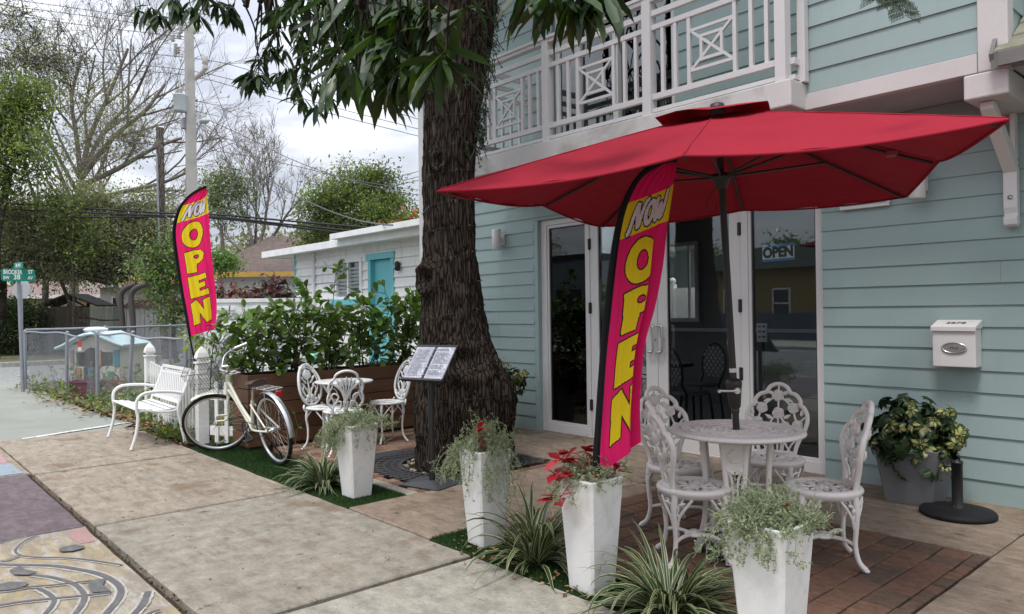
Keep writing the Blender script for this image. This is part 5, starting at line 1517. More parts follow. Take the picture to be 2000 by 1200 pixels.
for s_ in (-1, 1):
    p = MB(); p.tube([steer(st_ + np.array(q)) for q in ((-.185, s_ * .287, .056), (-.06, s_ * .268, .052))], .0165, 10); p.build('grip', M_['brownvinyl'] if s_ > 0 else M_['alloy'], hb)
    p = MB(); p.tube([steer(st_ + np.array(q)) for q in ((-.02, s_ * .24, .05), (-.05, s_ * .245, .02), (-.13, s_ * .27, .012))], .006, 6); p.box(steer(st_ + np.array((-.03, s_ * .24, .05))), (.03, .03, .03)); p.build('brake_lever', M_['alloy'], hb)
p = MB()
for s_ in (-1, 1): p.tube([steer(q) for q in spline([st_ + np.array([-.03, s_ * .24, .05]), st_ + np.array([.12, s_ * .18, .06]), st_ + np.array([.13, s_ * .05, -.12]), crown + np.array([.05, s_ * .02, 0])], 20)], .0028, 5)
p.build('cables', M_['dark'], hb)
p = MB()                                                 # wire basket
def bq(u, v, w):                                         # u across, v forward, w up (0..1), tapered
    k = .80 + .20 * w
    return steer(HEADTOP + np.array([.085 + .23 * v * (1 if w > .5 else .92) + .03 * w, (u - .5) * .36 * k, -.08 + .25 * w + .05 * v]))
for w in (0, .25, .5, .75, 1): p.tube([bq(u, v, w) for u, v in ((0, 0), (1, 0), (1, 1), (0, 1))], .0032 if w == 1 else .0018, 4, closed=True)
for i in range(13):
    u = i / 12
    for v in (0, 1): p.tube([bq(u, v, 0), bq(u, v, 1)], .0016, 3)
    p.tube([bq(u, 0, 0), bq(u, 1, 0)], .0016, 3)
for i in range(1, 8):
    v = i / 8
    for u in (0, 1): p.tube([bq(u, v, 0), bq(u, v, 1)], .0016, 3)
p.build('basket', M_['dark'], bike)
p = MB()
sp = seatt + np.array([-.035, 0, .02])
nseg = 14; G = np.zeros((nseg, 14, 3))
for i in range(nseg):
    u = i / (nseg - 1); x = -.135 + .27 * u; w = .088 * (1 - u) ** .75 + .022 if u < .98 else .006
    if u < .05: w *= .7
    for j in range(14):
        a = j * 2 * PI / 14; G[i, j] = sp + np.array([x, w * math.cos(a), .045 + .012 * math.cos(3 * u) + (.028 if math.sin(a) > 0 else .032) * math.sin(a) * (1 - .35 * u)])
p.grid(G[:, ::-1], cv=True); p.add(G[0], [tuple(range(14))]); p.add(G[-1], [tuple(range(14))[::-1]])
sdl = p.build('saddle', M_['brownvinyl'], bike)
p = MB()
for s_ in (-1, 1):
    for k in range(2): p.tube([sp + np.array([-.08 + .018 * math.cos(q), s_ * .05 + .018 * math.sin(q), -.03 + q * .0026]) for q in np.linspace(0, 8 * PI, 60)], .003, 4)
p.tube([bb + (seatt - bb) * .7, sp + np.array([0, 0, .02])], .0125, 10); p.build('seat_post', M_['chrome'], sdl)
# carrier, mudguards, lamp
p = MB()
for y in (-.06, -.02, .02, .06): p.tube(spline([(.18, y * .5, .70), (.15, y, .735), (-.05, y, .735), (-.21, y, .735)], 14), .004, 6)
for x in (.12, -.04, -.2): p.tube([(x, -.062, .735), (x, .062, .735)], .004, 6)
for s_ in (-1, 1): p.tube([(-.08, s_ * .062, .735), (0, s_ * .062, RW)], .0035, 6)
p.build('carrier', M_['alloy'], bike)
def guard(T, a0, a1, mat, nm, par):
    p = MB(); p.T = T; aa = np.linspace(rad(a0), rad(a1), 26); ww = np.linspace(-1, 1, 7)
    p.grid(np.array([[((RW + .030 - .010 * q * q) * math.cos(a), q * .028, (RW + .030 - .010 * q * q) * math.sin(a)) for q in ww] for a in aa])); p.build(nm, mat, par)
guard(tr4(0, 0, RW), 70, 185, M_['alloy'], 'mudguard', bike)
guard(steerT(tr4(*fc)), 70, 112, fr_, 'mudguard', bike)
p = MB(); p.box((-.235, 0, .70), (.022, .06, .045)); p.build('rear_light', M_['redglass'], bike, .006)
p = MB(); an = np.arange(40) * 2 * PI / 40
p.tube([bb + np.array([.085 * math.cos(q), .062, .085 * math.sin(q)]) for q in an], .006, 5, closed=True)
for k in range(5): p.tube([bb + np.array([0, .062, 0]), bb + np.array([.085 * math.cos(k * 1.2566), .062, .085 * math.sin(k * 1.2566)])], .006, 5)
for s_, a in ((1, rad(205)), (-1, rad(25))):
    e_ = bb + np.array([.165 * math.cos(a), s_ * .075, .165 * math.sin(a)]); p.tube([bb + np.array([0, s_ * .065, 0]), e_], .010, 8)
ck = p.build('crank', M_['dark'], bike)
for s_, a in ((1, rad(205)), (-1, rad(25))):
    e_ = bb + np.array([.165 * math.cos(a), s_ * .075, .165 * math.sin(a)]); p = MB(); p.box(e_ + np.array([0, s_ * .05, 0]), (.09, .07, .022)); p.build('pedal', M_['black'], ck, .006)
p = MB()
for z in (-.085, .085): p.tube([bb + np.array([0, .062, z]), np.array([0, .062, RW + z * .35])], .004, 5)
p.build('chain', M_['dark'], bike)
p = MB(); p.tube([(.40, -.04, .30), (.31, -.185, -.015)], .009, 8); p.build('kickstand', M_['dark'], bike)
p = MB(); T = steerT(tr4(*fc)); p.T = T; a = rad(-78); p.box((.285 * math.cos(a) * .82, -.012, .285 * math.sin(a) * .82), (.10, .004, .022), 0); p.build('reflector', M_['trim'], wf)

# ------------------------------------------------------------------ picket fence
def gothic_post(par, x, y, h, w=.115):
    p = MB(); p.bx(x - w / 2, x + w / 2, y - w / 2, y + w / 2, 0, h - .17); a = w / 2 + .012
    p.bx(x - a, x + a, y - a, y + a, h - .17, h - .15); o = p.build('post', M_['pickets'], par, .004)
    p = MB()
    for (r0, z0), (r1, z1) in zip([(.04, 0), (.036, .02), (.062, .035), (.062, .055), (.05, .10), (.022, .145)], [(.036, .02), (.062, .035), (.062, .055), (.05, .10), (.022, .145), (.001, .17)]):
        v = [(x + sx * r0, y + sy * r0, h - .15 + z0) for sx, sy in ((-1, -1), (1, -1), (1, 1), (-1, 1))] + [(x + sx * r1, y + sy * r1, h - .15 + z1) for sx, sy in ((-1, -1), (1, -1), (1, 1), (-1, 1))]
        p.add(v, [(0, 1, 5, 4), (1, 2, 6, 5), (2, 3, 7, 6), (3, 0, 4, 7)])
    p.build('cap', M_['pickets'], o)
def picket_run(label, A, B, n, post_at, top0, dip):
    A, B = np.array(A, float), np.array(B, float); Ln = np.linalg.norm(B - A)
    t = thing('picket_fence', label, 'fence', (A[0], A[1], 0), math.atan2(B[1] - A[1], B[0] - A[0]))
    for x, h in post_at: gothic_post(t, x, 0, h)
    p = MB(); p.bx(.06, Ln - .06, -.005, .035, top0 - .20, top0 - .09); p.bx(.06, Ln - .06, -.005, .035, .10, .20); p.build('rail', M_['pickets'], t, .003)
    for i in range(n):
        x = .10 + (Ln - .2) * (i + .5) / n; h = top0 - dip * math.sin(PI * (i + .5) / n); w = .022
        p = MB(); p.prism([(x - w, .03), (x + w, .03), (x + w, h - .015), (x + w * .6, h), (x - w * .6, h), (x - w, h - .015)], .006, .026, frame((0, 0, 0), (1, 0, 0), (0, 0, 1), (0, -1, 0))); p.build('picket', M_['pickets'], t)
    return t
picket_run('white picket fence panel behind the bench, its posts with pointed caps', (-10.70, 3.0), (-8.31, 2.86), 17, [(0, 1.02), (2.39, 1.04)], .80, .06)
picket_run('short white picket fence between the bicycle wheel and the wooden planter box', (-8.24, 2.87), (-7.50, 3.28), 5, [], .68, .0)

# ------------------------------------------------------------------ wooden planter box with its hedge
def wood_mat(name, c0, c1, rough=.6, sx=(.6, 1, 9)):
    m, tt, b, o = newmat(name); v = coords(tt, sx)
    c = mix(tt, noise(tt, v, 5, 7, .65, .8), c0, c1)
    a = N(tt, 'ShaderNodeAttribute', attribute_name='rnd'); r_ = N(tt, 'ShaderNodeMapRange'); r_.inputs['To Min'].default_value = .75; r_.inputs['To Max'].default_value = 1.2; L(tt, a.outputs['Fac'], r_.inputs['Value'])
    c = mix(tt, 1., c, r_.outputs[0], 'MULTIPLY')
    c = mix(tt, ramp(tt, noise(tt, coords(tt, (2.2, 2.2, 6)), 2.6, 3, .5), [(.68, 0), (.73, .8)]), c, [x * .35 for x in c0])
    L(tt, c, b.inputs['Base Color']); b.inputs['Roughness'].default_value = rough; bump(tt, b, noise(tt, v, 18, 5, .7), .25, .004)
    return m
M_['cedar'] = wood_mat('stained_boards', (.050, .021, .010), (.175, .078, .036))
A = np.array([-7.50, 3.06]); B = np.array([-7.50, 5.78]); Lb = float(np.linalg.norm(B - A)); bang = math.atan2(B[1] - A[1], B[0] - A[0])
t = thing('planter_box', 'long brown stained wooden planter box behind the bistro set', 'planter', (A[0], A[1], 0), bang)
p = MB(); hb_ = .142; Wd = .42                              # local +X along the face, +Y away from the patio (left of travel)
for i in range(5): p.bx(0, Lb, 0, .024, .03 + i * .150, .03 + i * .150 + hb_)
p.build('front_boards', M_['cedar'], t, .003)
for x0, x1 in ((-.022, -.001), (Lb + .001, Lb + .022)):
    p = MB()
    for i in range(5): p.bx(x0, x1, .001, Wd, .03 + i * .150, .03 + i * .150 + hb_)
    p.build('end_boards', M_['cedar'], t, .003)
p = MB()
for i in range(5): p.bx(0, Lb, Wd - .024, Wd, .03 + i * .150, .03 + i * .150 + hb_)
p.build('back_boards', M_['cedar'], t, .003)
p = MB(); p.bx(.002, Lb - .002, .026, Wd - .026, .0, .70); p.build('soil', M_['soil'], t)
# hedge
clv = np.array([[0, 0, 0], [.30, .13, .03], [.62, .25, .05], [.88, .20, .03], [1, 0, .0], [.88, -.20, .03], [.62, -.25, .05], [.30, -.13, .03], [.30, 0, 0], [.62, 0, .0], [.88, 0, .0]])
def cl_leaves(mb, P, X, Z, S, m=0):
    rr = rng.random(len(P))
    mb.scatter(clv, [[0, 8, 1], [3, 10, 4], [0, 7, 8], [5, 4, 10]], P, X, Z, S, m, True, rr); mb.scatter(clv, [[1, 8, 9, 2], [2, 9, 10, 3], [7, 6, 9, 8], [6, 5, 10, 9]], P, X, Z, S, m, True, rr)
def clusia(label, x, y0, z0, h, w, n, seed, sprig=None):
    r = np.random.default_rng(seed)
    t = thing('hedge_shrub', label, 'shrub', (x, y0, z0), 0, 'glossy shrubs in the wooden planter box')
    st, lf = MB(), MB(); P = []; X = []; Z = []; S = []; Mi = []
    tips = []
    for k in range(7):
        b = np.array([r.normal(0, .07), r.normal(0, .07), 0]); a = r.uniform(0, 2 * PI)
        e = np.array([math.cos(a) * w * r.uniform(.2, .9), math.sin(a) * w * r.uniform(.2, .8), h * r.uniform(.62, 1.0)])
        tips.append((b, e))
    if sprig: tips.append((np.zeros(3), np.array(sprig)))
    for b, e in tips:
        pts = spline([b, (b + e) / 2 + r.normal(0, .05, 3), e], 12); st.tube(pts, [.010, .005, .003], 5)
        for j in range(n):
            i = int(len(pts) * r.uniform(.22, .99)); c = pts[min(i, len(pts) - 1)]
            d = norm(r.normal(0, 1, 3) * np.array([1, 1, .5]) + np.array([0, 0, .25])); ln = r.uniform(.04, .24) * (1.1 - .4 * i / len(pts)); q = c + d * ln
            if q[2] < -.02: continue
            st.tube([c, q], [.004, .0022], 4)
            m = r.integers(3, 6)
            for _ in range(m):
                dd = norm(d + r.normal(0, .75, 3) + np.array([0, 0, .15])); P.append(q - d * r.uniform(0, .06)); X.append(dd); Z.append(r.normal(0, .5, 3) + np.array([0, 0, 1.])); S.append(r.uniform(.085, .145)); Mi.append(1 if r.random() < .12 + .45 * (i > 8) * r.random() else 0)
    P, X, Z, S, Mi = map(np.array, (P, X, Z, S, Mi))
    for m in (0, 1):
        k = Mi == m
        if k.any(): cl_leaves(lf, P[k], X[k], Z[k], S[k], m)
    st.build('stems', M_['bark2'], t); lf.build('foliage', [M_['clusia'], M_['clusia2']], t)
u_ = (B - A) / Lb; nperp = np.array([-u_[1], u_[0]])
hl = ['glossy round leaved shrub at the near end of the planter box, over the handlebar', 'glossy shrub second from the bicycle in the wooden planter box', 'glossy shrub with one tall sprig in front of the white house window',
      'dense glossy shrub below the turquoise door', 'glossy shrub right of the turquoise door, next to the tree trunk', 'glossy shrub at the far end of the planter box behind the tree trunk']
hh = [(.14, .82, .40, 15), (.50, .98, .39, 15), (1.00, .80, .37, 15), (1.50, .92, .39, 15), (2.02, .96, .39, 16), (2.5, .98, .39, 15)]
for k, ((d, h, w, n), l_) in enumerate(zip(hh, hl)):
    q = A + u_ * d + nperp * .21
    clusia(l_, q[0], q[1], .69, h, w, n, 50 + k, (.02, .1, 1.22) if k == 2 else ((-.22, -.42, .60) if k == 0 else None))
# ------------------------------------------------------------------ feather flags
M_['fpink'] = pm('flag_pink', (.84, .018, .165), .7, .05, 3, trans=.28, bmp=.05, bsc=400, tcol=(1.1, .8, .8))
M_['fyel'] = pm('flag_yellow', (.85, .66, .02), .7, .04, 3, trans=.28, tcol=(1.05, .9, .6))
M_['fblk'] = pm('flag_black', (.012, .011, .013), .75, .1, 5)
M_['fwht'] = pm('flag_white', (.72, .66, .70), .7, .04, 5, trans=.25)
def inpoly(x, y, poly):
    ins = np.zeros(x.shape, bool); n = len(poly)
    for i in range(n):
        (x0, y0), (x1, y1) = poly[i], poly[(i + 1) % n]
        if y0 == y1: continue
        c = ((y0 > y) != (y1 > y)) & (x < (x1 - x0) * (y - y0) / (y1 - y0) + x0)
        ins ^= c
    return ins
def nearline(x, y, pts, w):
    d = np.full(x.shape, 9.0)
    for (x0, y0), (x1, y1) in zip(pts[:-1], pts[1:]):
        dx, dy = x1 - x0, y1 - y0; t = np.clip(((x - x0) * dx + (y - y0) * dy) / (dx * dx + dy * dy + 1e-9), 0, 1)
        d = np.minimum(d, np.hypot(x - x0 - t * dx, y - y0 - t * dy))
    return d < w
def flag_art(nu, nv, W, Hh, shear, boxes, band, u0=.25, u1=.80, sleeve=.09):
    """material per cell: 0 pink 1 yellow 2 black 3 white"""
    u = (np.arange(nu) + .5) / nu; v = (np.arange(nv) + .5) / nv
    Uu, Vv = np.meshgrid(u, v)                           # rows v, cols u
    w = Vv + shear * Uu * (1 - Vv)
    art = np.zeros((nv, nu), int)
    art[(w > band[0]) & (w < band[1])] = 1
    yel = np.zeros_like(art, bool)
    E_ = [(.05, .02), (.95, .0), (.97, .24), (.52, .25), (.52, .38), (.85, .37), (.85, .59), (.52, .60), (.52, .74), (.98, .72), (1, .98), (.05, 1)]
    P_ = [(.04, .04), (.5, .0), (.82, .06), (.99, .25), (.92, .46), (.70, .60), (.52, .62), (.50, 1.0), (.08, .98)]
    N_ = [(.0, .10), (.30, .0), (.62, .46), (.60, .06), (.97, .0), (1.0, .93), (.72, 1.0), (.36, .52), (.36, .97), (.02, 1.0)]
    for k, (a, b) in enumerate(boxes):
        x = (Uu - u0) / (u1 - u0); y = (w - a) / (b - a)
        if k == 0: m = (np.hypot((x - .5) / .5, (y - .5) / .5) < 1) & ~(np.hypot((x - .52) / .19, (y - .5) / .23) < 1)
        elif k == 1: m = inpoly(x, y, P_) & ~(np.hypot((x - .55) / .13, (y - .30) / .10) < 1)
        else: m = inpoly(x, y, E_ if k == 2 else N_)
        yel |= m
    def grow(m, r):
        o = m.copy(); cx, cy = W / nu, Hh / nv
        for i in range(-int(r / cy) - 1, int(r / cy) + 2):
            for j in range(-int(r / cx) - 1, int(r / cx) + 2):
                if (i * cy) ** 2 + (j * cx) ** 2 <= r * r:
                    s = np.zeros_like(m); a0, a1 = max(0, i), nv + min(0, i); b0, b1 = max(0, j), nu + min(0, j)
                    s[a0:a1, b0:b1] = m[a0 - i:a1 - i, b0 - j:b1 - j]; o |= s
        return o
    art[grow(yel, .011) & ~yel] = 2; art[yel] = 1
    X = (Uu - .20) / .68; Y = (w - band[0]) / (band[1] - band[0])
    asp = W * .68 / (Hh * (band[1] - band[0]))
    Xs = X * asp
    nw = [[(.03, .92), (.07, .80), (.16, .18), (.19, .20), (.27, .80), (.30, .78), (.37, .16), (.41, .12)], [(.56 + .10 * math.cos(q), .52 + .30 * math.sin(q)) for q in np.linspace(0, 2 * PI, 20)],
          [(.68, .30), (.72, .22), (.73, .55), (.76, .80), (.81, .72), (.85, .40), (.86, .74), (.91, .78), (.96, .50), (.98, .08)]]
    wh = np.zeros_like(yel)
    for st in nw: wh |= nearline(Xs, Y, [(a * asp, b) for a, b in st], .08)
    art[grow(wh, .011) & ~wh] = 2; art[wh] = 3
    art[Uu < sleeve] = 2
    return art
def plane_pt(px, py, o):
    d = ray(px, py); n = np.array([F_[0], F_[1], 0]); n /= np.linalg.norm(n)
    return np.array([0, 0, CAMH]) + d * ((np.array([o[0], o[1], 0]) @ n) / (d @ n))
def feather_flag(label, org, Lp, Rp, foot, fold, shear, boxes, band, wave, slide=False):
    t = thing('feather_flag', label, 'flag', (org[0], org[1], 0), 0)
    O = np.array([org[0], org[1], 0])
    def resamp(pts, n):
        P = spline([plane_pt(a, b, org) - O for a, b in pts], 300); l = np.concatenate([[0], np.cumsum(np.linalg.norm(np.diff(P, axis=0), axis=1))]); s = np.linspace(0, l[-1], n)
        return np.stack([np.interp(s, l, P[:, k]) for k in range(3)], 1)
    nu, nv = 104, 420
    Lc, Rc = resamp(Lp, nv + 1), resamp(Rp, nv + 1)
    art = flag_art(nu, nv, .46, 1.75, shear, boxes, band)
    n = -np.array([F_[0], F_[1], 0]) / math.hypot(F_[0], F_[1])
    u = np.linspace(0, 1, nu + 1); v = np.linspace(0, 1, nv + 1)
    fu = np.array([f[0] for f in fold]); fw = np.array([f[1] for f in fold]); fd = np.array([f[2] for f in fold])
    fw_ = np.interp(u, fu, fw); fd_ = np.interp(u, fu, fd)
    ker = np.ones(5) / 5
    fw_ = np.convolve(np.pad(fw_, 2, mode='edge'), ker, 'valid'); fd_ = np.convolve(np.pad(fd_, 2, mode='edge'), ker, 'valid')
    fw_[0], fw_[-1] = 0, 1
    k = np.clip((v - .20) / .22, 0, 1)[:, None]; k = k * k * (3 - 2 * k)                     # no fold at the very top
    if slide:                                               # the fold line drifts towards the pole lower down
        uf = np.interp(v, [.3, .41, .55, .7, .85, 1], [.70, .67, .585, .61, .61, .64])[:, None]
        uu = np.where(u[None] < uf, u[None] * .58 / uf, .58 + (u[None] - uf) * .42 / (1 - uf))
        fwm = np.interp(uu, u, fw_); fdm = np.interp(uu, u, fd_)
    else:
        fwm, fdm = np.tile(fw_, (nv + 1, 1)), np.tile(fd_, (nv + 1, 1))
    ww = u[None] * (1 - k) + fwm * k
    dd = fdm * k
    V, Uu = np.meshgrid(v, u, indexing='ij')
    dep = dd + wave * (np.sin(7 * V + 5 * Uu) * .5 + np.sin(15 * Uu + 4 * V + 1) * .35) * Uu * np.clip(V * 5, 0, 1) + .004 * np.sin(40 * Uu - 9 * V)
    P = Lc[:, None, :] * (1 - ww[..., None]) + Rc[:, None, :] * ww[..., None] + n * dep[..., None]
    p = MB(); p.grid(P, sm=True, mats=art); p.build('cloth', [M_['fpink'], M_['fyel'], M_['fblk'], M_['fwht']], t)
    p = MB(); pts = [q - n * .004 for q in Lc[::6]] + [np.array(f) - O for f in foot]
    p.tube(pts, .010, 8); p.tube([q + (Rc[i * 6] - Lc[i * 6]) * .02 + n * .002 for i, q in enumerate(Lc[::6][:-1])], .014, 8); p.build('pole', M_['fblk'], t)
    return t
FO = (-2.52, 2.78)
feather_flag('near pink and yellow NOW OPEN feather flag, folded on itself, under the red parasol', FO,
             [(1322, 312), (1300, 314), (1275, 325), (1250, 343), (1230, 372), (1214, 410), (1202, 460), (1193, 520), (1186, 580), (1179, 650), (1172, 740), (1166, 830), (1162, 890), (1162, 934)],
             [(1322, 312), (1317, 350), (1310, 400), (1303, 450), (1297, 510), (1289, 560), (1278, 610), (1266, 650), (1258, 690), (1254, 740), (1251, 800), (1253, 865)],
             [plane_pt(1163, 945, FO), np.array([-2.53, 2.79, .49])],
             [(0, 0, 0), (.09, .12, .012), (.22, .29, .004), (.58, .755, .022), (.63, .775, .0), (.76, .52, -.045), (.86, .64, -.06), (.92, .79, -.035), (1, 1, -.01)], .14, [(.345, .478), (.49, .622), (.64, .775), (.79, .94)], (.215, .325), .016, True)
FF = (-8.33, 2.95)
feather_flag('far pink and yellow NOW OPEN feather flag, spread flat, behind the bicycle basket', FF,
             [(403, 365), (392, 369), (376, 378), (360, 392), (347, 412), (339, 440), (338, 465), (342, 500), (348, 540), (355, 580), (363, 620), (370, 658)],
             [(403, 365), (405, 390), (408, 430), (412, 480), (417, 530), (421, 570), (423, 600), (422, 625), (420, 642)],
             [plane_pt(377, 690, FF), np.array([-8.33, 2.95, .02])],
             [(0, 0, 0), (.3, .3, .02), (.6, .62, -.01), (1, 1, 0)], .16, [(.335, .487), (.505, .637), (.655, .785), (.80, .945)], (.20, .315), .03)

# ------------------------------------------------------------------ the mango tree in its grate
t = thing('mango_tree', 'big dark trunked mango tree with hanging leaves, growing from the iron grate', 'tree', (-5.43, 4.22, 0))
TB = np.array([-5.43, 4.22, 0])
lv = [(-.05, -5.43, 4.22, .45), (.15, -5.42, 4.23, .425), (.45, -5.425, 4.225, .425), (.75, -5.435, 4.21, .40), (1.05, -5.475, 4.17, .335), (1.5, -5.505, 4.142, .272), (2.0, -5.51, 4.14, .24), (2.46, -5.506, 4.147, .225), (3.0, -5.49, 4.17, .235), (3.5, -5.465, 4.2, .265), (4.29, -5.409, 4.267, .31), (5.0, -5.36, 4.32, .32), (5.6, -5.34, 4.34, .30)]
lv = np.array(lv); zs = np.linspace(-.05, 5.6, 330); nA = 190
cx, cy, rr0 = (np.interp(zs, lv[:, 0], lv[:, k]) for k in (1, 2, 3))
sm = np.ones(21) / 21
cx, cy, rr0 = (np.convolve(np.pad(q, 10, mode='edge'), sm, 'valid') for q in (cx, cy, rr0))
G = np.zeros((len(zs), nA, 3))
tw_right = math.atan2(R_[1], R_[0])
for i, z in enumerate(zs):
    for j in range(nA):
        a = j * 2 * PI / nA
        ca, sa = math.cos(a), math.sin(a)
        b = mnoise.noise(Vector((ca * 1.6, sa * 1.6, z * .9))) * .10 + mnoise.noise(Vector((ca * 3.5, sa * 3.5, z * 1.9 + 7))) * .06
        rid = abs(mnoise.noise(Vector((ca * 9, sa * 9, z * 2.0)))) * .105 + abs(mnoise.noise(Vector((ca * 19, sa * 19, z * 5)))) * .075 + .03 * mnoise.noise(Vector((ca * 30, sa * 30, z * 22)))
        fl = .10 * max(0, .55 - z) * (math.cos(5 * a + 1) + .5 * math.cos(3 * a))
        bul = .16 * math.exp(-((z - .62) / .28) ** 2) * max(0, math.cos(a - tw_right)) ** 3
        kn = 0
        for (ka, kz, kr, kd) in ((tw_right + PI + .75, 1.70, .16, .10), (tw_right + PI + 1.2, 2.75, .10, .05), (tw_right - 1.2, .95, .2, .05)):
            da = (a - ka + PI) % (2 * PI) - PI; d = math.hypot(da * .26, z - kz) / kr
            if d < 1.4: kn += kd * (math.exp(-((d - .75) / .28) ** 2) - .9 * math.exp(-(d / .4) ** 2))
        r = rr0[i] * (1 + b + rid - .045 + fl) + bul * rr0[i] + kn * .6
        G[i, j] = (cx[i] - TB[0] + r * ca, cy[i] - TB[1] + r * sa, z)
p = MB(); p.grid(G[:, ::-1], cv=True)
tops = [np.array([cx[-1] - TB[0], cy[-1] - TB[1], 5.5])]
limbs = []
for e_ in ((-2.6, -1.2, 7.3), (1.8, -1.6, 7.4), (.6, 1.9, 8.2), (-1.6, 1.4, 8.4), (.2, -2.2, 7.6), (-3.6, -2.2, 6.6)):
    pts = spline([tops[0] - np.array([0, 0, .5]), tops[0] + np.array(e_) * np.array([.25, .25, 0]) + np.array([0, 0, .5]), tops[0] * .3 + np.array(e_) * .7, np.array(e_)], 18)
    limbs.append(pts); p.tube(pts, [.20, .14, .08], 12)
TRUNK = p
mgv = np.array([[0, 0, 0], [.2, .07, .02], [.45, .105, .03], [.75, .08, .01], [1, 0, -.08], [.75, -.08, .01], [.45, -.105, .03], [.2, -.07, .02], [.2, 0, 0], [.45, 0, 0], [.75, 0, -.015]])
def mg(mb, P, X, Z, S, m):
    rr = rng.random(len(P))
    mb.scatter(mgv, [[0, 8, 1], [3, 10, 4], [0, 7, 8], [5, 4, 10]], P, X, Z, S, m, True, rr); mb.scatter(mgv, [[1, 8, 9, 2], [2, 9, 10, 3], [7, 6, 9, 8], [6, 5, 10, 9]], P, X, Z, S, m, True, rr)
whl = []
for x, y, d, n in [(292, 12, 7, 9), (318, 30, 7, 10), (345, 18, 7, 12), (372, 12, 7, 12), (388, 30, 7, 10), (425, 6, 7.4, 14), (448, 10, 7.4, 14), (275, 20, 7.2, 6), (455, 25, 7.5, 10), (400, -8, 7.2, 12), (335, -6, 7, 10),
                   (527, 25, 7.6, 14), (555, 15, 7.8, 14), (540, 60, 7.6, 14), (575, 45, 7.9, 14), (600, 22, 7.7, 14), (525, 95, 7.4, 13), (552, 95, 7.8, 13), (510, 118, 7.4, 12), (495, 140, 7.3, 14), (488, 150, 7.3, 10), (505, 150, 7.3, 12), (590, 85, 7.8, 14), (622, 60, 7.7, 14), (585, 125, 7.6, 14), (565, 135, 7.5, 12), (600, 140, 7.6, 12), (545, 145, 7.5, 10), (640, 95, 7.4, 14), (650, 30, 7.5, 14), (680, 60, 7.2, 14), (620, 165, 7.2, 10), (592, 192, 7, 9), (615, 205, 7, 7), (575, 165, 7.4, 8), (660, 130, 7.2, 12), (700, 20, 7, 14), (575, -5, 7.6, 14), (640, -5, 7.6, 14), (710, 100, 7, 12), (690, 130, 7, 12), (640, 190, 7, 8),
                   (668, 115, 3.9, 11), (700, 150, 3.7, 11), (735, 95, 3.5, 13), (775, 110, 3.4, 13), (800, 45, 3.4, 13), (722, 40, 3.8, 13), (690, 75, 4.1, 12), (758, 150, 3.6, 12), (800, 140, 3.4, 11), (830, 75, 3.3, 11), (760, 30, 3.6, 13), (845, 20, 3.3, 12), (735, 165, 3.7, 9), (828, 150, 3.5, 8), (790, 10, 3.5, 12), (662, 170, 4.0, 8), (700, 5, 3.9, 12), (655, 40, 4.4, 12), (845, 110, 3.2, 10), (870, 135, 3.15, 8), (640, 10, 4.6, 12), (780, 165, 3.5, 8), (620, 45, 5.2, 13), (660, 95, 4.8, 13), (690, 30, 4.4, 13), (740, 60, 4.2, 14), (770, 75, 4.0, 14), (815, 25, 3.9, 13), (720, 120, 4.2, 12), (770, 130, 4.0, 12), (700, 100, 4.6, 12), (675, 150, 4.4, 9), (830, 110, 3.7, 12), (805, 95, 3.6, 12), (750, -5, 4, 14), (600, -5, 5.5, 14), (560, 10, 6, 14), (615, 100, 5.6, 12), (585, 65, 6.2, 13),
                   (1040, -25, 3.1, 7), (1022, -12, 3.2, 5), (1078, -18, 3.0, 8), (1112, -4, 3.0, 9), (1140, -10, 3.0, 9), (1160, 2, 3.05, 7), (1180, -12, 3.1, 6), (905, 10, 3.2, 4)]:
    whl.append((at(x, y - (28 * rng.random() if d < 5 and x < 900 else 0), d) - TB, n + (3 if d > 5 else 4), .20 if d > 5 else .205))
lf = MB(); tw = []
r = np.random.default_rng(77)
for c, n, s_ in whl:
    ro_ = c + np.array([r.normal(0, .10), r.normal(0, .10), r.uniform(.35, .8)])
    tw.append((c, ro_))
    a = r.uniform(0, 2 * PI, n); X = np.stack([np.cos(a), np.sin(a), r.uniform(-2.2, -.25, n)], 1)
    Z = np.stack([np.cos(a), np.sin(a), np.full(n, .9)], 1) + r.normal(0, .5, (n, 3))
    S = s_ * r.uniform(.55, 1.35, n); pp = c + r.normal(0, .02, (n, 3)); k = r.random(n) < .28
    if (~k).any(): mg(lf, pp[~k], X[~k], Z[~k], S[~k], 0)
    if k.any(): mg(lf, pp[k], X[k], Z[k], S[k], 1)
nodes = [q for l_ in limbs for q in l_]
for c, ro_ in sorted(tw, key=lambda q: -q[1][2]):
    NP = np.array(nodes); i = int(np.argmin(np.linalg.norm(NP - ro_, axis=1) + 3 * (NP[:, 2] < ro_[2] - .1))); a = NP[i]
    pts = np.concatenate([spline([a, (a + ro_) / 2 + np.array([0, 0, .25]), ro_], 10), spline([ro_, (ro_ + c) / 2 + r.normal(0, .04, 3), c], 8)[1:]])
    TRUNK.tube(pts, [.03, .016, .009, .004], 6); nodes += list(pts[2:11:2])
TRUNK.build('trunk', M_['bark'], t)
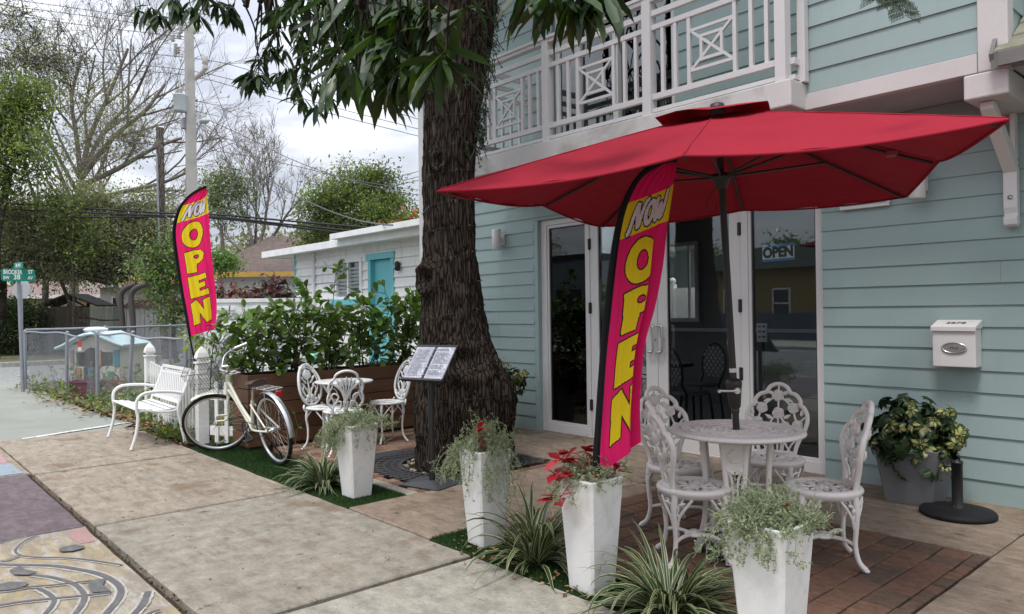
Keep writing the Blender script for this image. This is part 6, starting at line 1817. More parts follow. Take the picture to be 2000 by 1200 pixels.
# the high crown, out of the frame: shade and reflections
for k in range(330):
    d = norm(r.normal(0, 1, 3)); q = r.random() ** .4
    c = np.array([d[0] * 4.4 * q - .4, d[1] * 3.4 * q - .2, 7.6 + d[2] * 1.7 * q])
    a = r.uniform(0, 2 * PI, 14); X = np.stack([np.cos(a), np.sin(a), r.uniform(-1.5, .1, 14)], 1)
    mg(lf, c + r.normal(0, .12, (14, 3)), X, np.stack([np.cos(a), np.sin(a), np.full(14, 1.2)], 1) + r.normal(0, .4, (14, 3)), .24 * r.uniform(.7, 1.2, 14), 0)
lf.build('crown', [M_['mango'], M_['mango2']], t)
p = MB()                                                  # climbing strands up the trunk, right side
for k in range(130):
    z = r.uniform(2.9, 4.35); a = tw_right + r.normal(-.15, .5); i = int((z + .05) / 5.65 * 329)
    b = np.array([cx[i] - TB[0] + rr0[i] * 1.03 * math.cos(a), cy[i] - TB[1] + rr0[i] * 1.03 * math.sin(a), z])
    o_ = np.array([math.cos(a), math.sin(a), 0]); pts = spline([b, b + o_ * r.uniform(.02, .05) + np.array([0, 0, -.03]), b + o_ * r.uniform(.01, .07) + r.normal(0, .03, 3) + np.array([0, 0, -r.uniform(.06, .16)])], 7)
    p.tube(pts, .003, 4)
    P = np.repeat(pts[2:], 3, 0); kk = len(P); leafmesh(p, P, r.normal(0, 1, (kk, 3)), r.normal(0, 1, (kk, 3)), r.uniform(.012, .026, kk))
p.build('climber', M_['darkgreen'], t)
t2 = thing('string_lights', 'thin string of tiny clear lights wound round the mango trunk', 'string lights', tuple(TB))
p = MB(); q = MB(); pts = []
for s in np.linspace(0, 1, 460):
    z = .15 + 3.3 * s; a = s * 2 * PI * 13 + .6 * math.sin(s * 41); i = int((z + .05) / 5.65 * 329)
    j = int((a % (2 * PI)) / (2 * PI) * nA) % nA; c = G[i, j]; o_ = norm([math.cos(a), math.sin(a), 0]); pts.append(c + o_ * .012)
    if r.random() < .32:
        e_ = c + o_ * r.uniform(.02, .04) + np.array([0, 0, r.uniform(-.03, .03)]); q.tube([c + o_ * .01, e_], [.002, .0014], 4)
p.tube(pts, .0022, 4); p.build('wire', M_['dark'], t2); tag(q.build('bulbs', M_['silverstem'], t2), kind='stuff')
# grate
t = thing('tree_grate', 'square cast iron tree grate with rings of slots round the mango trunk', 'tree grate', (-5.69, 4.145, 0))
M_['iron'] = pm('cast_iron', (.050, .052, .058), .6, .2, 9, bmp=.3, bsc=120, dirt=.3)
p = MB(); hs2, r0 = .735, .53
def sq(a, s_):
    c, s = math.cos(a), math.sin(a); k = s_ / max(abs(c), abs(s)); return np.array([k * c, k * s])
nA2 = 360
hc = np.array([.20, .07])
radii = [0, .035, .085, .10, .155, .17, .225, .24, .295, .33]
for i in range(nA2):
    a0, a1 = i * 2 * PI / nA2, (i + 1) * 2 * PI / nA2
    def pt(a, f):                                        # f = metres outward from the hole
        d = np.array([math.cos(a), math.sin(a)]); q_ = hc + d * (r0 + f); return np.clip(q_, -hs2, hs2)
    for k in range(len(radii) - 1):
        f0, f1 = radii[k], radii[k + 1]
        if k % 2 == 1 and k < 8 and (i % 6) < 3: continue      # a slot
        v = [(*pt(a0, f0), .004), (*pt(a1, f0), .004), (*pt(a1, f1), .004), (*pt(a0, f1), .004)]
        p.add(v, [(0, 3, 2, 1)], 0)
    ends = (sq(a0, hs2), sq(a1, hs2)); v = [(*pt(a0, .33), .004), (*pt(a1, .33), .004), (*ends[1], .004), (*ends[0], .004)]
    p.add(v, [(0, 3, 2, 1)], 0)
    v = [(*pt(a0, 0), .004), (*pt(a1, 0), .004), (*pt(a1, 0), -.03), (*pt(a0, 0), -.03)]; p.add(v, [(0, 1, 2, 3)])
p.build('iron_plate', M_['iron'], t)
p = MB()
for k in range(150):
    a = r.uniform(0, 2 * PI); q_ = r.uniform(.43, .54); e_ = r.uniform(.008, .02); p.ell((hc[0] + q_ * math.cos(a), hc[1] + q_ * math.sin(a), -.02), (e_, e_ * 1.2, e_ * .7), 5, 7, wob=.4)
tag(p.build('gravel', pm('pit_stones', (.26, .22, .17), .9, .2, 30, attr=.5), t), kind='stuff')

# ------------------------------------------------------------------ chain link fence, vines, weeds
def chain_fence(label, pts, h, sag, posts, rail=.016, dia=.052, wr=.0022):
    t = thing('chain_link_fence', label, 'fence', (pts[0][0], pts[0][1], 0)); O = np.array([pts[0][0], pts[0][1], 0])
    P = np.array([[q[0], q[1], 0] for q in pts]) - O
    sl = np.concatenate([[0], np.cumsum(np.linalg.norm(np.diff(P, axis=0), axis=1))]); Lt = sl[-1]
    def pos(s, z): return np.array([np.interp(s, sl, P[:, 0]), np.interp(s, sl, P[:, 1]), z])
    top = lambda s: h + sag * math.sin(s * 1.9) + sag * .6 * math.sin(s * 4.3 + 1)
    p = MB()
    def clip_line(s0, dr):
        s1 = s0 + dr * h
        a, b = (s0, 0.02), (s1, 1.0)
        q = []
        for i in range(7):
            f = i / 6; s = s0 + dr * h * f
            if 0 <= s <= Lt: q.append(pos(s, .02 + (top(s) - .03) * f) + np.array([.012 * math.sin(s * 9 + f * 5), .012 * math.cos(s * 7), 0]))
        if len(q) > 1: p.tube(q, wr, 3)
    s = -h
    while s < Lt + h:
        clip_line(s, 1.0); clip_line(s, -1.0); s += dia
    p.build('mesh', M_['galv'], t)
    p = MB(); p.tube([pos(s, top(s)) for s in np.linspace(0, Lt, 50)], rail, 8); p.build('top_rail', M_['galv'], t)
    for s, lean in posts:
        p = MB(); a = pos(s, 0); b = pos(s, top(s) + .02) + np.array([lean, lean * .3, 0]); p.tube([a, b], .03, 8); p.ell(b, (.034, .034, .03), 5, 8); p.build('post', M_['galv'], t)
M_['galv'] = pm('galvanised', (.28, .295, .33), .5, .12, 6, metal=.25)
cf = [(-17.2, 2.55), (-15.4, 2.92), (-14.0, 3.1), (-11.9, 3.3), (-10.4, 3.36), (-8.6, 3.26)]
chain_fence('bent galvanised chain link fence along the pavement beside the driveway', cf, 1.09, .028, [(0, 0), (1.8, .05), (3.25, .0), (4.6, .14), (6.9, 0), (8.6, 0)])
e2 = at(372, 640, 18.5)
chain_fence('straight chain link fence along the back of the yard in front of the metal shed', [(-17.2, 2.55), (e2[0], e2[1])], 1.15, .004, [(1.8, 0), (3.6, 0), (5.4, 0), (7.0, 0)], .022)
def weeds(name, label, P0, n, sz, mats, hgt, cat='weeds'):
    r = np.random.default_rng(len(label)); mb = MB(); st = MB(); PP = []
    for k in range(n):
        i = r.integers(0, len(P0) - 1); a, b = np.array(P0[i]), np.array(P0[i + 1]); q = a + (b - a) * r.random() + r.normal(0, .14, 2)
        hh_ = hgt * r.uniform(.2, 1.1) * (1 + .6 * mnoise.noise(Vector((q[0] * 1.3, q[1], 0))))
        e_ = np.array([q[0] + r.normal(0, .08), q[1] + r.normal(0, .08), hh_]); pts = spline([(q[0], q[1], 0), (q[0] + r.normal(0, .03), q[1] + r.normal(0, .03), hh_ * .5), e_], 6); mb.tube(pts, .0025, 3, 0)
        m = r.integers(4, 10); ii = r.integers(1, 6, m); X = r.normal(0, 1, (m, 3)) + np.array([0, 0, .2])
        leafmesh(mb, pts[ii], X, r.normal(0, .5, (m, 3)) + np.array([0, 0, 1]), sz * r.uniform(.5, 1.3, m), int(r.integers(0, len(mats))))
    return tag(mb.build(name, [M_[m] for m in mats]), label, cat, kind='stuff')
weeds('weeds', 'tangled green weeds at the foot of the chain link fence', [gp(60, 755)[:2], gp(120, 778)[:2], gp(190, 800)[:2], gp(270, 815)[:2], (-10.3, 3.15)], 190, .06, ['midgreen', 'oak2', 'lime'], .30)
weeds('weeds', 'tall weeds and stalks inside the yard behind the chain link fence', [(-16.2, 3.0), (-14.6, 3.4), (-12.5, 3.7), (-10.2, 3.75), (-8.8, 3.7)], 260, .08, ['midgreen', 'oak2', 'oak'], .55)
weeds('weeds', 'low green weeds under the back of the white bench', [(-9.5, 2.9), (-8.9, 2.88), (-8.42, 2.82)], 90, .055, ['midgreen', 'lime'], .26)
weeds('weeds', 'yellow flowering weeds behind the short picket fence', [(-8.5, 3.3), (-8.0, 3.5), (-7.75, 3.6)], 70, .06, ['lime', 'midgreen', 'fyel'], .42)
def vine(label, segs, n, sz, mat, seed):
    r = np.random.default_rng(seed); t = thing('vine', label, 'vine', tuple(segs[0]), 0); O = np.array(segs[0]); mb = MB(); st = MB()
    P = spline([np.array(s) - O for s in segs], 40); st.tube(P, .006, 5); q = P[r.integers(0, 40, n)] + r.normal(0, 1, (n, 3)) * np.array([.16, .12, .09])
    leafmesh(mb, q, r.normal(0, 1, (n, 3)) - np.array([0, 0, .4]), r.normal(0, .6, (n, 3)) + np.array([0, -.6, .6]), sz * r.uniform(.6, 1.3, n)); st.build('stems', M_['bark2'], t); mb.build('foliage', M_[mat], t)
vine('lime green vine climbing over the chain link fence behind the picket fence', [(-9.95, 3.30, .25), (-9.9, 3.30, .7), (-9.75, 3.3, 1.12), (-9.6, 3.3, 1.02)], 130, .07, 'lime', 3)
vine('yellow green vine hanging on the fence just left of the far flag pole', [(-9.2, 3.26, .4), (-9.15, 3.26, .8), (-9.05, 3.26, 1.05), (-8.95, 3.26, .95)], 110, .065, 'lime', 4)
vine('leafy stems growing up between the bench and the first picket post', [(-10.3, 2.9, .05), (-10.25, 2.88, .3), (-10.2, 2.88, .52)], 60, .08, 'midgreen', 5)
# playhouse and toys
pc = at(182, 700, 14.6); bd_ = math.atan2(R_[1], R_[0])
t = thing('playhouse', 'cream plastic playhouse with pale blue roof and arched doorway behind the fence', 'playhouse', (pc[0], pc[1], 0), bd_)
cr_ = pm('cream_plastic', (.62, .59, .50), .5, .05, 5); bl = pm('pale_blue_plastic', (.50, .66, .70), .5, .05, 5); tan_ = pm('tan_plastic', (.42, .24, .12), .5); tl_ = pm('teal_plastic', (.03, .22, .30), .5)
p = MB(); fx = frame((0, 0, 0), (1, 0, 0), (0, 0, 1), (0, -1, 0))
arch = [(-.16, 0)] + [(-.16, .62)] + [(-.16 + .16 - .16 * math.cos(q) - .0, .62 + .16 * math.sin(q)) for q in np.linspace(.2, PI - .2, 9)] + [(.16, .62), (.16, 0)]
p.prism([(-.5, 0)] + [(-.5, .85), (-.3, .85), (-.3, .0)], -.0, .06, fx); p.prism([(-.3, .42), (-.3, .0), (-.16, 0), (-.16, .42)], .001, .059, fx); p.prism([(.16, 0), (.16, .42), (.42, .42), (.42, 0)], .001, .059, fx)
p.prism([(.42, 0), (.42, .85), (.55, .85), (.55, 0)], 0, .06, fx); p.prism([(-.3, .70), (-.3, .86), (0, 1.02), (.42, .86), (.42, .70), (.18, .70)] + [(.17 * math.cos(q), .62 + .17 * math.sin(q)) for q in np.linspace(.5, PI - .5, 9)] + [(-.18, .70)], .001, .059, fx)
p.bx(-.5, -.44, .0, .9, 0, .85); p.bx(.49, .55, .0, .9, 0, .85); p.bx(-.44, .49, .84, .9, 0, .85)
wl_ = p.build('wall', cr_, t)
p = MB()
p.add([(-.64, -.16, .80), (0.02, -.16, 1.10), (.02, 1.0, 1.10), (-.64, 1.0, .80), (-.62, -.16, .75), (.02, -.16, 1.04), (.02, 1.0, 1.04), (-.62, 1.0, .75)], [(0, 1, 2, 3), (7, 6, 5, 4), (0, 4, 5, 1), (3, 2, 6, 7), (0, 3, 7, 4)])
p.add([(.68, -.16, .84), (0.02, -.16, 1.10), (.02, 1.0, 1.10), (.68, 1.0, .84), (.66, -.16, .79), (.02, -.16, 1.04), (.02, 1.0, 1.04), (.66, 1.0, .79)], [(3, 2, 1, 0), (4, 5, 6, 7), (1, 5, 4, 0), (7, 6, 2, 3), (4, 7, 3, 0)])
p.tube(spline([(-.64, -.17, .78), (-.5, -.17, .84), (0, -.17, 1.06), (.5, -.17, .88), (.68, -.17, .82)], 20), .03, 6); p.build('roof', bl, t)
for x0, x1, m in ((.12, .20, tan_), (.44, .56, tl_), (-.40, -.34, pm('mauve_plastic', (.25, .17, .15), .5))):
    p = MB(); p.bx(x0, x1, -.085, -.062, .42, .74); p.build('shutter', m, t)
p = MB(); p.bx(-.30, -.20, -.09, -.062, .12, .40); p.build('door', tan_, t)
p = MB(); p.lathe([(.05, 0), (.06, .1)], 12, c=(0, 0, 0)); p.bx(-.05, .13, -.10, -.062, .20, .40); p.build('counter', pm('blue_plastic', (.06, .17, .33), .5), t)
p = MB(); p.bx(.34, .42, -.10, -.062, .14, .32); p.build('flower_box', pm('green_plastic', (.04, .25, .12), .5), t)
c_ = at(187, 641, 14.6)
t = thing('cushion', 'white rolled cushion lying on the pale blue playhouse roof', 'cushion', (c_[0], c_[1], 1.14), bd_)
p = MB(); p.ell((0, 0, 0), (.25, .12, .055), 10, 16, wob=.06); p.build('roll', pm('white_vinyl_cushion', (.72, .72, .76), .4), t)
for px_, py_, d, s_, col, l_ in ((220, 748, 13.2, (.34, .22, .15), (.42, .07, .04), 'red plastic tub among the weeds behind the chain link fence'), (172, 745, 13.0, (.5, .3, .18), (.17, .06, .09), 'maroon plastic bin behind the chain link fence, left of the red tub')):
    c_ = at(px_, py_, d); t = thing('toy_tub', l_, 'tub', (c_[0], c_[1], 0), bd_); p = MB(); a, b, h = s_[0] / 2, s_[1] / 2, s_[2] + .1
    V = np.array([[(-k * a, -k * b, z), (k * a, -k * b, z), (k * a, k * b, z), (-k * a, k * b, z)] for k, z in ((.85, 0), (1, h), (1.08, h), (1.08, h - .03), (1.02, h - .03), (.97, h), (.82, .03))]); p.grid(V, cv=True, sm=False); p.add(V[-1], [(0, 1, 2, 3)]); p.build('tub', pm('tub_plastic', col, .45), t)
for px_, py_, d, s_, col, l_ in ((553, 703, 11.5, .15, (.05, .17, .62), 'blue toy ball on the lawn behind the planter hedge'), (612, 700, 12.0, .10, (.18, .55, .38), 'mint green toy slide block behind the planter hedge'), (580, 708, 11.6, .07, (.6, .06, .2), 'small pink toy behind the planter hedge'), (470, 790, 9.4, .09, (.10, .35, .65), 'small blue toy ball behind the short picket fence')):
    c_ = at(px_, py_, d); t = thing('toy', l_, 'toy', (c_[0], c_[1], max(.0, c_[2] - s_)), 0); p = MB(); p.ell((0, 0, s_), (s_, s_ * .8, s_), 8, 12, wob=.05); p.lathe([(s_ * .5, 0), (s_ * .4, s_ * .2)], 12); p.build('body', pm('toy_plastic', col, .4), t)
c_ = at(156, 676, 12.9)
t = thing('fence_tag', 'small red and white tag hanging on the chain link fence', 'tag', tuple(c_), bd_)
p = MB(); p.bx(-.03, .03, -.006, 0, -.02, .09); q_ = p.build('panel', pm('tag_red', (.5, .05, .04), .5), t); p = MB(); p.bx(-.03, .03, -.006, 0, -.085, -.021); p.build('lower_panel', M_['trim'], t)

# ------------------------------------------------------------------ street sign
sb = gp(45, 765); vw = np.array([-F_[0], -F_[1], 0]); vw /= np.linalg.norm(vw)
ray45 = ray(38, 535); vh = norm([-ray45[0], -ray45[1], 0]); rh = norm(np.cross((0, 0, 1), vh))
t = thing('street_sign', 'green BROOKER ST and SW 38 AV street name sign on a leaning grey post', 'street sign', (sb[0], sb[1], 0))
dp = float(np.dot(sb - np.array([0, 0, 0]), F_))
Pp = lambda px, py, dd=0: at(px, py, dp + dd) - np.array([sb[0], sb[1], 0])
p = MB(); p.tube([Pp(45, 765), Pp(40, 640), Pp(36.5, 548)], .032, 8); p.build('post', M_['galv'], t)
gr = pm('sign_green', (.0, .20, .135), .4, .05); wt = pm('sign_letter_white', (.82, .84, .82), .4, .02)
c0 = Pp(35.5, 537.5, -.06); fr = frame(c0, rh, (0, 0, 1), vh)
p = MB(); p.T = fr; w, h = .266, .118; p.prism([(-w + .03, -h), (w - .03, -h), (w, -h + .03), (w, h - .03), (w - .03, h), (-w + .03, h), (-w, h - .03), (-w, -h + .03)], -.006, .006); bl_ = p.build('blade', gr, t)
for s_, sz, x, y, sx_ in (('BROOKER', .115, -.085, .050, .56), ('ST', .10, .195, .056, .70), ('SW', .085, -.185, -.056, .75), ('38', .13, -.02, -.044, .85), ('AV', .09, .19, -.056, .70)):
    f2 = fr.copy(); f2[:3, 3] = c0 + rh * x + np.array([0, 0, y]) + vh * .008
    text_obj(s_, sz, wt, 'lettering', bl_, f2, sx=sx_, bold=.0018)
c1 = Pp(36, 519, -.02); e1 = norm(rh * .35 + vh * .94); n1_ = np.cross(e1, (0, 0, 1)); fr1 = frame(c1, e1, (0, 0, 1), n1_)
p = MB(); p.T = fr1; p.prism([(-.2, -.06), (.2, -.06), (.2, .06), (-.2, .06)], -.005, .005); b2_ = p.build('blade', gr, t)
f2 = fr1.copy(); f2[:3, 3] = c1 + n1_ * .007; text_obj('38 AV', .09, wt, 'lettering', b2_, f2, bold=.001)
c2 = at(42, 566, dp + 1.2)
t = thing('stop_sign', 'grey back of an octagonal road sign right behind the street name post', 'road sign', (c2[0], c2[1], 0))
e1 = norm(rh * .62 + vh * .78); n1_ = np.cross(e1, (0, 0, 1))
p = MB(); p.T = frame((0, 0, c2[2]), e1, (0, 0, 1), n1_); p.prism([(.26 * math.cos(k * PI / 4 + PI / 8), .20 * math.sin(k * PI / 4 + PI / 8)) for k in range(8)], -.004, .004); p.build('plate', pm('sign_back', (.36, .37, .38), .5), t)
p = MB(); p.tube([(0, 0, 0), (0, 0, c2[2] + .1)], .025, 6); p.build('post', M_['galv'], t)
# ------------------------------------------------------------------ white house with the turquoise door
t = wh_ = thing('white_house', 'white clapboard house with flat roof, turquoise door and jalousie window behind the hedge', 'house', (0, 0, 0))
YH = 8.0
p = MB(); wy = YH + .002
lap(p, -16.72, -14.78, .25, 2.8, .19, Y=YH, bot=.034); lap(p, -14.78, -13.64, .25, 1.70, .19, Y=YH, bot=.034); lap(p, -14.78, -13.64, 2.57, 2.8, .19, Y=YH, bot=.034); lap(p, -13.64, -13.36, .25, 2.8, .19, Y=YH, bot=.034); lap(p, -13.36, -12.44, 2.56, 2.8, .19, Y=YH, bot=.034); lap(p, -12.44, -9.2, .25, 2.8, .19, Y=YH, bot=.034)
p.build('siding', M_['wsiding'], t)
p = MB(); p.bx(-16.74, -14.78, YH + .012, YH + .2, 0, 2.8); p.bx(-14.78, -13.64, YH + .012, YH + .2, 0, 1.70); p.bx(-14.78, -13.64, YH + .012, YH + .2, 2.57, 2.8); p.bx(-13.64, -13.36, YH + .012, YH + .2, 0, 2.8); p.bx(-13.36, -12.44, YH + .012, YH + .2, 2.56, 2.8); p.bx(-12.44, -9.2, YH + .012, YH + .2, 0, 2.8); p.bx(-16.74, -16.6, YH + .2, 15, 0, 2.8); p.bx(-16.59, -9.2, YH + .9, YH + 1.0, 0, 2.8); p.build('wall', M_['wsiding'], t)
p = MB(); p.bx(-16.80, -16.721, YH - .03, YH + .05, 0, 2.8); p.build('corner_board', M_['turq'], t)
M_['roofwhite'] = pm('white_roof_edge', (.80, .81, .81), .6, .05, 4, dirt=.2)
p = MB(); p.bx(-17.7, -9.0, YH - .40, 15.2, 2.80, 2.90); p.bx(-17.72, -9.0, YH - .44, YH - .402, 2.78, 2.93); p.bx(-17.74, -17.705, YH - .40, 15.2, 2.78, 2.93); p.bx(-13.9, -9.0, YH - .62, YH - .45, 2.92, 3.03); p.bx(-13.9, -9.0, YH - .45, 12, 2.935, 3.02); rfh = p.build('roof', M_['roofwhite'], t)
p = MB(); p.bx(-16.0, -15.85, YH + .5, YH + .65, 2.9, 3.16); p.build('vent', M_['roofwhite'], rfh)
p = MB(); p.tube([(-15.75, YH - .05, .2), (-15.75, YH - .05, 2.78)], .05, 8); p.build('downpipe', M_['roofwhite'], t)
p = MB()
for x0, x1, z0, z1 in ((-14.80, -14.70, 1.70, 2.57), (-13.72, -13.62, 1.70, 2.57), (-14.70, -13.72, 2.48, 2.57), (-14.23, -14.18, 1.76, 2.48), (-14.70, -13.72, 1.70, 1.76)): p.bx(x0, x1, YH - .05, YH + .05, z0, z1)
wn = p.build('window', M_['roofwhite'], t)
p = MB(); p.bx(-14.9, -13.55, YH - .08, YH - .051, 1.58, 1.70); p.build('sill', M_['turq'], wn)
p = MB(); p.bx(-14.70, -13.72, YH + .03, YH + .04, 1.76, 2.48); p.build('pane', M_['glass2'], wn)
p = MB()
for i in range(9): p.box((-14.21, YH + .015, 1.80 + i * .078), (.96, .02, .055)) if i < 8 else None
p.build('louvres', pm('grey_louvre', (.30, .33, .34), .3, .1), wn)
p = MB(); p.bx(-14.7, -13.72, YH + .30, YH + .32, 1.7, 2.5); p.build('dark_room', M_['dark'], wn)
p = MB(); p.bx(-13.28, -12.52, YH + .06, YH + .10, .40, 2.47); dr_ = p.build('door', M_['turq'], t)
p = MB(); p.bx(-13.38, -13.281, YH - .04, YH + .10, .38, 2.48); p.bx(-12.519, -12.42, YH - .04, YH + .10, .38, 2.48); p.bx(-13.44, -12.38, YH - .06, YH + .099, 2.481, 2.60); p.build('door_frame', M_['turq'], dr_)
p = MB(); p.ell((-12.58, YH + .03, 1.35), (.035, .035, .035), 6, 8); p.build('handle', M_['chrome'], dr_)
c_ = atY(776, 520, YH - .08); p = MB(); p.lathe([(0, -.10), (.05, -.08), (.06, .05), (.03, .09), (0, .10)], 10, c=tuple(c_)); p.build('porch_lamp', M_['dark'], t)
c_ = atY(771, 466, YH - .3); p = MB(); p.tube(spline([(c_[0], YH - .3, 2.9), (c_[0], YH - .3, c_[2] + .12), (c_[0] - .02, YH - .3, c_[2] + .19), (c_[0] - .09, YH - .3, c_[2] + .17)], 14), .04, 8); mast = np.array([c_[0] - .02, YH - .32, c_[2] + .1]); p.build('service_mast', M_['galv'], t)

# ornamental block wall, copper leaf bush
c0, c1 = at(398, 640, 13.6), at(592, 640, 13.6); ew = norm((c1 - c0) * np.array([1, 1, 0])); ln_ = float(np.linalg.norm((c1 - c0)[:2])); nw_ = np.cross(ew, (0, 0, 1))
t = thing('ornamental_wall', 'white block wall with raised hexagon and rosette panels behind the hedge', 'wall', (c0[0], c0[1], 0), math.atan2(ew[1], ew[0]))
p = MB(); p.bx(0, ln_, 0, .15, 0, 1.62); p.bx(-.02, ln_ + .02, -.03, .18, 1.621, 1.69); w_ = p.build('wall', M_['roofwhite'], t)
p = MB()
for i in range(3):
    for j in range(2):
        cx_, cz_ = .42 + i * .70, 1.17 - j * .78
        for k, (rr_, th) in enumerate(((.37, .035), (.25, .06))):
            hx_ = [(cx_ + rr_ * math.cos(q), cz_ + rr_ * 1.05 * math.sin(q)) for q in np.arange(7) * PI / 3]
            for a, b in zip(hx_[:-1], hx_[1:]): p.beam((a[0], -th / 2, a[1]), (b[0], -th / 2, b[1]), th + .02, .05, (0, 0, 1) if abs(a[1] - b[1]) < .01 else (1, 0, 0))
        rose(p, (cx_, -.01, cz_), .16, (0, -1, 0), dome=.06)
p.build('panel_relief', M_['roofwhite'], w_)

# ------------------------------------------------------------------ trees beyond
tri4 = np.array([[0, 0, 0], [.5, .22, .06], [1, 0, 0], [.5, -.22, .06]])
def tree(name, label, cat, base, top, blobs, nleaf, ls, mats, seed, r0=.2, bare=False, crad=.5, droop=0.0, group=None, trunk_mat='bark2', twr=.011, lens=.9, thin=.72):
    r = np.random.default_rng(seed); base = np.array(base, float)
    t = thing(name, label, cat, tuple(base), 0, group)
    tr, cr = MB(), MB(); top = np.array(top, float)
    pts = spline([base * 0, (top - base) * .5 + r.normal(0, .12, 3) * np.array([1, 1, 0]), top - base], 14)
    tr.tube(pts, [r0, r0 * .7], 8); nodes = [(q, r0 * (1 - .3 * i / 13), i * .2) for i, q in enumerate(pts)]
    cl_ = []
    for (px, py, d, rx, ry, n) in blobs:
        for k in range(n):
            a = r.uniform(0, 2 * PI); q = r.random() ** .45; rd = rx / FPX * d
            cl_.append(at(px + rx * q * math.cos(a), py + ry * q * math.sin(a), d + r.normal(0, .55) * rd) - base)
    cl_.sort(key=lambda c: np.linalg.norm(c - pts[-1]))
    P = []; X = []; S = []
    for c in cl_:
        NP = np.array([n[0] for n in nodes]); i = int(np.argmin(np.linalg.norm(NP - c, axis=1) + .12 * np.array([n[2] for n in nodes]) * .3 + 2.0 * (NP[:, 2] > c[2] + .6)))
        a, ra, da = nodes[i]; m_ = (a + c) / 2 + r.normal(0, .08, 3) * np.linalg.norm(c - a) + np.array([0, 0, .06 * np.linalg.norm(c - a)])
        sp_ = spline([a, m_, c], 7); rb = max(twr * 1.2, ra * thin); re = max(twr, rb * .55); tr.tube(sp_, [rb, re], 5 if rb > .03 else 3)
        for k in (2, 4, 6): nodes.append((sp_[k], rb + (re - rb) * k / 6, da + np.linalg.norm(c - a) * k / 6))
        dirc = norm(c - a)
        if bare:
            for k in range(bare):
                d = norm(dirc * .7 + r.normal(0, .7, 3) + np.array([0, 0, .35])); l_ = lens * r.uniform(.4, 1.1); s0 = sp_[r.integers(2, 7)]; e_ = s0 + d * l_
                tr.tube(spline([s0, s0 + d * l_ * .5 + r.normal(0, .06, 3), e_], 5), [twr, twr * .5], 3)
                for _ in range(2):
                    q = s0 + (e_ - s0) * r.uniform(.35, .9); d2 = norm(d + r.normal(0, .6, 3)); tr.tube([q, q + d2 * l_ * .4], [twr * .6, twr * .35], 3)
        if nleaf:
            n = int(nleaf * r.uniform(.5, 1.4)); q = c + r.normal(0, 1, (n, 3)) * crad * np.array([.55, .55, .38]) + np.array([0, 0, -droop]) * r.random((n, 1))
            P.append(q); X.append(r.normal(0, 1, (n, 3)) + np.array([0, 0, -.3])); S.append(ls * r.uniform(.5, 1.3, n))
            for k in range(4): e_ = q[r.integers(0, n)]; tr.tube([c, (c + e_) / 2 + r.normal(0, .05, 3), e_], [twr, twr * .5], 3)
    tr.build('trunk', M_[trunk_mat], t)
    if P:
        P = np.concatenate(P); X = np.concatenate(X); S = np.concatenate(S); k = r.random(len(P)) < .3
        # clumps differ in tone: neighbours share their random value
        rr = np.clip(.5 + .9 * np.array([mnoise.noise(Vector(tuple(q * .9))) for q in P]) + r.normal(0, .16, len(P)), 0, 1)
        Z = r.normal(0, .8, (len(P), 3)) + np.array([0, 0, .8])
        cr.scatter(tri4, [[0, 1, 2, 3]], P[~k], X[~k], Z[~k], S[~k], 0, False, rr[~k])
        if k.any(): cr.scatter(tri4, [[0, 1, 2, 3]], P[k], X[k], Z[k], S[k], len(mats) - 1, False, rr[k])
        cr.build('crown', [M_[m] for m in mats], t)
    return t
def bare_tree(label, base, limbs, seed, r0, depth=5, mat='twig', group=None, leaf=None, ls=.12, nl=0, flat=.55):
    """limbs: start and end of each main limb; every limb branches again and again"""
    r = np.random.default_rng(seed); base = np.array(base, float); t = thing('bare_tree', label, 'tree', tuple(base), 0, group); mb = MB(); tips = []
    vd = np.array([F_[0], F_[1], 0])
    def grow(pts, ra, dep):
        n = len(pts); re = ra * .45
        mb.tube(pts, [max(ra, .008), max(re, .005)], 6 if ra > .04 else 3)
        ln = float(np.sum(np.linalg.norm(np.diff(pts, axis=0), axis=1)))
        if dep == 0 or ln < .25: tips.append(pts[-1]); return
        for k in range(r.integers(4, 6)):
            f = .28 + .72 * (k + r.random()) / 5; f = min(f, .99); i = min(int(f * (n - 1)), n - 2); a = pts[i] + (pts[i + 1] - pts[i]) * (f * (n - 1) - i)
            d0 = norm(pts[i + 1] - pts[i]); w = r.normal(0, 1, 3); w -= vd * (w @ vd) * flat; w -= d0 * (w @ d0); w = norm(w)
            d = norm(d0 * r.uniform(.65, 1.1) + w * r.uniform(.35, .85) + np.array([0, 0, .16])); l2 = ln * r.uniform(.36, .60)
            grow(spline([a, a + d * l2 * .5 + r.normal(0, .05 * l2, 3), a + d * l2 + np.array([0, 0, .10 * l2])], 6), max(.009, (ra + (re - ra) * f) * .62), dep - 1)
    for L0, rr_ in limbs: grow(spline([np.array(q) - base for q in L0], 10), r0 * rr_, depth)
    mb.build('branches', M_[mat], t)
    if nl:
        tips = np.array(tips); k = r.integers(0, len(tips), nl); P = tips[k] + r.normal(0, .13, (nl, 3)); cr = MB(); cr.scatter(tri4, [[0, 1, 2, 3]], P, r.normal(0, 1, P.shape), r.normal(0, .8, P.shape) + np.array([0, 0, .7]), ls * r.uniform(.5, 1.3, nl)); cr.build('crown', M_[leaf], t)
def PX(d, *q): return [at(x, y, d + dd) for (x, y, dd) in q]
def G0(px, d): q = at(px, 650, d); return (q[0], q[1], 0)
tree('leafy_tree', 'bright green leafy tree at the left edge in front of the tall olive tree', 'tree', G0(-10, 25), at(20, 330, 25), [(28, 230, 25, 38, 62, 16), (18, 310, 25, 62, 70, 26), (50, 200, 25, 28, 38, 9), (-40, 280, 25, 60, 100, 16)], 190, .16, ['treegreen', 'yellowgreen'], 101, .15, crad=.8)
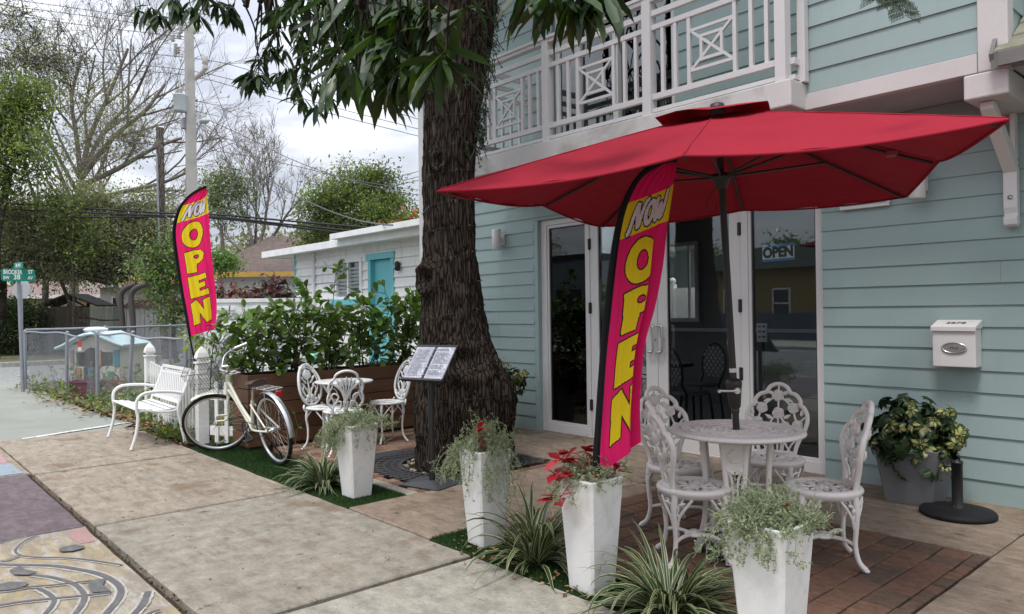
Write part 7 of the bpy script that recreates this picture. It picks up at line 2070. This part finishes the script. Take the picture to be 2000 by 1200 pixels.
tree('olive_tree', 'tall thin olive leaved tree at the upper left with sky showing through', 'tree', G0(80, 33), at(70, 400, 33), [(25, 80, 33, 52, 62, 26), (95, 95, 33, 55, 50, 26), (60, 170, 33, 90, 60, 30), (140, 150, 33, 45, 55, 16), (20, 10, 33, 40, 30, 8), (-40, 120, 33, 60, 100, 14)], 60, .13, ['oak', 'oak2'], 102, .15, bare=4, crad=.8, twr=.012, thin=.6)
bare_tree('big spreading tree with bare grey twigs against the cloudy sky left of the concrete pole', G0(150, 35),
          [(PX(35, (140, 640, 0), (146, 520, 0), (150, 420, 0), (160, 340, 0)), 1.0), (PX(35, (160, 345, 0), (175, 270, .3), (215, 180, .5), (250, 95, .5)), .55), (PX(35, (158, 350, 0), (220, 270, -.5), (280, 220, -1), (322, 165, -1)), .55),
           (PX(35, (155, 365, 0), (230, 330, .5), (300, 290, 1), (355, 270, 1)), .55), (PX(35, (152, 400, 0), (240, 375, 0), (310, 360, -.5), (370, 335, -1)), .5), (PX(35, (150, 430, 0), (220, 420, .5), (300, 420, 1), (385, 400, 1)), .45),
           (PX(35, (158, 350, 0), (150, 270, 0), (140, 190, 0), (160, 110, .5)), .5), (PX(35, (160, 345, 0), (200, 260, 1), (255, 200, 1.5), (290, 130, 1.5)), .45), (PX(35, (153, 380, 0), (110, 300, .3), (80, 250, .5), (60, 180, 1)), .4)], 103, .26, 4, leaf='oak', nl=1500)
tree('half_bare_tree', 'tree with patches of small dark leaves on pale branches beside the bare tree', 'tree', G0(250, 32), at(190, 420, 32), [(200, 195, 32, 45, 40, 14), (255, 220, 32, 40, 30, 12), (270, 270, 32, 50, 24, 14), (215, 285, 32, 60, 36, 16), (150, 240, 32, 40, 50, 14), (170, 320, 32, 60, 40, 14)], 50, .13, ['oak', 'oak2'], 104, .13, bare=3, crad=.75, twr=.010, trunk_mat='twig', thin=.6)
tree('oak_tree', 'broad oak with drooping grey olive foliage over the brown fence', 'tree', G0(-30, 27), at(0, 540, 27), [(40, 420, 27, 62, 42, 40), (60, 470, 27, 72, 44, 42), (130, 500, 27, 70, 40, 40), (180, 440, 27, 62, 52, 44), (235, 455, 27, 60, 50, 42), (245, 505, 27, 52, 24, 24), (150, 400, 27, 66, 40, 32), (285, 420, 27, 38, 46, 22), (290, 475, 27, 28, 30, 12), (200, 522, 27, 60, 14, 12), (90, 515, 27, 70, 14, 12), (-40, 430, 27, 50, 80, 24)], 230, .115, ['oak', 'oak2'], 105, .30, crad=.75, droop=.2)
bare_tree('long bare oak limbs arching low from the left edge over the street sign', G0(-45, 26.5), [(PX(26.5, (-40, 640, 0), (-25, 580, 0), (10, 530, 0), (50, 500, 0), (95, 515, 0), (140, 530, 0), (200, 552, 0), (250, 545, 0)), 1.0), (PX(26.5, (-20, 575, 0), (0, 520, .3), (30, 480, .4), (70, 450, .5)), .8)], 115, .2, 2, mat='bark2')
tree('lime_tree', 'yellow green young tree showing through the oak above the street sign', 'tree', G0(140, 25), at(140, 480, 25), [(120, 425, 25, 40, 36, 14), (150, 460, 25, 46, 34, 18), (175, 490, 25, 30, 24, 8), (118, 395, 25, 22, 18, 5)], 60, .12, ['treegreen', 'yellowgreen'], 106, .04, crad=.5)
tree('full_tree', 'full green tree rising behind the white house with a pointed top', 'tree', G0(705, 27), at(705, 440, 27), [(700, 400, 27, 70, 36, 40), (735, 345, 27, 22, 28, 12), (690, 360, 27, 42, 30, 20), (640, 400, 27, 40, 38, 24), (655, 450, 27, 58, 36, 36), (730, 450, 27, 62, 40, 36), (775, 415, 27, 32, 30, 14), (625, 470, 27, 32, 24, 12), (770, 465, 27, 40, 24, 14)], 120, .135, ['treegreen', 'yellowgreen'], 107, .26, crad=.65)
bare_tree('bare twiggy tree between the far flag and the green tree', G0(495, 35),
          [(PX(35, (495, 640, 0), (496, 560, 0), (498, 500, 0)), 1.0), (PX(35, (498, 505, 0), (488, 450, 0), (470, 400, .5), (462, 350, .5)), .6), (PX(35, (498, 505, 0), (515, 450, 0), (522, 400, -.5), (535, 345, -.5)), .6), (PX(35, (498, 500, 0), (535, 460, .3), (560, 420, .5), (590, 385, .5)), .55),
           (PX(35, (497, 510, 0), (540, 490, 0), (580, 460, 0), (612, 440, 0)), .5), (PX(35, (497, 510, 0), (460, 480, 0), (430, 450, 0), (412, 420, 0)), .5), (PX(35, (498, 505, 0), (500, 450, .5), (500, 400, .5), (495, 360, .5)), .5)], 108, .15, 4, leaf='oak2', nl=500)
tree('spreading_tree', 'sparse flat topped green tree just right of the concrete pole', 'tree', G0(430, 31), at(432, 440, 31), [(430, 350, 31, 38, 15, 12), (455, 372, 31, 32, 15, 9), (415, 385, 31, 26, 20, 9), (450, 410, 31, 36, 24, 12)], 70, .15, ['midgreen', 'oak2'], 109, .10, bare=3, crad=.6, twr=.010, trunk_mat='twig', thin=.6)
tree('flowering_tree', 'green shrub with orange flowers at the right end of the white house roof', 'tree', G0(800, 22), at(800, 470, 22), [(800, 445, 22, 28, 22, 16), (812, 430, 22, 16, 14, 6)], 90, .12, ['bright', 'orange'], 110, .08, crad=.4)
tree('leafy_shrub', 'green leafy bush around the wooden utility pole', 'shrub', G0(345, 22), at(345, 600, 22), [(298, 520, 22, 22, 40, 16), (335, 500, 22, 18, 50, 12), (355, 560, 22, 26, 50, 16), (345, 620, 22, 30, 20, 8), (308, 570, 22, 16, 30, 8)], 110, .12, ['midgreen', 'oak2'], 111, .09, crad=.5)
tree('leafy_shrub', 'rounded green bush between the far flag and the brown roofed house', 'shrub', G0(432, 20), at(432, 560, 20), [(432, 515, 20, 18, 24, 14)], 110, .10, ['midgreen', 'bright'], 112, .05, crad=.35)
tree('clipped_hedge', 'dark green hedge at the left edge across the side street', 'hedge', G0(30, 28.5), at(30, 660, 28.5), [(20, 655, 28.5, 42, 46, 46), (-40, 650, 28.5, 50, 50, 36), (62, 650, 28.5, 14, 46, 16), (25, 610, 28.5, 50, 24, 22)], 130, .12, ['darkgreen', 'midgreen'], 113, .08, crad=.55)
tree('copperleaf', 'copperleaf bush with red and grey green drooping leaves by the white house corner', 'shrub', G0(515, 16), at(515, 620, 16), [(475, 590, 16, 34, 18, 9), (510, 586, 16, 34, 22, 10), (545, 584, 16, 28, 30, 12), (540, 620, 16, 34, 36, 12), (500, 610, 16, 44, 30, 10), (448, 580, 16, 12, 10, 3), (540, 670, 16, 30, 26, 6)], 55, .17, ['copper', 'copper2'], 114, .06, crad=.32)
# far wood closing the horizon
r = np.random.default_rng(9); mb = MB(); P = []
for k in range(900):
    px = r.uniform(-250, 1500); d = r.uniform(52, 72); P.append(at(px, r.uniform(470, 610) + 14 * math.sin(px * .02), d) + r.normal(0, .9, (26, 3)))
P = np.concatenate(P); mb.scatter(tri4, [[0, 1, 2, 3]], P, r.normal(0, 1, P.shape), r.normal(0, 1, P.shape) + np.array([0, 0, .7]), r.uniform(.3, .7, len(P)))
tag(mb.build('far_wood', M_['oak']), 'hazy dark mass of far trees closing the view behind the houses', 'wood', kind='stuff')

# ------------------------------------------------------------------ fences, shed, houses far left
def vfence(label, px0, px1, d, top, mat, nb, mats2=None, jag=.05):
    a, b = at(px0, 620, d), at(px1, 620, d); e_ = norm((b - a) * np.array([1, 1, 0])); ln = float(np.linalg.norm((b - a)[:2]))
    t = thing('board_fence', label, 'fence', (a[0], a[1], 0), math.atan2(e_[1], e_[0])); p = MB(); w = ln / nb
    for i in range(nb): h = top + jag * (rng.random() - .5); p.prism([(i * w + .008, 0), ((i + 1) * w - .008, 0), ((i + 1) * w - .008, h - .02), ((i + 1) * w - .05, h), (i * w + .05, h), (i * w + .008, h - .02)], 0, .025, frame((0, 0, 0), (1, 0, 0), (0, 0, 1), (0, -1, 0)))
    p.build('boards', mat, t); p = MB(); p.bx(0, ln, .001, .05, .3, .4); p.bx(0, ln, .001, .05, 1.3, 1.4); p.build('rails', mat, t); return t
M_['oldwood'] = wood_mat('weathered_boards', (.10, .085, .07), (.21, .18, .15), .9, (9, 9, .5))
M_['palewood'] = wood_mat('pale_boards', (.34, .35, .31), (.50, .51, .46), .85, (9, 9, .5))
vfence('weathered brown board fence across the side street', 76, 176, 29, 1.78, M_['oldwood'], 15)
vfence('pale whitewashed board fence between the brown fence and the metal shed', 176, 242, 28.7, 1.78, M_['palewood'], 9)
a, b = at(238, 620, 27.5), at(318, 620, 27.5); e_ = norm((b - a) * np.array([1, 1, 0])); ln = float(np.linalg.norm((b - a)[:2]))
t = thing('garden_shed', 'pale grey metal shed with low maroon roof behind the dark curved posts', 'shed', (a[0], a[1], 0), math.atan2(e_[1], e_[0]))
p = MB()
nb = 9
for i in range(nb): p.bx(i * ln / nb + .004, (i + 1) * ln / nb - .012, .012 * (i % 2), 1.8, 0, 1.70)
p.build('wall', pm('shed_panel', (.46, .45, .45), .5, .06, 4, dirt=.2), t)
p = MB(); p.add([(-.08, -.1, 1.70), (ln + .08, -.1, 1.70), (ln + .02, .9, 2.0), (.02, .9, 2.0), (ln + .08, 1.9, 1.70), (-.08, 1.9, 1.70)], [(0, 1, 2, 3), (3, 2, 4, 5), (0, 3, 5), (1, 4, 2)])
for i in range(9): x = i * ln / 8; p.tube([(x, -.1, 1.71), (x, .88, 2.01)], .018, 4)
p.build('roof', pm('maroon_roof', (.16, .075, .07), .6, .1, 4), t)
for px_, d, l_ in ((236, 21.5, 'left one of two dark brown curved posts bending over towards the right'), (256, 21.2, 'right one of two dark brown curved posts bending over towards the right')):
    g_ = G0(px_ + 4, d); t = thing('curved_post', l_, 'post', g_, 0, None); O = np.array(g_)
    p = MB(); pts = spline([O * 0, at(px_ + 4, 640, d) - O, at(px_, 590, d) - O, at(px_ + 2, 572, d) - O, at(px_ + 12, 562, d) - O, at(px_ + 30, 555, d) - O], 26); p.tube(pts, .085, 4, fup=(-F_[0], -F_[1], 0)); p.build('post', pm('dark_bronze', (.06, .05, .045), .5, .1, 5), t)
    p = MB(); p.box(pts[3], (.24, .24, .1)); p.build('collar', M_['dark'], t)
# dark pavilion roof
c_ = at(152, 600, 33); t = thing('garden_pavilion', 'charred black roof of a garden pavilion above the brown fence', 'pavilion', (c_[0], c_[1], 0), bd_)
p = MB(); w = 1.28
p.add([(-w, -.8, 1.95), (0, -.8, 2.42), (w, -.8, 1.9), (w, .8, 1.9), (0, .8, 2.42), (-w, .8, 1.95), (-w, -.8, 1.88), (0, -.8, 2.34), (w, -.8, 1.83), (w, .8, 1.83), (0, .8, 2.34), (-w, .8, 1.88)], [(0, 1, 4, 5), (1, 2, 3, 4), (11, 10, 7, 6), (10, 9, 8, 7), (0, 6, 7, 1), (1, 7, 8, 2), (5, 4, 10, 11), (4, 3, 9, 10), (0, 5, 11, 6), (2, 8, 9, 3)]); p.build('roof', M_['matteblack'], t)
p = MB()
for x in (-.75, .8):
    for y in (-.6, .6): p.bx(x - .05, x + .05, y - .05, y + .05, 0, 1.98)
p.bx(-.8, .85, -.62, -.58, 1.72, 1.86); p.beam((-.8, -.6, 1.75), (0, -.6, 2.2), .06, .06, (0, 1, 0)); p.beam((.85, -.6, 1.75), (0, -.6, 2.2), .06, .06, (0, 1, 0)); p.build('frame', M_['matteblack'], t)
# houses
def house(label, px0, px1, d, zw, zr, dep, wall, roofm, trim, wins=(), hip=1.0, ov=.4, gable=False):
    a, b = at(px0, 620, d), at(px1, 620, d); e_ = norm((b - a) * np.array([1, 1, 0])); ln = float(np.linalg.norm((b - a)[:2]))
    t = thing('house', label, 'house', (a[0], a[1], 0), math.atan2(e_[1], e_[0]))
    p = MB(); p.bx(0, ln, 0, dep, 0, zw); p.build('wall', wall, t)
    p = MB(); o = ov; p.add([(-o, -o, zw), (ln + o, -o, zw), (ln + o, dep + o, zw), (-o, dep + o, zw), (hip, dep / 2, zr), (ln - hip, dep / 2, zr)], [(0, 1, 5, 4), (2, 3, 4, 5), (3, 0, 4), (1, 2, 5), (0, 3, 2, 1)]); ro_ = p.build('roof', roofm, t)
    p = MB(); p.bx(-o - .03, ln + o + .03, -o - .04, -o - .003, zw - .16, zw + .02); p.build('fascia', trim, ro_)
    for x, z, w, h in wins:
        p = MB(); p.bx(x, x + w, -.03, -.001, z, z + h); f_ = p.build('window', M_['trim'], t); p = MB(); p.bx(x + .06, x + w - .06, -.034, -.0305, z + .06, z + h - .06); p.build('pane', M_['glass2'], f_)
    return t
def shingle(name, col):
    m, tt, b, o = newmat(name); v = coords(tt, (1, 1, 1)); br_ = N(tt, 'ShaderNodeTexBrick'); br_.inputs['Scale'].default_value = 3.2; br_.inputs['Mortar Size'].default_value = .03; br_.inputs['Color1'].default_value = c4([x * .75 for x in col]); br_.inputs['Color2'].default_value = c4([x * 1.25 for x in col]); br_.inputs['Mortar'].default_value = c4([x * .45 for x in col]); L(tt, v, br_.inputs['Vector'])
    L(tt, mix(tt, noise(tt, v, 3, 6, .7), mix(tt, 1., br_.outputs['Color'], (.7, .7, .7), 'MULTIPLY'), br_.outputs['Color']), b.inputs['Base Color']); b.inputs['Roughness'].default_value = .9; return m
stw = pm('pale_stucco', (.62, .63, .62), .85, .05, 3, bmp=.3, bsc=60)
house('pale house with brown shingle roof and mustard fascia left of the white house', 424, 650, 28, 2.95, 4.7, 7, stw, shingle('brown_shingle', (.17, .125, .11)), pm('mustard_trim', (.55, .33, .07), .5), wins=((-.05, 1.55, .42, .75),), hip=.9, ov=.45)
house('grey stucco house with orange eaves seen between the oak and the wooden pole', 196, 330, 38, 3.0, 3.7, 6, pm('grey_stucco', (.42, .41, .40), .85, .05), pm('orange_roof', (.55, .25, .08), .7), M_['trim'], wins=((.6, 1.4, .5, 1.0),), hip=.6)
house('tan house hidden low behind the oak and the black pavilion roof', -60, 190, 42, 2.6, 3.6, 7, pm('tan_stucco', (.40, .31, .19), .85, .05), shingle('grey_pink_shingle', (.28, .20, .18)), M_['trim'], hip=2.0)

# ------------------------------------------------------------------ poles and lines
def G1(px, d): return np.array(G0(px, d))
DP = 24.6
O = G1(379, DP); t = thing('utility_pole', 'tall square concrete utility pole with transformer can and street lamp', 'utility pole', tuple(O))
cpm = pm('pole_concrete', (.40, .385, .36), .85, .1, 3, bmp=.3, bsc=60, dirt=.3)
top_ = at(369, 53, DP) - O
p = MB(); vb = []
for q, w in ((np.array([0, 0, 0]), .19), (top_, .125)):
    for i, j in ((-1, -1), (1, -1), (1, 1), (-1, 1)): vb.append(q + rh * w * i + np.array([-vh[0], -vh[1], 0]) * w * j)
p.add(vb, [(0, 1, 5, 4), (1, 2, 6, 5), (2, 3, 7, 6), (3, 0, 4, 7), (4, 5, 6, 7)]); p.build('pole', cpm, t, .02)
Q = lambda px, py, dd=0: at(px, py, DP + dd) - O
p = MB(); a = Q(352, 201, -.25); p.lathe([(0, -.29), (.19, -.29), (.205, -.26), (.205, .22), (.215, .23), (.215, .25), (.19, .27), (0, .30)], 20, c=tuple(a)); tf = p.build('transformer', pm('transformer_grey', (.48, .52, .53), .45, .05, 4), t)
p = MB(); p.lathe([(.05, 0), (.07, .03), (.04, .06), (.07, .09), (.04, .12), (.06, .15), (.02, .2), (0, .2)], 10, c=tuple(a + np.array([.03, 0, .28]))); p.tube([a + np.array([0, 0, .45]), Q(351, 158), Q(360, 178)], .02, 5); p.build('bushing', cpm, tf)
for yy in (195, 212): p = MB(); p.tube([Q(352, yy, -.1), Q(368, yy)], .03, 5); p.build('bracket', M_['galv'], tf)
p = MB(); p.box(Q(361, 242), (.2, .2, .32)); p.lathe([(.06, 0), (.04, .1), (0, .12)], 8, c=tuple(Q(361, 236))); p.build('fuse_box', pm('grey_box', (.35, .37, .38), .5), t)
for (x0, y0, x1, y1) in ((376, 66, 391, 50), (380, 155, 403, 133)): p = MB(); p.tube([Q(x0, y0), Q(x1, y1)], .075, 4); p.build('cross_arm', cpm, t)
p = MB(); p.lathe([(.09, 0), (.10, .1), (.06, .13), (.10, .18), (.09, .42), (0, .45)], 10, c=tuple(Q(401, 136))); p.build('insulator', cpm, t)
for (x, y) in ((343, 92), (348, 98), (342, 105), (353, 59), (350, 70), (338, 75)): p = MB(); p.lathe([(.02, -.12), (.075, -.08), (.03, -.04), (.075, 0), (.03, .04), (.075, .08), (.02, .12)], 8, c=tuple(Q(x, y))); p.tube([Q(x, y), Q(364, y + 3)], .012, 4); p.build('insulator', cpm, t)
p = MB(); p.tube(spline([Q(378, 290), Q(383, 265), Q(389, 246), Q(397, 238)], 14), .03, 6); la = p.build('lamp_arm', M_['galv'], t)
p = MB(); p.ell(Q(399, 237), (.20, .16, .085), 8, 12); p.build('lamp_head', pm('lamp_shell', (.45, .47, .46), .4), la)
O2 = G1(326, 24.0); t = thing('utility_pole', 'short weathered wooden pole standing left of the concrete one', 'utility pole', tuple(O2))
p = MB(); p.tube([O2 * 0, at(318, 600, 24) - O2, at(312, 250, 24) - O2], [.165, .14, .115], 12); p.build('pole', bark_mat('pole_wood', (.13, .11, .09), (.25, .22, .19), .08), t)
p = MB(); p.tube([at(322, 640, 23.8) - O2, at(311, 470, 23.8) - O2, at(306, 300, 23.8) - O2], .03, 6); p.box(at(316, 570, 23.75) - O2, (.18, .16, .3)); p.build('conduit', M_['galv'], t)
p = MB(); p.tube(spline([at(331, 400, 23.7) - O2, at(330, 500, 23.7) - O2, at(329, 590, 23.7) - O2, at(333, 640, 23.7) - O2], 12), .012, 4); p.tube(spline([at(326, 607, 23.7) - O2, at(332, 612, 23.65) - O2, at(328, 618, 23.7) - O2], 6), .015, 4); p.build('rope', pm('yellow_rope', (.5, .35, .08), .8), t)
M_['wire'] = pm('wire_grey', (.10, .10, .115), .6, .1); M_['cable'] = pm('cable_black', (.03, .03, .033), .6)
def wire(label, pts, d, rad_=.011, mat='wire', grp='power lines'):
    P = [at(x, y, d if np.isscalar(d) else np.interp(i, np.linspace(0, len(pts) - 1, len(d)), d)) for i, (x, y) in enumerate(pts)]
    t_ = MB().tube(spline(P, 40), rad_, 4).build('power_line', M_[mat]); tag(t_, label, 'power line', grp)
L1 = 'one of the thin grey power lines strung to the concrete pole across the cloudy sky'
for pts in ([(-60, -14), (37, 1), (200, 24), (362, 50)], [(-60, 3), (0, 10), (180, 33), (362, 60)], [(-60, 15), (37, 32), (200, 54), (362, 73)]): wire(L1, pts, [24, 24.6])
L2 = 'one of the thin grey power lines running past the concrete pole behind the mango trunk'
for pts in ([(-60, 66), (0, 75), (200, 97), (400, 117), (500, 141), (660, 186), (840, 240)], [(-60, 93), (0, 102), (180, 120), (362, 137), (500, 168), (660, 212), (840, 258)], [(-60, 106), (0, 115), (180, 134), (362, 147), (500, 182), (660, 226), (840, 272)]): wire(L2, pts, 24.6)
wire('pale service wire from the left edge to the top of the wooden pole', [(-60, 250), (0, 255), (163, 268), (308, 284)], 24.2, .014)
L3 = 'one of the thick black cables sagging across the trees to the white house roof'
for y0, y1, y2 in ((400, 420, 447), (411, 425, 456), (424, 427, 462)): wire(L3, [(-60, y0 - 4), (60, y0), (200, (y0 + y1) / 2 - 1), (330, y1 - 3), (430, y1), (560, (y1 + y2) / 2 - 2), (700, y2 - 4), (800, y2 + 2)], [26, 23, 20], .028, 'cable')
wire('upper slanting guy wire from the concrete pole top down behind the bare tree', [(378, 70), (403, 138), (427, 195), (455, 265), (485, 340)], [24.6, 26])
wire('lower slanting guy wire from the middle of the concrete pole', [(383, 157), (405, 215), (430, 275), (450, 335)], [24.6, 26])
wire('service wire sloping from the street lamp to the right, behind the trunk', [(402, 232), (500, 277), (570, 312), (660, 345), (745, 368), (840, 385)], [24.6, 20])
wire('twisted service cable from the concrete pole to the mast on the white house', [(400, 243), (450, 283), (540, 360), (610, 398), (680, 425), (735, 437), (767, 440)], [24.6, 17.9, 12.6], .014)
wire('thin low wire crossing the sky right of the street lamp', [(390, 290), (500, 308), (600, 330), (690, 352), (840, 375)], [24.6, 20], .009)
for k, (y0, y1) in enumerate(((352, 331), (361, 342), (366, 350))): wire('one of three short wire lengths rising to the trunk over the green tree', [(742 + k * 8, y0), (790, (y0 + y1) / 2 + 1), (845, y1 - 4)], 26, .011)

# ------------------------------------------------------------------ inside the cafe
def cafe_chair(label, loc, rz):
    t = thing('cafe_chair', label, 'chair', loc, rz, 'dark chairs inside the cafe')
    p = MB(); p.lathe([(0, .44), (.20, .44), (.215, .455), (.20, .475), (0, .48)], 24); p.build('seat', pm('woven_seat', (.25, .27, .28), .6, .3, 40), t)
    for sx in (-1, 1):
        for sy in (-1, 1): p = MB(); p.tube([(sx * .15, sy * .15, .45), (sx * .19, sy * .19, 0)], .014, 6); p.build('leg', M_['glossblack'], t)
    p = MB(); an = np.linspace(-.6, PI + .6, 30); P = [(.19 * math.cos(q), -.19 - (.70 + .2 * math.sin(q) - .45) * .15, .70 + .25 * math.sin(q)) for q in an]; p.tube(P, .014, 8); p.tube([P[0], (.15, -.15, .45)], .014, 6); p.tube([P[-1], (-.15, -.15, .45)], .014, 6); bk = p.build('back_frame', M_['glossblack'], t)
    p = MB()
    for i in range(-4, 5):
        for j in range(-5, 5):
            if (i * .036 / .16) ** 2 + (j * .042 / .21) ** 2 < 1 and (i + j) % 2 == 0: p.box((i * .036, -.225, .73 + j * .042), (.030, .008, .034))
    p.build('back_weave', pm('weave_white', (.45, .47, .48), .6), bk)
    return t
cafe_chair('dark woven backed chair inside the door, left of the far chair', (-4.85, 6.95, .012), rad(-20))
cafe_chair('dark oval backed chair deeper inside the cafe, facing the street', (-5.25, 7.75, .012), rad(170))
cafe_chair('dark chair behind the left side window', (-6.95, 7.05, .012), rad(40))
cafe_chair('dark chair inside near the hinge side of the left door', (-6.4, 6.85, .012), rad(120))
t = thing('cafe_table', 'dark round table inside the cafe between the woven chairs', 'table', (-5.35, 7.15, .012)); p = MB(); p.lathe([(0, .72), (.34, .72), (.35, .735), (.34, .75), (0, .75)], 28); p.build('tabletop', M_['dark'], t); p = MB(); p.lathe([(.22, 0), (.2, .02), (.03, .04), (.03, .72)], 16); p.build('stand', M_['black'], t)

# ------------------------------------------------------------------ seen through the back window, and across the street in the glass
t = thing('vinyl_fence', 'white vinyl fence seen through the back window of the cafe', 'fence', (-12, 12.0, 0)); p = MB()
for i in range(6): p.bx(i * 1.6, i * 1.6 + .12, -.06, .06, 0, 1.88); p.ell((i * 1.6 + .06, 0, 1.94), (.07, .07, .07), 6, 8)
p.build('post', M_['pickets'], t); p = MB(); p.bx(0, 8, -.02, .02, .05, 1.80); p.build('panel', M_['pickets'], t)
t = thing('house', 'pale grey blue boarded house seen through the back window over the vinyl fence', 'house', (0, 0, 0)); p = MB(); lap(p, -15, -2, 0, 3.4, .2, Y=15.0); p.bx(-15, -2, 15.012, 19, 0, 3.4); p.build('siding', pm('greyblue_siding', (.52, .58, .62), .7, .04), t); p = MB(); p.bx(-12.6, -11.2, 14.95, 14.98, .9, 2.75); w_ = p.build('window', M_['turq'], t); p = MB(); p.bx(-12.4, -11.4, 14.93, 14.949, 1.1, 2.55); p.build('pane', pm('grey_blind', (.25, .28, .30), .6), w_); p = MB(); p.bx(-15.2, -1.8, 14.6, 19.2, 3.41, 3.7); p.build('roof', M_['roofwhite'], t)
def bighouse(label, x0, x1, y, wall, roofm, zw, zr):
    t = thing('house', label, 'house', (x0, y, 0), 0); ln = x1 - x0
    p = MB(); p.bx(0, ln, -8, 0, 0, zw); p.build('wall', wall, t); p = MB(); p.add([(-.5, .5, zw), (ln + .5, .5, zw), (ln + .5, -8.5, zw), (-.5, -8.5, zw), (2, -4, zr), (ln - 2, -4, zr)], [(0, 4, 5, 1), (2, 5, 4, 3), (3, 4, 0), (1, 5, 2), (0, 1, 2, 3)]); p.build('roof', roofm, t)
    for i in range(int(ln / 2.6)):
        x = 1.0 + i * 2.6; p = MB(); p.bx(x, x + .9, .001, .04, .9, 2.3); f_ = p.build('window', M_['trim'], t); p = MB(); p.bx(x + .08, x + .82, .041, .05, .98, 1.56); p.bx(x + .08, x + .82, .041, .05, 1.64, 2.22); p.build('pane', M_['dark'], f_)
yw = pm('yellow_stucco', (.25, .175, .07), .85, .05)
bighouse('yellow house with green roof across the street, mirrored in the door glass', -24, -9, -20, yw, pm('green_roof', (.028, .036, .032), .9), 3.2, 4.6)
bighouse('pale house across the street behind the camera', -6, 9, -22, stw, shingle('grey_shingle', (.15, .14, .14)), 3.2, 4.8)
t = thing('shop_building', 'flat grey shop building far down the opposite side of the street', 'building', (-47, -19, 0)); p = MB(); p.bx(0, 19, -8, 0, 0, 4.3); p.build('wall', pm('bluegrey_render', (.17, .185, .21), .8, .05), t); p = MB(); p.bx(-.1, 19.1, -8.1, .12, 4.301, 4.6); p.build('parapet', M_['dark'], t)
for i in range(6): p = MB(); p.bx(1 + i * 3, 3 + i * 3, .001, .05, .4, 2.6); p.build('window', M_['dark'], t)
t = thing('metal_fence', 'dark slatted fence in front of the yellow house across the street', 'fence', (-26, -18, 0)); p = MB(); p.bx(0, 17, -.03, .03, 0, 1.15); p.build('panel', pm('dark_blue_fence', (.05, .06, .09), .6), t)
def plaintree(label, x, y, h, w, mats, seed, n=46):
    r = np.random.default_rng(seed); t = thing('street_tree', label, 'tree', (x, y, 0)); tr, cr = MB(), MB(); tr.tube(spline([(0, 0, 0), (.1, 0, h * .4), (0, .1, h * .6)], 10), [.2, .12], 8); P = []
    for k in range(n):
        d = norm(r.normal(0, 1, 3)); c = np.array([0, 0, h * .68]) + d * np.array([w, w, h * .32]) * r.random() ** .4; tr.tube(spline([(0, 0, h * .5), c * .6 + np.array([0, 0, h * .2]), c], 6), [.05, .01], 4); P.append(c + r.normal(0, 1, (90, 3)) * .35)
    P = np.concatenate(P); cr.scatter(tri4, [[0, 1, 2, 3]], P, r.normal(0, 1, P.shape), r.normal(0, 1, P.shape) + np.array([0, 0, .6]), r.uniform(.12, .3, len(P))); tr.build('trunk', M_['bark2'], t); cr.build('crown', [M_[m] for m in mats], t)
for k, (x, y, h, w, m) in enumerate(((-28.5, -30, 6.0, 2.3, 'oak'), (-21, -29, 5.6, 2.6, 'midgreen'), (-12, -30, 5.6, 2.8, 'oak'), (-7.2, -17, 5.2, 2.2, 'darkgreen'), (-1, -31, 8, 3.6, 'oak'), (9, -17.5, 6, 2.4, 'midgreen'), (-46, -30, 8, 4, 'oak'))): plaintree(['olive tree at the far corner of the street behind the camera', 'tall green tree behind the yellow house', 'olive tree behind the right end of the yellow house', 'dark round tree between the yellow and the pale house', 'olive tree behind the pale house', 'green street tree at the right end of the pale house', 'large olive tree far down the street'][k], x, y, h, w, [m], 200 + k)
c_ = atY(988, 300, 5.5); t = thing('flower_pot', 'black bowl shaped pot standing on the balcony floor behind the railing', 'pot', (c_[0], 5.5, 3.073)); p = MB(); p.lathe([(0, .001), (.09, .001), (.14, .10), (.155, .105), (.155, .12), (.13, .12), (.12, .09), (0, .085)], 20); p.build('bowl', M_['glossblack'], t)
# feathery twig hanging into the top right
c_ = at(1745, -10, 2.6); t = thing('hanging_twig', 'small feathery leaved twig hanging into the top right of the view', 'twig', tuple(c_)); s_, l_ = MB(), MB(); r = np.random.default_rng(4)
for e_, n in (((1772, 34), 15), ((1705, 2), 9), ((1738, 12), 10)):
    e3 = at(e_[0], e_[1], 2.6) - c_; pts = spline([(0, 0, .12), e3 * .45 + np.array([0, 0, .02]), e3], 12); s_.tube(pts, .0012, 4)
    for i in range(n):
        q = pts[int(3 + 8 * i / n)]
        for sd in (-1, 1):
            d = norm(R_ * sd * .9 + np.array([0, 0, -.25]) + r.normal(0, .12, 3)); f = q + d * .05; s_.tube([q, f], .0006, 3); m = 9; w = np.linspace(.15, 1, m)[:, None]; P = q + (f - q) * w; l_.scatter(tinyleaf[0], tinyleaf[1], np.concatenate([P, P]), np.concatenate([np.tile(np.array([0, 0, 1.]), (m, 1)), np.tile(np.array([0, 0, -1.]), (m, 1))]) + d * .3, np.tile(-F_, (2 * m, 1)), np.full(2 * m, .009))
s_.build('stem', M_['bark2'], t); l_.build('leaves', M_['darkgreen'], t)
